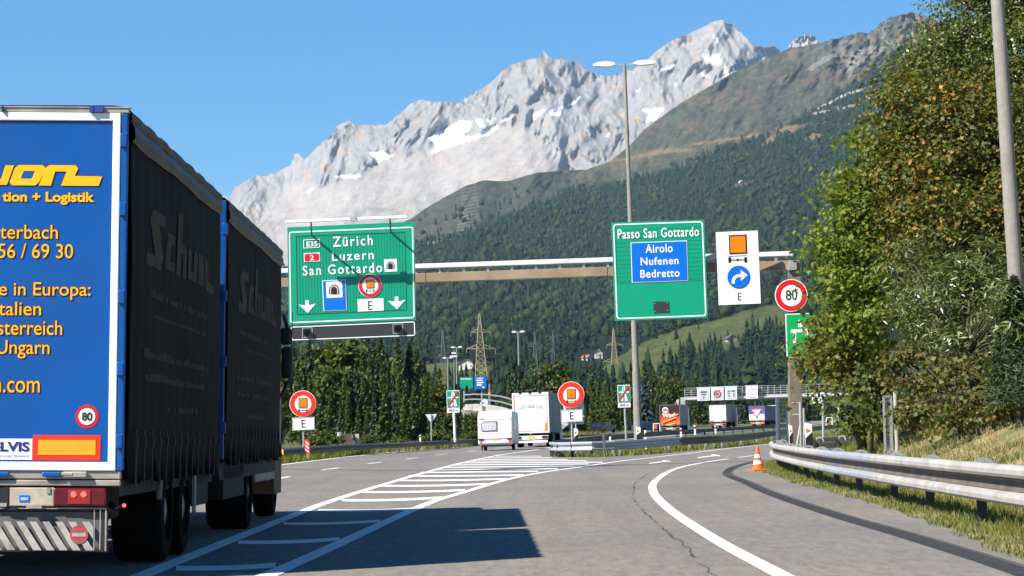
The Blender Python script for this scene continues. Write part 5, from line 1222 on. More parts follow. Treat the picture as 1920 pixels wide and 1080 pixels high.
# ---- end of motorway signs
def end_sign(label, x0, y0, x1, y1, sub, posts, y_base, Y, pw):
    fc = Face(Y, 1.9); b0 = on_road(posts[0], Y); t = thing('motorway_end_sign', label, 'road sign', (b0.x, b0.y, U(posts[0], y_base, Y).z))
    w_, h = x1 - x0, y1 - y0; P_ = lambda u, v: (x0 + u * w_ + v * h * .03, y0 + v * h - u * w_ * .03)
    m_ = MB(); fc.panel(m_, [P_(0, 0), P_(1, 0), P_(1, 1), P_(0, 1)], .04); p_ = m_.build('panel', M['signwhite'], t)
    m_ = MB(); fc.poly(m_, [P_(.04, .04), P_(.96, .04), P_(.96, .96), P_(.04, .96)], 1); m_.build('green_field', M['signgreen'], p_)
    m_ = MB()
    for q in ([(.42, .08), (.48, .08), (.46, .36), (.36, .36)], [(.52, .08), (.58, .08), (.64, .36), (.54, .36)], [(.1, .38), (.9, .38), (.9, .46), (.1, .46)], [(.34, .5), (.46, .5), (.44, .92), (.2, .92)], [(.54, .5), (.66, .5), (.8, .92), (.56, .92)]): fc.poly(m_, [P_(*k) for k in q], 2)
    m_.build('motorway_symbol', M['signwhite'], p_)
    m_ = MB(); fc.poly(m_, [P_(.08, .86), P_(.84, .06), P_(.94, .12), P_(.16, .95)], 3); m_.build('red_bar', M['signred'], p_)
    sx0, sy0, sx1, sy1 = sub; m_ = MB(); fc.panel(m_, [(sx0, sy0 + .5), (sx1, sy0 - .5), (sx1, sy1 - .5), (sx0, sy1 + .5)], .03); s_ = m_.build('distance_plate', M['signwhite'], t)
    m_ = MB(); k = (sx1 - sx0); fc.text(m_, '850 m', sx0 + k * .16, sx1 - k * .14, sy1 - (sy1 - sy0) * .24, (sy1 - sy0) * .56, 1, .01); m_.build('plate_lettering', M['greyink2'], s_)
    m_ = MB(); a = U(posts[0], y_base + 5, Y + .1); m_.cyl(a, U(posts[1], y0 + 4, Y + .1), pw); m_.build('post', M['white'] if pw > .08 else M['galv'], t)
end_sign('green end of motorway sign with 850 m plate at the left roadside trees', 837, 732.2, 861.2, 764.5, (838, 765.4, 861.6, 773.8), (853.5, 849.5), 824, 185, .1)
end_sign('green end of motorway sign with 850 m plate left of the tall lamp pole', 1157.6, 722, 1181, 754.6, (1158.8, 755.6, 1182.2, 764), (1175, 1169.4), 832, 135, .065)

# ---- small boards
Yk = 100; b0 = on_road(577, Yk); fm_ = Face(Yk, -4)
t = thing('marker_board', 'narrow red and white striped marker board at the left road edge', 'marker board', U(577, 855, Yk))
m_ = MB(); fm_.panel(m_, [(570.8, 823.2), (579.6, 825.2), (581.2, 853.6), (571.6, 846)], .05); m_.build('panel', M['signbright'], t)
m_ = MB()
for k in range(3): y = 829 + k * 7; fm_.poly(m_, [(572.2, y - 2.5), (578.8, y + 2.8), (579.2, y + 6.2), (572.6, y + .8)], 1)
m_.build('stripe', M['signwhite'], t)
m_ = MB(); m_.cyl(U(577, 858, Yk + .1), U(576, 826, Yk + .1), .04); m_.build('post', M['galv'], t)
Yk = 175; t = thing('give_way_sign', 'grey back of a triangular give way sign at the dark trees', 'road sign', U(809, 822, Yk)); fk = Face(Yk, 0)
m_ = MB(); fk.panel(m_, [(797.4, 777), (819.2, 776.2), (809, 794)], .04); m_.build('panel', M['vms'], t)
m_ = MB(); m_.cyl(U(809, 826, Yk - .06), U(808.4, 777, Yk - .06), .05); m_.build('post', M['galv'], t)
Yk = 300; t = thing('give_way_sign', 'red rimmed white give way triangle in front of the blue lorry', 'road sign', U(1420, 806, Yk)); fk = Face(Yk, 1.5)
m_ = MB(); fk.panel(m_, [(1407, 766), (1430.4, 765.2), (1419.4, 786)], .05); m_.build('panel', M['signbright'], t)
m_ = MB(); fk.poly(m_, [(1410.4, 768.4), (1426.8, 767.8), (1419.2, 781.8)], 1.5); m_.build('white_field', M['signwhite'], t)
m_ = MB(); m_.cyl(U(1420, 810, Yk + .1), U(1419.4, 770, Yk + .1), .06); m_.build('post', M['galv'], t)
Yk = 210; t = thing('round_sign', 'grey back of a round sign above the caravan', 'road sign', U(909.5, 820, Yk)); fk = Face(Yk, 0)
m_ = MB(); n = 24; m_.prism([fk.p(909 + 6 * math.cos(6.2832 * i / n), 755 + 7.4 * math.sin(6.2832 * i / n)) for i in range(n)], (0, .04, 0)); m_.prism([fk.p(900, 757), fk.p(908, 757), fk.p(908, 754), fk.p(900, 754)], (0, .04, 0)); m_.build('panel', M['vms'], t)
m_ = MB(); m_.box(U(908, 790, Yk + .15), (.3, .1, 3.2)); m_.build('post', M['pylongrey'], t)

# ---- distant green and blue boards over the far carriageway
Yk = 340; fk = Face(Yk, 0.6)
t = thing('direction_sign', 'small distant green direction board left of the blue one', 'road sign', U(874, 727, Yk))
m_ = MB(); fk.panel(m_, [(862, 707.4), (886.4, 706.6), (886.8, 725.6), (882, 729), (872, 729.4), (862.4, 726.4)], .1); m_.build('panel', M['signgreen'], t)
m_ = MB()
for k in range(5): fk.rect(m_, 864.5 + k * 4, 709.6, 867.3 + k * 4, 711.6, 1)
fk.disc(m_, (874.6, 725.8), 1.7, 1, 12); m_.build('lettering', M['signwhite'], t)
t2 = thing('direction_sign', 'small distant blue board with white lettering beside the pylon foot', 'road sign', U(900, 730, Yk))
m_ = MB(); fk.panel(m_, [(889.4, 706.8), (911.4, 706), (911.8, 729.4), (889.8, 730.2)], .1); m_.build('panel', M['signblue'], t2)
m_ = MB(); fk.rect(m_, 894, 708.4, 906, 710, 1); fk.rect(m_, 893, 712, 905, 714, 1); fk.rect(m_, 894, 716, 907, 718.2, 1); fk.rect(m_, 894, 719.5, 903, 723.4, 1); fk.rect(m_, 904.5, 724.4, 908, 727.6, 1); m_.build('lettering', M['signwhite'], t2)
t = thing('sign_post_frame', 'slim frame carrying the distant green and blue boards', 'sign frame', U(888, 815, Yk + .4))
m_ = MB(); m_.bar(U(862, 716, Yk + .3), U(911, 715, Yk + .3), .15); m_.build('cross_bar', M['greyink2'], t)
for x in (870, 903): m_ = MB(); m_.bar(U(x, 818, Yk + .4), U(x, 712, Yk + .4), .22); m_.build('post', M['galv'], t)
t = thing('mast', 'short blue grey mast with an orange band right of the blue board', 'mast', U(918.6, 815, 330)); m_ = MB(); m_.cyl(U(919, 818, 330), U(918.4, 720, 330), .22, .2); m_.build('pole', M['pylongrey'], t)
m_ = MB(); m_.cyl(U(918.7, 741, 330), U(918.7, 735, 330), .25); m_.build('band', M['signorange'], t)

# ================================================================ LAMPS, MASTS, PYLONS
def double_lamp(label, bx, by, tx, ty, Y, r0, r1, hw, hh, cat_mat='pole', heads=(-1, 1), zbase=None, group=None, name='street_lamp', nh=True):
    a, b = U(bx, by, Y), U(tx, ty, Y); t = thing(name, label, 'street lamp', a, group)
    m_ = MB(); m_.cyl(a, b, r0, r1, 16); m_.build('pole', M[cat_mat], t, smooth=False)
    if hw > .9:
        m_ = MB(); c_ = a.lerp(b, .19); m_.cyl(a, c_, r0 * 1.18, r0 * 1.02, 16); m_.build('sleeve', M[cat_mat], t)
    ex = (U(tx + 10, ty - .4, Y) - b).normalized()
    for s in heads:
        m_ = MB(); m_.bar(b - Vector((0, 0, hh * .3)), b + ex * s * hw * .45 + Vector((0, 0, .03)), hh * .35); ar = m_.build('arm', M['galv'], t)
        m_ = MB(); c_ = b + ex * s * hw * .85; n_ = 10
        pr = [(-.5, -.15), (-.42, .3), (-.1, .5), (.3, .42), (.5, .1), (.45, -.25), (-.2, -.45)]
        m_.prism([c_ + ex * s * u * hw * .98 + Vector((0, -.16, v * hh)) for u, v in pr], (0, .32, 0)); h_ = m_.build('lamp_head', M['lampglass'], ar, bevel=.04 if hw > .9 else 0)
    return t
double_lamp('tall concrete pole with two white lamp heads rising behind the green pass board', 1197.5, 832, 1171, 120, 132, .21, .085, 1.35, .34)
double_lamp('slim double headed street lamp between the box lorry and the pylon', 975.5, 790, 971.4, 622, 430, .22, .14, .9, .4, 'pole')
double_lamp('taller of two double headed lamps at far left beside the chalet', 857, 800, 856, 651, 520, .2, .14, .95, .4, 'pole')
double_lamp('lower of two double headed lamps at far left beside the chalet', 841, 800, 839.6, 671, 560, .2, .14, .95, .4, 'pole')
a, b = U(853, 800, 500), U(851.4, 656, 500); t = thing('camera_mast', 'thin camera mast standing between the two far lamps', 'mast', a); m_ = MB(); m_.cyl(a, b, .2, .14); m_.build('pole', M['pylongrey'], t)
for dy, w_ in ((6, .9), (12, 1.5)): m_ = MB(); m_.box(U(850.5, 656 + dy, 499.8), (w_, .4, .35)); m_.build('camera_box', M['vms'], t)
# near concrete pole at the right edge
a = U(1909, 700, 47.5); a.z = zbank(a.x, a.y) - .1; b = U(1853, -235, 47.5); d_ = (U(1903, 500, 47.5) - U(1870, 0, 47.5)); d_.normalize()
p500 = U(1903, 500, 47.5); a = p500 + d_ * ((p500.z - a.z) / -d_.z); b = p500 - d_ * 8.6
t = thing('street_lamp', 'thick near concrete lamp pole in front of the trees at the right edge', 'street lamp', a); m_ = MB(); m_.cyl(a, b, .165, .125, 20); m_.build('pole', M['pole'], t, smooth=False)
m_ = MB(); m_.prism([b + Vector((x, -.16, z)) for x, z in ((-.1, -.1), (-1.4, .02), (-1.35, .22), (-.2, .2))], (0, .32, 0)); m_.build('lamp_head', M['lampglass'], t, bevel=.03)
# lattice pylons
def pylon(label, tip, base, arms, Y, half, mat, w_=.16, zlow=0):
    """tip/base pixels, arms = list of (y, left x, right x); half = half width of the foot in px"""
    bx, by = base; tx, ty = tip; k = Y / F
    t = thing('pylon', label, 'pylon', U(bx, by, Y)); m_ = MB(); H_ = (by - ty) * k; root = U(bx, by, Y); tv_ = U(tx, ty, Y) - root
    n = 9; lv = []
    for i in range(n + 1):
        f_ = 1 - (1 - i / n) ** 1.0; r_ = half * k * ((1 - f_) * .82 + .18 * (1 - f_) ** .5) + .12; c_ = root + tv_ * f_
        lv.append([c_ + Vector((sx * r_, sy * r_, 0)) for sx, sy in ((-1, -1), (1, -1), (1, 1), (-1, 1))])
    for i in range(n):
        for j in range(4):
            m_.bar(lv[i][j], lv[i + 1][j], w_); q = (j + 1) % 4
            m_.bar(lv[i][j], lv[i + 1][q], w_ * .6); m_.bar(lv[i][q], lv[i + 1][j], w_ * .6); m_.bar(lv[i + 1][j], lv[i + 1][q], w_ * .6)
    m_.build('tower', M[mat], t)
    for y, xl, xr in arms:
        m_ = MB(); f_ = (by - y) / (by - ty); c_ = root + tv_ * f_; r_ = half * k * (1 - f_) * .9 + .1
        for x in (xl, xr):
            e = U(x, y, Y); sx = -1 if x < tx else 1
            for sy in (-1, 1): m_.bar(c_ + Vector((sx * r_, sy * r_, 0)), e, w_ * .8); m_.bar(c_ + Vector((sx * r_ * .8, sy * r_, r_ * .75 + .9)), e, w_ * .7)
            for q in (.3, .6): g_ = c_.lerp(e, q); m_.bar(g_, g_ + Vector((0, 0, (1 - q) * (r_ + .7))), w_ * .6)
            m_.cyl(e, e - Vector((0, 0, 1.6)), .1, n=6)
        m_.build('cross_arm', M[mat], t)
pylon('tall yellowish lattice pylon behind the distant blue board', (899, 588), (902.5, 706), [(623, 883, 920), (654, 875, 929), (685, 891, 923)], 900, 10.5, 'pylon', .24)
pylon('yellowish lattice pylon rising from the trees at the edge of the green meadow', (1150, 616), (1152.5, 684), [(647, 1137, 1168), (678, 1131, 1175)], 1250, 5.5, 'pylon', .26)
pylon('grey lattice pylon on the dark wooded slope left of the yellowish one', (829.5, 619), (832, 690), [(650, 819, 848), (667, 822, 842)], 1300, 5, 'pylongrey', .22)
pylon('grey lattice pylon half sunk in conifers right of the slim lamp', (1002.5, 622), (1004, 700), [(645, 992, 1015), (650, 990, 1012)], 1300, 4.5, 'pylongrey', .2)
pylon('faint grey lattice pylon, farthest one behind the round sign', (1037, 619), (1038, 700), [(632, 1031, 1046)], 1700, 3.5, 'pylongrey', .2)

# ================================================================ FAR BRIDGES
BYd = 400
t = thing('overpass', 'grey concrete overpass with railings crossing the distant road', 'bridge', U(1420, 755, BYd))
def dk(x, y, dY=0): return U(x, y, BYd + dY)
m_ = MB()
xl, xr = 1284, 1640
sl = lambda x: -(x - 1284) * .0297 * .3
m_.prism([dk(xl, 752.5), dk(xr, 742), dk(xr, 733), dk(xl, 744)], (0, 14, 0)); m_.build('deck', M['concrete'], t)
m_ = MB(); m_.prism([dk(xl, 749.5, -.4), dk(xr, 739, -.4), dk(xr, 736.5, -.4), dk(xl, 747, -.4)], (0, .35, 0)); m_.build('parapet', M['vms'], t)
for k in range(30):
    x = xl + k * 12; m_ = MB(); y = 744 - (x - xl) * .031; m_.bar(dk(x, y), dk(x - .3, y - 16), .12); m_.build('railing_post', M['galv'], t)
m_ = MB()
for dy in (4, 8, 12, 16): m_.bar(dk(xl, 744 - dy), dk(xr, 733 - dy), .09)
m_.build('railing_bar', M['galv'], t)
for x in (1276, 1605):
    m_ = MB(); m_.prism([dk(x, 812, 1), dk(x + 9, 812, 1), dk(x + 9, 745, 1), dk(x, 745, 1)], (0, 12, 0)); m_.build('pier', M['concrete'], t)
fv = Face(BYd - 1.2, 1.8)
def vbox(label, x0, y0, x1, y1, what):
    q = thing('lane_control_sign', label, 'traffic sign', fv.p((x0 + x1) / 2, y1)); m_ = MB(); fv.panel(m_, [(x0, y0 + .4), (x1, y0 - .4), (x1 + .4, y1 - .4), (x0 + .4, y1 + .4)], .5); m_.build('case', M['signwhite'], q)
    m_ = MB(); fv.panel(m_, [(x0 - 1, y0), (x1 + 1, y0 - .8), (x1 + 1, y0 - 2.6), (x0 - 1, y0 - 1.8)], .8); m_.build('hood', M['vms'], q)
    m_ = MB(); fv.poly(m_, [(x0 + 3, y0 + 3), (x1 - 3, y0 + 2.4), (x1 - 2.6, y1 - 2.6), (x0 + 3.4, y1 - 2)], 1); m_.build('face', M['vms'], q); cx_, cy_ = (x0 + x1) / 2, (y0 + y1) / 2; m_ = MB()
    if what == 'speed':
        fv.ring(m_, (cx_, cy_), 5, 7.2, 2, 20); m_.build('red_ring', M['signred'], q); m_ = MB(); fv.text(m_, '80', cx_ - 3.6, cx_ + 3.6, cy_ + 2.8, 5.6, 2); m_.build('speed_number', M['greyink2'], q)
    elif what == 'lane': fv.rect(m_, cx_ - 6, cy_ - 6, cx_ + 6, cy_ - 3.4, 2); fv.rect(m_, cx_ - 5, cy_ - 1, cx_ + 5, cy_ + .8, 2); fv.poly(m_, [(cx_ - 2.4, cy_ + 4), (cx_ + 2.4, cy_ + 4), (cx_, cy_ + 7.6)], 2); m_.build('symbol', M['greyink2'], q)
    elif what == 'lorry': fv.rect(m_, cx_ - 7, cy_ - 5, cx_ - 1, cy_ - 3.4, 2); fv.rect(m_, cx_ + 1, cy_ - 6, cx_ + 7, cy_ - 3.2, 2); fv.rect(m_, cx_ - 7, cy_ - 1, cx_ - 2, cy_ + .4, 2); fv.rect(m_, cx_ + 4.6, cy_ - 1, cx_ + 6, cy_ + 6, 2); fv.poly(m_, [(cx_ - 6, cy_ + 4), (cx_ - 2, cy_ + 3), (cx_ - 3, cy_ + 6.6)], 2); m_.build('symbol', M['greyink2'], q)
vbox('white lane sign box with bars and a down arrow, first on the overpass', 1307.5, 728, 1330.5, 751.3, 'lane')
vbox('white sign box showing a round 80 limit on the overpass', 1333.5, 727, 1356.5, 750.4, 'speed')
vbox('white sign box with two lorry symbols on the middle of the overpass', 1359.5, 726, 1381.5, 749.4, 'lorry')
vbox('blank white sign box on the overpass', 1399, 724.4, 1420.5, 747.4, 'blank')
vbox('white sign box with lorry symbols right of the gantry column', 1523, 739, 1541, 756, 'lorry')
t = thing('curved_bridge', 'pale curved concrete bridge ramp behind the caravan', 'bridge', U(920, 800, 260)); m_ = MB(); pts = [(872, 758), (890, 757.5), (915, 759.5), (940, 764), (965, 772), (990, 783)]
path = [U(x, y, lerp(300, 225, i / 5)) for i, (x, y) in enumerate(pts)]; m_.sweep(path, [(-.3, 0), (.3, 0), (.3, -1.0), (-.3, -1.0)], True); m_.build('parapet', M['concrete'], t)
m_ = MB(); m_.sweep([p - Vector((0, 0, .7)) for p in path], [(-4, 0), (.6, 0), (.3, -.7), (-3, -.7)], True); m_.build('deck', M['concrete'], t)
for dy in (1.2, .6): m_ = MB(); m_.sweep([p + Vector((0, 0, dy)) for p in path], [(-.06, -.07), (.06, -.07), (.06, .07), (-.06, .07)], True); m_.build('hand_rail', M['galv'], t)
for i in (1, 3): m_ = MB(); m_.cyl(path[i] - Vector((0, 0, 1.2)), path[i] - Vector((0, 0, 6)), .5); m_.build('pier', M['concrete'], t)

# ================================================================ GUARD RAILS, POSTS, CONE, FENCE
WP = [(0, .29), (-.085, .30), (-.11, .33), (-.112, .375), (-.095, .41), (-.02, .435), (0, .47), (0, .545), (-.02, .565), (-.095, .585), (-.112, .615), (-.11, .66), (-.085, .695), (-.03, .705), (0, .70)]
def smooth_path(P, step):
    P = [Vector((p[0], p[1])) for p in P]; Q = []
    for i in range(len(P) - 1):
        p0, p1, p2, p3 = P[max(i - 1, 0)], P[i], P[i + 1], P[min(i + 2, len(P) - 1)]; n = max(1, int((p2 - p1).length / step))
        for k in range(n): t = k / n; Q.append(.5 * ((2 * p1) + (p2 - p0) * t + (2 * p0 - 5 * p1 + 4 * p2 - p3) * t * t + (3 * p1 - p0 - 3 * p2 + p3) * t ** 3))
    return Q + [P[-1]]
# right rail
gr = thing('guard_rail', 'pale weathered steel guard rail curving along the right edge behind the cone', 'guard rail', (5.5, 27, 0))
RP = smooth_path([(interp(XRAIL, y), y) for y in (8, 14, 20, 25, 31, 37, 44, 51, 58, 64, 70)] + [(9.2, 75), (10.5, 80.5), (12.6, 87), (15.2, 94), (19.4, 104), (25, 116), (33, 132), (46, 158)], 1.0)
gz = lambda q: zg(q.x, q.y)
P3 = [Vector((q.x, q.y, gz(q))) for q in RP]; seg = 4
mats = [M['rail'], M['rail'], M['galv'], M['rail']]
M['railweb'] = pm('stained_shaded_rail_web', (.10, .09, .08), .7, .3, 2, dirt=(.16, .10, .06), dscale=2)  # stains, with the shade of the rail's valley painted into the colour
M['railnew'] = pm('newer_rail_steel', (.38, .40, .44), .45, .08, 3, metal=.3, dirt=(.32, .32, .33), dscale=2)
i = 0; c_ = 0
while i < len(P3) - 1:
    i0 = i; j = min(i + seg, len(P3) - 1); y = P3[i].y; m_ = MB(); m_.sweep(P3[i:j + 1], [(a - .002 * (c_ % 2), z + .002 * (c_ % 2)) for a, z in WP]); bm_ = m_.build('beam', M['railnew'] if 34 < y < 42 else M['rail'], gr, solid=.005); m_ = MB(); m_.sweep(P3[i0:j + 1], [(-.045, .438), (-.032, .446), (-.013, .475), (-.013, .54), (-.032, .556), (-.06, .566)]); m_.build('stained_shaded_web', M['railweb'], bm_); i = j; c_ += 1
def hoop(m_, c, d, r):
    pts = [c + d * r * math.cos(a) + Vector((0, 0, r * math.sin(a))) for a in np.linspace(-.2, math.pi + .2, 12)]
    for a, b in zip(pts, pts[1:]): m_.bar(a, b, .012, .045, up=(0, 0, 1))
PX_ = [(5.5, 27.05), (5.69, 31.18), (5.88, 35.31), (6.2, 39.6), (6.4, 43.9), (6.65, 48.1), (7.0, 52.2), (7.3, 56.3), (7.6, 60.2), (7.9, 63)] + [(8.35, 66), (8.8, 69), (9.4, 72), (10.1, 75.5), (10.9, 78), (11.7, 81), (12.8, 84.6), (14.3, 89), (16.4, 94), (19, 100), (22.4, 107), (28, 118)] + [(5.3, 22.9), (5.05, 18.7)]
for x, y in PX_:
    q = min(RP, key=lambda p: (p.x - x) ** 2 + (p.y - y) ** 2); k = RP.index(q); d2 = (RP[min(k + 1, len(RP) - 1)] - RP[max(k - 1, 0)]).normalized(); d3 = Vector((d2.x, d2.y, 0)); s3 = Vector((d2.y, -d2.x, 0)); b_ = Vector((q.x, q.y, gz(q))) + s3 * .14
    rot = Matrix.Rotation(math.atan2(-d2.x, d2.y), 3, 'Z'); m_ = MB(); m_.box(b_ + Vector((0, 0, .3)), (.06, .11, .72), rot); m_.box(b_ + Vector((-.0, 0, .3)) - d3 * .05, (.11, .012, .7), rot); m_.build('post', M['postdark'], gr)
    m_ = MB(); hoop(m_, b_ + s3 * .05 + Vector((0, 0, .585)), s3, .135); m_.box(b_ - s3 * .07 + Vector((0, 0, .5)), (.13, .07, .16), rot); m_.build('spacer', M['galv'], gr)
# island rail
IP = smooth_path([(44, 318), (27, 262), (15.2, 214), (8.3, 172), (5.3, 143), (3.9, 128), (3.35, 119), (3.15, 114), (3.35, 110), (3.95, 108), (4.8, 107.2), (5.8, 107.8), (7.0, 111.2), (8.7, 118.5), (10.9, 126), (13.2, 131.5), (16.6, 147), (21.0, 172), (28, 208), (40, 262)], 1.2)
ir = thing('guard_rail', 'steel guard rail looping round the grass island nose and along the ramp', 'guard rail', (5.5, 107, .14))
P3 = [Vector((q.x, q.y, zg(q.x, q.y) - .04)) for q in IP]; WP2 = [(-a, z * 1.07) for a, z in WP]; i = 0; c_ = 0
WQ = [(-a, b) for a, b in WP2]
while i < len(P3) - 1:
    j = min(i + 5, len(P3) - 1); m_ = MB(); m_.sweep(P3[i:j + 1], [(-a, z + .03) for a, z in [(-q[0], q[1]) for q in [(-p[0], p[1]) for p in WP]]]); mid = P3[(i + j) // 2]; m_.build('beam', M['railnew'] if (mid.x < 9.4 and mid.y < 122) else M['raildark'], ir, solid=.006); i = j; c_ += 1
for px_, py_ in [(1030, 853), (1042, 855), (1056, 856), (1070, 857), (1076, 857), (1087, 857), (1110, 856.5), (1150, 855.5), (1184, 853.6), (1227, 846.7), (1257, 844), (1287, 842), (1313, 841), (1342, 839.5), (1372, 835.8), (1400, 831.5), (1429, 826)]:
    g = G(px_, py_); q = min(IP, key=lambda p: (p.x - g.x) ** 2 + (p.y - g.y) ** 2); m_ = MB(); m_.box((q.x - .02, q.y + .16, zg(q.x, q.y) + .32), (.11, .1, .78)); m_.build('post', M['galv'] if px_ > 1145 else M['postdark'], ir)
for k in range(6, 80, 5):
    q = IP[k]; m_ = MB(); m_.box((q.x + .14, q.y, zg(q.x, q.y) + .32), (.1, .11, .74)); m_.build('post', M['postdark'], ir)
# left rail
lr = thing('guard_rail', 'long dark weathered guard rail along the left roadside in front of the trees', 'guard rail', LR[2] - Vector((0, 0, .5)))
i = 0; LQ = []
for a, b in zip(LR, LR[1:]):
    n = 6
    for k in range(n): LQ.append(a.lerp(b, k / n))
LQ.append(LR[-1])
while i < len(LQ) - 1:
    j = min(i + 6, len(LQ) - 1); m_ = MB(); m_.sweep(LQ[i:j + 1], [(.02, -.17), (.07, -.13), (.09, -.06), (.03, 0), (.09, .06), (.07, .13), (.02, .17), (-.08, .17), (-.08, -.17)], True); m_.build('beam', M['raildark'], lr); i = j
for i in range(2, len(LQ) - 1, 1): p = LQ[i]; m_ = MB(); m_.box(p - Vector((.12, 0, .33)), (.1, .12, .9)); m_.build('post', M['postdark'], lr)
# delineator posts
def delineator(label, px, py0, py1, Y, wpx, style='white', group=None):
    k = Y / F; w_ = wpx * k; a = U(px, py1, Y); h = (py1 - py0) * k
    t = thing('delineator_post', label, 'marker post', a, group, local=True); t.rotation_euler = (0, R(-1.2), 0)
    m_ = MB(); m_.prism([(-w_ / 2, -.04, 0), (w_ / 2, -.04, 0), (w_ / 2, -.04, h * .95), (-w_ / 2, -.04, h)], (0, .1, 0)); m_.build('body', M['white'] if style != 'dark' else M['greyink2'], t, bevel=.01)
    if style == 'chevron':
        m_ = MB(); m_.prism([(-w_ / 2 - .002, -.048, h * .52), (w_ / 2 + .002, -.048, h * .70), (w_ / 2 + .002, -.048, h * .30), (-w_ / 2 - .002, -.048, h * .08)][:4], (0, .02, 0)); m_.build('black_band', M['black'], t)
        m_ = MB(); m_.prism([(-w_ / 2 + .02, -.052, h * .70), (w_ * .22, -.052, h * .76), (-w_ / 2 + .02, -.052, h * .84)], (0, .01, 0)); m_.build('reflector', M['signorange'], t)
    elif style == 'band':
        m_ = MB(); m_.prism([(-w_ / 2 - .002, -.046, h * .62), (w_ / 2 + .002, -.046, h * .68), (w_ / 2 + .002, -.046, h * .86), (-w_ / 2 - .002, -.046, h * .80)], (0, .02, 0)); m_.build('black_band', M['black'], t)
    return t
delineator('large white black and orange marker board post on the right rail near the gate', 1518.6, 792.5, 852, 60, 13.5, 'chevron')
delineator('narrow white and black marker post in front of the gantry column', 1484.6, 796.5, 842, 70, 6.5, 'chevron')
delineator('black and white striped marker at the foot of the round E sign', 1081.5, 803, 838, 119, 7.5, 'chevron')
delineator('black and white marker at the foot of the tall lamp pole', 1198.5, 800, 833, 118, 8.5, 'chevron')
delineator('dark grey marker post standing in front of the island rail', 1134, 812, 856.5, 106.5, 5, 'dark')
delineator('white marker post behind the island rail left of the green end sign', 1144.5, 809, 834, 122, 3.6, 'band')
delineator('white marker post just right of the tall lamp pole', 1211.5, 806, 843, 121, 3.6, 'band')
delineator('white marker post before the orange poster lorry', 1277.5, 802, 822, 170, 3.2, 'band')
delineator('white marker post right of the orange poster lorry', 1303.5, 797, 816, 190, 3.2, 'band')
delineator('white marker post before the plain white lorry', 1342, 798, 814, 200, 3, 'band')
delineator('white marker post on the left verge before the dark trees', 788.2, 815.5, 828, 170, 3, 'band')
# cone
g = G(1421.5, 883); k = g.y / F; t = thing('traffic_cone', 'orange and white striped traffic cone at the end of the right rail', 'traffic cone', g, local=True); t.rotation_euler = (0, 0, .3); h = 46.5 * k
m_ = MB(); m_.box((0, 0, .025), (.40, .40, .05)); m_.build('foot', M['orange'], t, bevel=.015)
m_ = MB(); m_.lathe((0, 0, .05), [(.15, 0), (.028, h - .06), (.016, h - .05)], 24); b_ = m_.build('cone', M['orange'], t, smooth=False)
for z0, z1 in ((.20, .34), (.46, .59)): m_ = MB(); r_ = lambda z: .15 - (.122) * z / (h - .06) + .004; m_.lathe((0, 0, .05), [(r_(z0 * h), z0 * h), (r_(z1 * h), z1 * h)], 24); m_.build('white_band', M['signwhite'], b_)
# fence panel and frame at the gantry column
t = thing('mesh_fence', 'short galvanised mesh fence panel left of the gantry column', 'fence', U(1466, 836, 78))
for x, y0 in ((1457.6, 746), (1478, 754)): m_ = MB(); m_.cyl(U(x + 1.5, 838, 78), U(x, y0, 78), .075); m_.build('post', M['galv'], t)
m_ = MB()
for i in range(10): y = 752 + i * 8; m_.bar(U(1458, y, 78), U(1478, y + 1.5 - .8, 78), .022)
for i in range(5): x = 1461 + i * 3.6; m_.bar(U(x, 751, 78), U(x + 1.2, 826, 78), .014)
m_.build('mesh', M['galv'], t)
t = thing('support_frame', 'slanted galvanised ladder frame leaning on the gantry column', 'frame', U(1494, 842, 73))
m_ = MB(); m_.cyl(U(1502, 843, 73), U(1500.5, 755, 73), .045); m_.cyl(U(1493, 843, 73), U(1501, 797, 73), .04); m_.cyl(U(1508, 843, 73), U(1507, 765, 73), .035); m_.cyl(U(1484, 756, 73.2), U(1502, 756, 73.2), .03); m_.cyl(U(1486, 778, 73.2), U(1502, 778, 73.2), .03); m_.build('frame', M['galv'], t)
# gate remains on the bank
YQ = 55; t = thing('gate_frame', 'narrow open mesh gate frame standing in the grass under the bushes', 'gate', U(1664, 862, YQ))
m_ = MB(); m_.bar(U(1660.5, 864, YQ), U(1656.8, 743, YQ), .05); m_.bar(U(1673, 862, YQ), U(1670.5, 742.5, YQ), .05); m_.bar(U(1657, 743.5, YQ), U(1670.5, 743, YQ), .05); m_.bar(U(1659.8, 848, YQ), U(1672.4, 847, YQ), .05); m_.build('frame', M['galv'], t)
m_ = MB()
for i in range(30): y = 747 + i * 3.4; x = 1657 + (y - 743) * .027; m_.bar(U(x, y, YQ), U(x + 13.2, y + 2, YQ), .009); m_.bar(U(x, y + 2, YQ), U(x + 13.2, y, YQ), .009)
m_.build('mesh', M['galv'], t)
t = thing('fence_post', 'rusty pale fence post with a slanting brace beside the gate frame', 'fence post', U(1681, 858, YQ + 1)); m_ = MB(); m_.cyl(U(1683, 860, YQ + 1), U(1678.4, 734.5, YQ + 1), .05); m_.build('post', M['rail'], t)
m_ = MB(); e_ = U(1736, 811, YQ + 2); m_.cyl(U(1680, 759, YQ + 1), e_, .035); m_.build('brace', M['galv'], t)
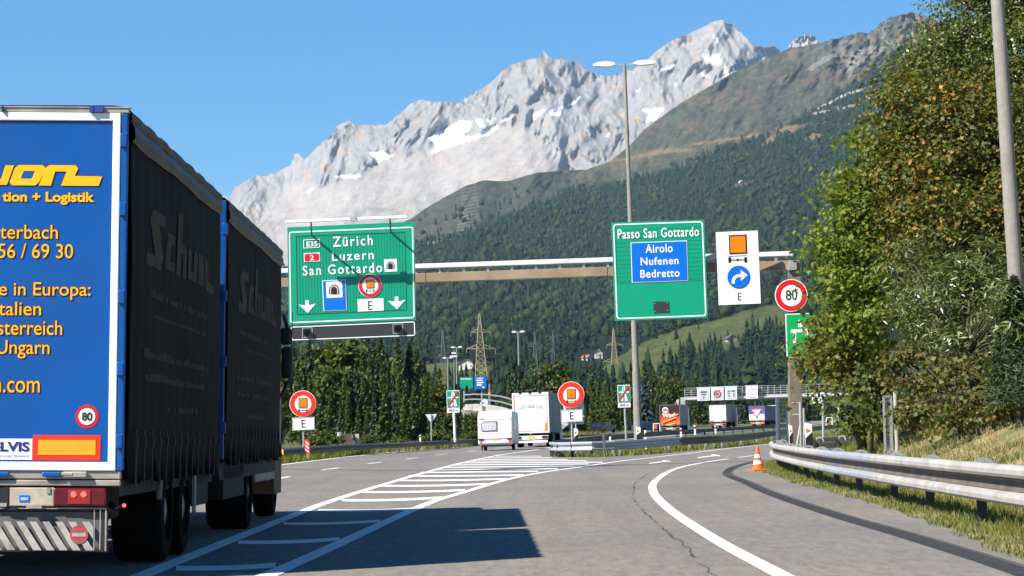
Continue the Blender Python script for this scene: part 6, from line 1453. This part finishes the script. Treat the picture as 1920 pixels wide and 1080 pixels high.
# orange call boxes
for lab, x0, y0, x1, y1, Y in (('orange emergency call box with white frame left of the poster lorry', 1224.8, 794, 1237, 804, 285), ('orange emergency call box with white frame at far right under the tree', 1549, 783, 1560, 793.5, 260)):
    t = thing('call_box', lab, 'call box', U((x0 + x1) / 2, y1 + 4, Y)); k = Y / F; m_ = MB(); m_.prism([U(x0 + 2, y1, Y), U(x0 + 7, y1, Y), U(x0 + 7, y0 + 1.4, Y), U(x0 + 2, y0 + 1.4, Y)], (0, .4, 0)); m_.build('box', M['orange'], t, bevel=.03)
    m_ = MB(); m_.bar(U(x0, y0, Y), U(x1, y0, Y), .09); m_.bar(U(x1, y0, Y), U(x1 + .3, y1 + 5, Y), .09); m_.bar(U(x0 + .3, y0, Y), U(x0 + .3, y1 + 5, Y), .09); m_.build('frame', M['signwhite'], t)
for lab, x, y0, y1, Y in (('thin galvanised pole under the tree right of the gantry column', 1543, 737, 816, 120), ('thin far galvanised pole beside the right call box', 1571.5, 763, 793, 250)):
    t = thing('thin_pole', lab, 'pole', U(x + 1, y1 + 4, Y)); m_ = MB(); m_.cyl(U(x + 1, y1 + 5, Y), U(x - .6, y0, Y), .055 * Y / 100); m_.build('pole', M['galv'], t); m_ = MB(); m_.box(U(x - .6, y0 + 4, Y - .1), (.25, .12, .3)); m_.build('small_box', M['vms'], t)
# concrete bollards by the left trees
t = thing('concrete_pillar', 'round grey concrete pillar behind the left guard rail', 'pillar', U(638, 836, 138)); m_ = MB(); m_.cyl(U(638, 842, 138), U(637.6, 811.5, 138), .17, .17, 20); m_.build('pillar', M['concrete'], t); m_ = MB(); m_.cyl(U(637.6, 811.5, 138), U(637.6, 810.6, 138), .185, .18, 20); m_.build('cap', M['concrete'], t)
t = thing('control_cabinet', 'pale concrete cabinet with dark pump beside the round pillar', 'cabinet', U(667, 836, 138)); m_ = MB(); m_.box(U(670, 825, 138), (.22, .3, .7)); m_.build('block', M['concrete'], t, bevel=.02); m_ = MB(); m_.box(U(663, 825, 137.8), (.16, .2, .42)); m_.cyl(U(662, 815, 137.7), U(662, 822, 137.7), .08); m_.build('pump', M['greyink2'], t)
t = thing('board_fence', 'low brown board fence between the pillar and the cabinet', 'fence', U(652, 836, 141))
m_ = MB()
for i in range(7): x = 645 + i * 2.3; m_.box(U(x, 825, 141), (.065, .03, .75))
m_.bar(U(644, 818, 141.05), U(660, 818, 141.05), .06); m_.build('boards', M['wood'], t)

# ================================================================ FAR HOUSES
def house(label, name, px, py, wpx, hpx, roof_h, wall, roof, windows=2, hip=False, yaw=.3, extra=None):
    c0 = Vector(posC([px], [py])[0]); k = c0.y / F; w_, h, rh = wpx * k, hpx * k, roof_h * k; dp = w_ * .8
    t = thing(name, label, 'house', c0, local=True); t.rotation_euler = (0, 0, yaw)
    m_ = MB(); m_.box((0, dp * .3, h / 2 - 2), (w_, dp, h + 4)); m_.prism([(-w_ / 2, -dp * .2, h), (w_ / 2, -dp * .2, h), (0, -dp * .2, h + rh * .95)], (0, dp, 0)); wl = m_.build('wall', wall, t)
    m_ = MB()
    for s in (-1, 1):
        a = Vector((0, 0, h + rh)); b = Vector((s * w_ * .62, 0, h - rh * .25)); m_.add([(a.x, -dp * .3, a.z), (b.x, -dp * .3, b.z), (b.x, dp * .9, b.z), (a.x, dp * .9, a.z), (a.x, -dp * .3, a.z + .35), (b.x, -dp * .3, b.z + .35), (b.x, dp * .9, b.z + .35), (a.x, dp * .9, a.z + .35)], [(0, 1, 2, 3), (4, 7, 6, 5), (0, 4, 5, 1), (1, 5, 6, 2), (2, 6, 7, 3)])
    m_.build('roof', roof, t)
    for i in range(windows):
        x = lerp(-w_ * .3, w_ * .3, i / max(1, windows - 1)) if windows > 1 else 0
        for z in ((.3, .68) if h > 7 else (.5,)): m_ = MB(); m_.box((x, -dp * .2 - .03, h * z), (min(1.2, w_ * .12), .08, min(1.4, h * .25))); m_.build('window', M['glassd'], wl)
    if extra: extra(t, w_, h, rh, dp)
    return t
def tower(t, w_, h, rh, dp):
    m_ = MB(); m_.box((w_ * .1, dp * .4, h + rh * .6), (w_ * .22, w_ * .22, rh * 1.6)); m_.build('chimney', M['plaster'], t)
house('pale stone chalet with dark gabled roof in the clearing left of the pylon', 'chalet', 876, 692, 30, 10, 8, M['plaster'], M['roofslate'], 3, yaw=-.25)
house('long low house with orange tiled roof at the edge of the meadow', 'house', 1104, 676, 17, 6, 4, M['plaster'], M['rooftile'], 2, yaw=.9)
house('tall white house right of the orange roofed one', 'house', 1123, 672, 14, 11, 4, M['plaster'], M['roofslate'], 3, yaw=.1, extra=tower)
house('timber chalet with white ground floor high on the green meadow', 'chalet', 1373, 640, 20, 6, 6, pm('chalet_wall', (.42, .36, .30), .8, .3, .3), M['roofslate'], 3, yaw=.3)
house('tiny grey mountain hut in the clearing high on the wooded slope', 'hut', 1391, 345, 10, 3, 4, M['stone'], M['stone'], 0, yaw=.4)
# ================================================================ TREES BY THE ROAD
M['leaf_green'] = leafmat('bright_maple_leaf', [(.055, .085, .012), (.085, .13, .014), (.13, .17, .018), (.20, .22, .022), (.12, .15, .02)], .34)
M['leaf_rust'] = leafmat('turning_maple_leaf', [(.035, .055, .010), (.06, .08, .013), (.085, .10, .016), (.11, .12, .02), (.08, .075, .014), (.08, .10, .016), (.07, .09, .016), (.055, .075, .012), (.42, .20, .03), (.08, .10, .018), (.13, .14, .022), (.10, .12, .02)], .26)
M['leaf_olive'] = leafmat('olive_maple_leaf', [(.05, .08, .012), (.085, .115, .018), (.12, .14, .02), (.17, .175, .025), (.14, .09, .02), (.10, .13, .018)], .32)
M['leaf_birch'] = leafmat('birch_leaf', [(.04, .068, .014), (.065, .10, .018), (.09, .13, .026), (.13, .16, .04), (.20, .16, .025), (.08, .12, .02)], .28, .4, .5)
M['leaf_willow'] = leafmat('willow_leaf', [(.05, .075, .015), (.085, .115, .022), (.11, .14, .03), (.15, .17, .05), (.075, .10, .02), (.095, .125, .024), (.25, .27, .16)], .2, .4, .5)
M['leaf_shrub'] = leafmat('hedge_leaf', [(.04, .055, .012), (.075, .095, .018), (.11, .12, .022), (.15, .095, .02), (.06, .08, .016), (.085, .10, .02)], .25)
M['leaf_pine'] = leafmat('pine_needle', [(.012, .028, .008), (.022, .045, .012), (.04, .07, .016)], .05, .6)
M['leaf_belt'] = leafmat('belt_leaf', [(.03, .05, .010), (.05, .075, .014), (.08, .105, .016), (.12, .13, .02)], .25)
M['leaf_belty'] = leafmat('belt_leaf_yellowish', [(.045, .065, .012), (.07, .09, .015), (.11, .125, .018)], .25)
M['needle_larch'] = leafmat('larch_needle', [(.034, .06, .014), (.055, .088, .018), (.08, .115, .023), (.11, .14, .028)], .25)
M['needle_spruce'] = leafmat('spruce_needle', [(.014, .032, .013), (.026, .050, .017), (.042, .070, .022)], .12)
M['needle_blue'] = leafmat('blue_spruce_needle', [(.035, .065, .060), (.06, .10, .095), (.09, .14, .135)], .1)
MAPLE = np.array([(0, 0), (.18, -.28), (.42, -.52), (.55, -.22), (1, 0), (.55, .22), (.42, .52), (.18, .28)])
BIRCH = np.array([(0, 0), (.4, -.34), (1, 0), (.4, .34)])
WILLOW = np.array([(0, 0), (.45, -.10), (1, 0), (.45, .10)])
def leaves(pts, outward, size, shape, up=.6, spread=.7, fold=.0):
    """one leaf per point: flat outlines turned outward, skyward and at random"""
    n = len(pts); nrm = outward * .7 + np.array([0, 0, up]) + rng.normal(size=(n, 3)) * spread
    nrm /= np.linalg.norm(nrm, axis=1)[:, None] + 1e-9
    a = np.cross(nrm, rng.normal(size=(n, 3))); a /= np.linalg.norm(a, axis=1)[:, None] + 1e-9
    b = np.cross(nrm, a); s = size * rng.uniform(.6, 1.25, n)[:, None]; k = len(shape)
    q = shape - np.array([.5, 0])
    v = pts[:, None] + (a[:, None] * q[None, :, 0, None] + b[:, None] * q[None, :, 1, None]) * s[:, None]
    v[:, :, 2] -= (np.abs(q[None, :, 0]) ** 2) * s * .25
    f = np.arange(n * k).reshape(n, k); return v.reshape(-1, 3), f
def cluster_points(c, r, n, per=24, tight=.2, shell=.45):
    """leaf positions gathered into tufts through an ellipsoid's outer volume"""
    m = max(1, n // per); d = rng.normal(size=(m, 3)); d /= np.linalg.norm(d, axis=1)[:, None]
    rad = (shell + (1 - shell) * rng.uniform(size=m) ** .7) * (1 + .14 * rng.normal(size=m)); cc = d * rad[:, None]
    idx = np.repeat(np.arange(m), per); off = rng.normal(size=(m * per, 3)) * tight * rng.uniform(.5, 1.3, m)[idx][:, None] * np.array([1.25, 1.25, .6])
    p = cc[idx] * r + off; o = d[idx]
    return p + c, o, cc * r + c
def leafy_tree(name, label, cat, blobs, base, mat, size, shape, per=22, tight=.26, lai=3.2, up=.6, spread=.7, trunk_r=.12, group=None, dens=1.0, shell=.45):
    """blobs: (px, py, rx, ry, depth) of the crown's lobes in the photo's grid"""
    t = thing(name, label, cat, base, group); V_, F_, k = [], [], 0; centres = []; limbs = MB(); rr = random.Random(len(label))
    area = {8: .42, 4: .34}[len(shape)] if shape is not WILLOW else .1
    top = None
    for px, py, rx, ry, Y in blobs:
        c = np.array(U(px, py, Y)); r = np.array([rx, max(rx, ry) * .8, ry]) * Y / F
        n = int(dens * lai * math.pi * r[0] * r[2] * 1.6 / (size * size * area)); n = min(n, 26000)
        p, o, cc = cluster_points(c, r, n, per, tight, shell); v, f = leaves(p, o, size, shape, up, spread)
        V_.append(v); F_.append(f + k); k += len(v); centres.append((Vector(c), r, cc))
    o_ = put('crown', np.concatenate(V_), np.concatenate(F_), mat, t)
    b = Vector(base); hi = max(c.z + r[2] * .5 for c, r, _ in centres); cx = sum(c.x for c, _, _ in centres) / len(centres); cy = sum(c.y for c, _, _ in centres) / len(centres)
    pts = [b - Vector((0, 0, .2)), b + Vector(((cx - b.x) * .3, (cy - b.y) * .3, (hi - b.z) * .3)), Vector((lerp(b.x, cx, .7), lerp(b.y, cy, .7), lerp(b.z, hi, .5))), Vector((cx, cy, lerp(b.z, hi, .68)))]
    m_ = MB(); m_.tube(pts, [trunk_r * 1.2, trunk_r, trunk_r * .6, .02], 10); m_.build('trunk', M['bark'], t, smooth=True)
    m_ = MB()
    for c, r, cc in centres:
        s = pts[1].lerp(pts[2], rr.random())
        for e in cc[:: max(1, len(cc) // 14)][:16]:
            e = Vector(e); mid = s.lerp(e, .5) + Vector((0, 0, .12)); m_.tube([s, mid, e], [trunk_r * .35, trunk_r * .2, .008], 5)
    m_.build('limbs', M['bark'], t, smooth=True)
    return t
def bank_base(px, Y): p = U(px, 780, Y); return Vector((p.x, p.y, zbank(p.x, p.y)))
leafy_tree('maple_tree', 'bright green maple leaning over the gantry column', 'tree', [(1615, 470, 75, 120, 62), (1590, 540, 54, 95, 61), (1640, 330, 62, 110, 63), (1575, 455, 34, 60, 61.5), (1645, 585, 62, 75, 60.5), (1596, 395, 40, 70, 62)], bank_base(1655, 63), M['leaf_green'], .15, MAPLE, per=46, tight=.30, lai=3.3, shell=.55)
leafy_tree('maple_tree', 'olive maple with low drooping branches hiding the green board beside the column', 'tree', [(1566, 645, 50, 70, 62.5), (1610, 670, 60, 70, 61.5), (1588, 592, 36, 50, 62.8), (1570, 735, 45, 26, 61), (1625, 745, 50, 28, 60), (1533, 672, 30, 38, 63), (1582, 530, 26, 44, 63), (1524, 638, 10, 22, 63), (1534, 612, 16, 18, 63), (1506, 660, 18, 22, 63.5)], bank_base(1618, 62), M['leaf_olive'], .14, MAPLE, per=40, tight=.26, lai=3.0, shell=.5)
leafy_tree('maple_tree', 'large maple turning rust brown with orange leaf tips behind the near lamp pole', 'tree', [(1760, 300, 120, 130, 62), (1700, 210, 70, 85, 63), (1830, 250, 110, 120, 62), (1770, 450, 120, 110, 60), (1880, 420, 90, 150, 61), (1690, 380, 60, 110, 62), (1920, 280, 80, 140, 62), (1980, 420, 90, 160, 61)], bank_base(1800, 63), M['leaf_rust'], .125, MAPLE, per=64, tight=.33, lai=3.3, shell=.55, trunk_r=.2)
leafy_tree('birch_tree', 'tall fine leaved birch at the upper right corner', 'tree', [(1830, 40, 95, 95, 66), (1770, 105, 85, 75, 66), (1730, 150, 55, 55, 66), (1900, 110, 80, 110, 65), (1840, -70, 90, 90, 66), (1930, -30, 90, 110, 66), (1700, 175, 35, 40, 66), (1800, 175, 80, 60, 65.5), (1980, 120, 70, 120, 65)], bank_base(1860, 67), M['leaf_birch'], .105, BIRCH, per=60, tight=.30, lai=2.8, shell=.5, trunk_r=.16)
leafy_tree('willow_shrub', 'silvery narrow leaved willow in front of the rust brown maple', 'shrub', [(1780, 560, 75, 85, 53), (1840, 510, 62, 75, 53), (1720, 600, 62, 75, 54), (1890, 590, 55, 80, 52), (1700, 500, 45, 60, 54), (1800, 650, 80, 55, 52), (1940, 560, 50, 90, 52), (1893, 600, 45, 70, 45.5)], bank_base(1800, 53.5), M['leaf_willow'], .21, WILLOW, per=20, tight=.2, lai=2.0, up=.9, spread=.55, trunk_r=.08)
leafy_tree('hedge_shrub', 'low mixed bush with reddish leaves above the dry grass bank', 'shrub', [(1800, 710, 75, 50, 50), (1860, 720, 62, 55, 49), (1750, 730, 55, 50, 51), (1700, 690, 55, 55, 52), (1830, 765, 55, 36, 48), (1730, 775, 45, 30, 49.5), (1915, 740, 45, 50, 47), (1775, 795, 34, 26, 47.5), (1700, 785, 30, 24, 50), (1880, 775, 40, 26, 47)], bank_base(1800, 50.5), M['leaf_shrub'], .12, MAPLE, per=20, tight=.15, lai=2.8, trunk_r=.05)
leafy_tree('hedge_shrub', 'dark leafy bush under the maples left of the gate frame', 'shrub', [(1640, 730, 50, 55, 58), (1592, 772, 36, 30, 59), (1665, 778, 36, 30, 57.5), (1620, 790, 40, 26, 58.5), (1690, 770, 34, 34, 56)], bank_base(1630, 58.5), M['leaf_belt'], .15, MAPLE, per=20, tight=.16, lai=2.6, trunk_r=.05)  # bush added to stand in for the dark shade below the crowns
# young pine at the right edge
def pine(label, base, H_, R_):
    t = thing('young_pine', label, 'tree', base); n = 5200; z = rng.uniform(.12, 1, n); a = rng.uniform(0, 6.283, n); r = R_ * (1.02 - z) ** .8 * rng.uniform(.3, 1, n) ** .5
    p = np.stack([r * np.cos(a), r * np.sin(a), z * H_ + .12 * r], -1) + np.array(base); o = np.stack([np.cos(a), np.sin(a), 0 * a + .9], -1)
    v, f = leaves(p, o * 1.3, .2, np.array([(0, 0), (.4, -.07), (1, 0), (.4, .07)]), .4, .5); put('crown', v, f, M['leaf_pine'], t)
    m_ = MB(); m_.cyl(base, Vector(base) + Vector((0, 0, H_ * .95)), .06, .01, 8); m_.build('trunk', M['bark'], t)
pine('dark young pine at the right edge above the dry grass', bank_base(1912, 45.5), 2.9, .75)

# ---- belt of trees beyond the road: prototypes, then copies
def conifer_proto(name, mat, seed, H=10, R0=1.9, wh=30, br=11, wid=.34, sparse=1.0, droop=.35):
    g = np.random.default_rng(seed); V_ = []
    for i in range(wh):
        z = H * (.05 + .93 * (i / wh) ** .92); rr_ = R0 * (1 - z / H) ** .82 * g.uniform(.75, 1.12) + .08
        for j in range(br):
            if g.uniform() > sparse: continue
            a = g.uniform(0, 6.283); L_ = rr_ * g.uniform(.65, 1.15); d = np.array([math.cos(a), math.sin(a), 0]); s = np.array([-d[1], d[0], 0])
            for q in range(4):
                u0, u1 = q / 4 * .9, q / 4 * .9 + .42; hw = wid * (1 - .5 * u0) * g.uniform(.6, 1.2); c0 = d * L_ * u0 + np.array([0, 0, z - droop * L_ * u0 * u0 + g.normal() * .06]); c1 = d * L_ * min(u1, 1.05) + s * g.normal() * .12 + np.array([0, 0, z - droop * L_ * u1 * u1 + g.normal() * .09])
                tw = np.array([0, 0, g.normal() * .18]); V_ += [c0 + s * hw + tw, c0 - s * hw - tw, c1]
    V_ += [np.array([.08, 0, H * .95]), np.array([-.08, 0, H * .95]), np.array([0, 0, H * 1.02])]
    v = np.array(V_); f = np.arange(len(v)).reshape(-1, 3)
    t = bpy.data.objects.new(name, None); col.objects.link(t); ORG[t.name] = Vector((0, 0, 0)); t['category'] = 'tree'
    put('crown', v, f, mat, t); m_ = MB(); m_.cyl((0, 0, -.6), (0, 0, H * .9), .15, .02, 8); m_.build('trunk', M['bark'], t); return t
def broad_proto(name, mat, seed, H=7, R0=2.4, n=5200, cat='tree'):
    g = np.random.default_rng(seed); t = bpy.data.objects.new(name, None); col.objects.link(t); ORG[t.name] = Vector((0, 0, 0)); t['category'] = cat; V_, F_, k = [], [], 0
    lobes = [(0, 0, .55, .9)] + [(g.uniform(-.5, .5), g.uniform(-.5, .5), g.uniform(.25, .82), g.uniform(.4, .65)) for _ in range(7)]
    for x, y, z, r in lobes:
        p, o, _ = cluster_points(np.array([x * R0, y * R0, z * H]), np.array([R0 * r, R0 * r, H * .3 * r]), n // 8, 18, .18 * R0 / 2.4 + .06); v, f = leaves(p, o, .30 * R0 / 2.4 + .05, BIRCH * np.array([1, 1.4]), .6, .7); V_.append(v); F_.append(f + k); k += len(v)
    put('crown', np.concatenate(V_), np.concatenate(F_), mat, t); m_ = MB(); m_.cyl((0, 0, -.6), (0, 0, H * .7), .13 * R0 / 2.4, .04, 8); m_.build('trunk', M['bark'], t); return t
PROTO = {'L': [conifer_proto('larch_tree', M['needle_larch'], s, 10, 2.1, 30, 10, .36, .85, .15) for s in (1, 2)], 'S': [conifer_proto('spruce_tree', M['needle_spruce'], s, 10, 1.7, 34, 12, .32, 1, .45) for s in (3, 4)],
         'B': [broad_proto('broadleaf_tree', M['leaf_belt'], 5), broad_proto('broadleaf_tree', M['leaf_belty'], 6)], 'Z': [conifer_proto('blue_spruce', M['needle_blue'], 8, 10, 2.9, 30, 13, .5, 1, .3)], 'H': [broad_proto('roadside_bush', M['leaf_belty'], 7, 1.6, 1.0, 1500, 'bush'), broad_proto('roadside_bush', M['leaf_belt'], 9, 1.4, 1.1, 1500, 'bush')]}
HH = {'L': 10.2, 'S': 10.2, 'B': 7 * .95, 'Z': 10.2, 'H': 1.5}; used = {}
LAB = {'L': ('feathery olive larch in the belt of trees beyond the left guard rail', 'larches in the belt beyond the road'), 'S': ('dark pointed spruce in the belt of trees beyond the left guard rail', 'spruces in the belt beyond the road'), 'B': ('bushy green broadleaf tree in the belt beyond the left guard rail', 'broadleaf trees in the belt beyond the road')}
def plant(px, top, Y, kind, label=None, group=None, wscale=1.0, v=None):
    pl = PROTO[kind]; i = rnd.randrange(len(pl)) if v is None else v; pr = pl[i]; p = U(px, 800, Y); zb = max(zg(p.x, p.y), 0) + (.15 if Y < 260 else 0); h = U(px, top, Y).z - zb; s = max(.3, h / HH[kind]); lab, gr_ = (label, group) if label else LAB[kind]
    if (kind, i) not in used:
        used[(kind, i)] = 1; pr.location = (p.x, p.y, zb); pr.scale = (s * wscale, s * wscale, s); pr.rotation_euler = (0, 0, rnd.uniform(0, 6)); pr['label'] = lab
        if gr_: pr['group'] = gr_
        return pr
    o = dup(pr, (p.x, p.y, zb), lab, gr_, rnd.uniform(0, 6), (s * wscale, s * wscale, s))
    if not gr_ and 'group' in o: del o['group']
    return o
plant(1207, 706, 352, 'Z', 'broad blue green spruce behind the foot of the tall lamp pole', v=0)
SKY_ = [(500, 640), (545, 645), (575, 640), (610, 652), (650, 634), (700, 630), (750, 640), (785, 655), (815, 690), (845, 705), (872, 735), (900, 745), (930, 722), (955, 690), (985, 676), (1030, 692), (1060, 680), (1095, 694), (1130, 680), (1160, 694), (1200, 690), (1240, 684), (1280, 700), (1310, 708)]
def ymin(px):
    Y = 190
    while Y < 480:
        p = U(px, 805, Y)
        if p.x < interp(LEFT, Y) - 7: return Y
        Y += 4
    return Y
x = 505.0
while x < 1318:                                                       # back row, middle row, front row
    y0 = ymin(x); kind = rnd.choices('LSB', (5, 4, .5) if x < 820 else (6, 3, .6))[0]
    plant(x, interp(SKY_, x) + rnd.uniform(-20, 34), y0 + rnd.uniform(46, 75), kind, wscale=rnd.uniform(.7, 1.0)); x += rnd.uniform(8, 15) if x < 830 or x > 940 else 20
x = 508.0
while x < 1300:
    y0 = ymin(x); kind = rnd.choices('LSB', (5, 3, .8) if x < 820 else (5, 3, 2))[0]
    plant(x, interp(SKY_, x) + rnd.uniform(22, 75), y0 + rnd.uniform(22, 42), kind, wscale=rnd.uniform(.65, 1.0)); x += rnd.uniform(9, 14)
x = 512.0
while x < 1290:
    y0 = ymin(x); b_ = interp(SKY_, x)
    plant(x, lerp(b_, 815, rnd.uniform(.38, .75)), y0 + rnd.uniform(6, 18), rnd.choices('LSB', (5, 3, 1.4))[0], wscale=rnd.uniform(.75, 1.05)); x += rnd.uniform(13, 21)
for x in range(1318, 1560, 13): plant(x, 742 + rnd.uniform(-26, 8), 450 + rnd.uniform(0, 45), rnd.choice('SSL'), 'dark conifer behind the overpass', 'conifers behind the overpass', rnd.uniform(1.1, 1.5))
for x, top, Y, lab in ((616, 806, 131, 'yellowish bush left of the round concrete pillar'), (690, 813, 145, 'small bush right of the pale concrete cabinet'), (809, 805, 178, 'dark bush at the foot of the give way sign back'), (827, 812, 182, 'low bush left of the left end of motorway sign'), (590, 815, 128, 'low bush behind the round E sign'), (885, 806, 205, 'yellowish low bush left of the caravan'), (745, 816, 160, 'low scrubby bush under the dark trees in the middle of the left belt')): plant(x, top, Y, 'H', lab, None)
for px, py, h_, lab in ((1268, 636, 27, 'lone dark spruce in the middle of the green meadow'), (1248, 648, 10, 'small dark tree left of the lone meadow spruce'), (1310, 616, 11, 'small dark tree at the upper edge of the green meadow'), (1211, 670, 12, 'small round tree low on the green meadow beside the tall lamp pole'), (1365, 632, 15, 'dark spruce beside the chalet on the green meadow'), (1385, 640, 17, 'pair spruce just right of the meadow chalet')):
    q = posC([px], [py])[0]; s = h_ * q[1] / F / 10.2; dup(PROTO['S'][0], (q[0], q[1], q[2] - .5), lab, None, 1.0, (s * 1.5, s * 1.5, s)); o_ = [o for o in col.objects if o.get('label') == lab][0]
    if 'group' in o_: del o_['group']
for k_, pl in PROTO.items():
    for i, pr in enumerate(pl):
        if (k_, i) not in used:
            for ch in list(pr.children): bpy.data.objects.remove(ch)
            bpy.data.objects.remove(pr)

# ================================================================ GRASS
M['blade'] = leafmat('grass_blade', [(.05, .08, .014), (.085, .12, .02), (.13, .15, .03), (.20, .19, .055), (.30, .25, .11), (.07, .11, .018)], .25, .7, .1)
M['blade_dry'] = leafmat('dry_grass_blade', [(.20, .16, .065), (.30, .235, .11), (.38, .30, .15), (.13, .13, .04)], .2, .8, .1)
M['blade_lush'] = leafmat('lush_grass_blade', [(.05, .085, .012), (.085, .13, .016), (.15, .17, .025), (.24, .20, .05)], .25, .7, .1)
def blades(P, h, wd, lean=.35):
    n = len(P); a = rng.uniform(0, 6.283, n); hh = h * rng.uniform(.45, 1.3, n) if np.isscalar(h) else h * rng.uniform(.6, 1.2, n); ww = wd * rng.uniform(.7, 1.3, n)
    s = np.stack([np.cos(a), np.sin(a), 0 * a], -1) * ww[:, None] / 2; l = rng.normal(size=(n, 2)) * lean * hh[:, None]
    tip = P + np.concatenate([l, hh[:, None]], 1); return np.stack([P - s, P + s, tip], 1).reshape(-1, 3), np.arange(3 * n).reshape(n, 3)
def field(name, label, pts, h, wd, mat, lean=.35):
    v, f = blades(np.array(pts), h, wd, lean); put(name, v, f, mat, kind='stuff', label=label, category='grass', org=(0, 0, 0))
pts = []; hs = []
while len(pts) < 52000:                                               # roadside strip under the right rail
    y = 14 + 62 * rnd.random() ** 1.7; xr = interp(RIGHT, y); x0_ = interp(XRAIL, y); d = rnd.uniform(-.08, 2.2) if rnd.random() < .8 else rnd.uniform(2.2, 3.4); x = xr + d - .02 + .10 * math.sin(y * 2.3) * rnd.random()
    if rnd.random() > .35 + .65 * (math.sin(x * 3.1 + y * 1.3) * math.sin(y * .9 - x) > -.35): continue
    pts.append((x, y, zbank(x, y) - .01)); hs.append(.045 + .10 * min(1, max(0, d) / .5) * (1 + .6 * math.sin(y * 1.7 + x * 2)) * rnd.uniform(.5, 1.1))
field('verge_grass', 'green and yellow grass growing along the foot of the right guard rail', pts, np.array(hs), .016, M['blade'])
pts = []
while len(pts) < 30000:
    y = 20 + 55 * rnd.random() ** 1.3; x = interp(XRAIL, y) + rnd.uniform(.8, 11) ; pts.append((x, y, zbank(x, y) - .01))
field('bank_grass', 'dry straw coloured grass covering the sloping bank', pts, .15, .022, M['blade_dry'], .55)
pts = []
while len(pts) < 16000:
    y = rnd.uniform(56, 130); x = interp(XRAIL, y) + rnd.uniform(.5, 9); pts.append((x, y, zbank(x, y) - .01))
field('path_grass', 'lush green grass beyond the gate frame under the maples', pts, .26, .035, M['blade_lush'], .45)
pts = []
while len(pts) < 15000:
    y = rnd.uniform(85, 235); x = interp(LEFT, y) - abs(rnd.gauss(0, 1)) * 1.1 - .05; pts.append((x, y, zverge(x, y) - .02))
field('left_verge_grass', 'yellow green grass strip between the left edge line and the dark guard rail', pts, .30, .05, M['blade_lush'])
pts = []
while len(pts) < 16000:
    y = rnd.uniform(105.5, 215); a_, b_ = interp(MRIGHT, y), interp(RLEFT, y); x = rnd.uniform(a_, b_); 
    if rnd.random() > min(1, .25 + (y - 105) / 25): continue
    pts.append((x, y, zg(x, y) - .05))
field('island_grass', 'yellowish grass on the island inside the looping guard rail', pts, .26, .05, M['blade'])
pts = []
while len(pts) < 9000:
    y = rnd.uniform(110, 300); x = interp(LRX, y) - rnd.uniform(.2, 6); pts.append((x, y, zverge(x, y) - .02))
field('wild_grass', 'tall uncut grass behind the left guard rail', pts, .55, .09, M['blade'], .45)
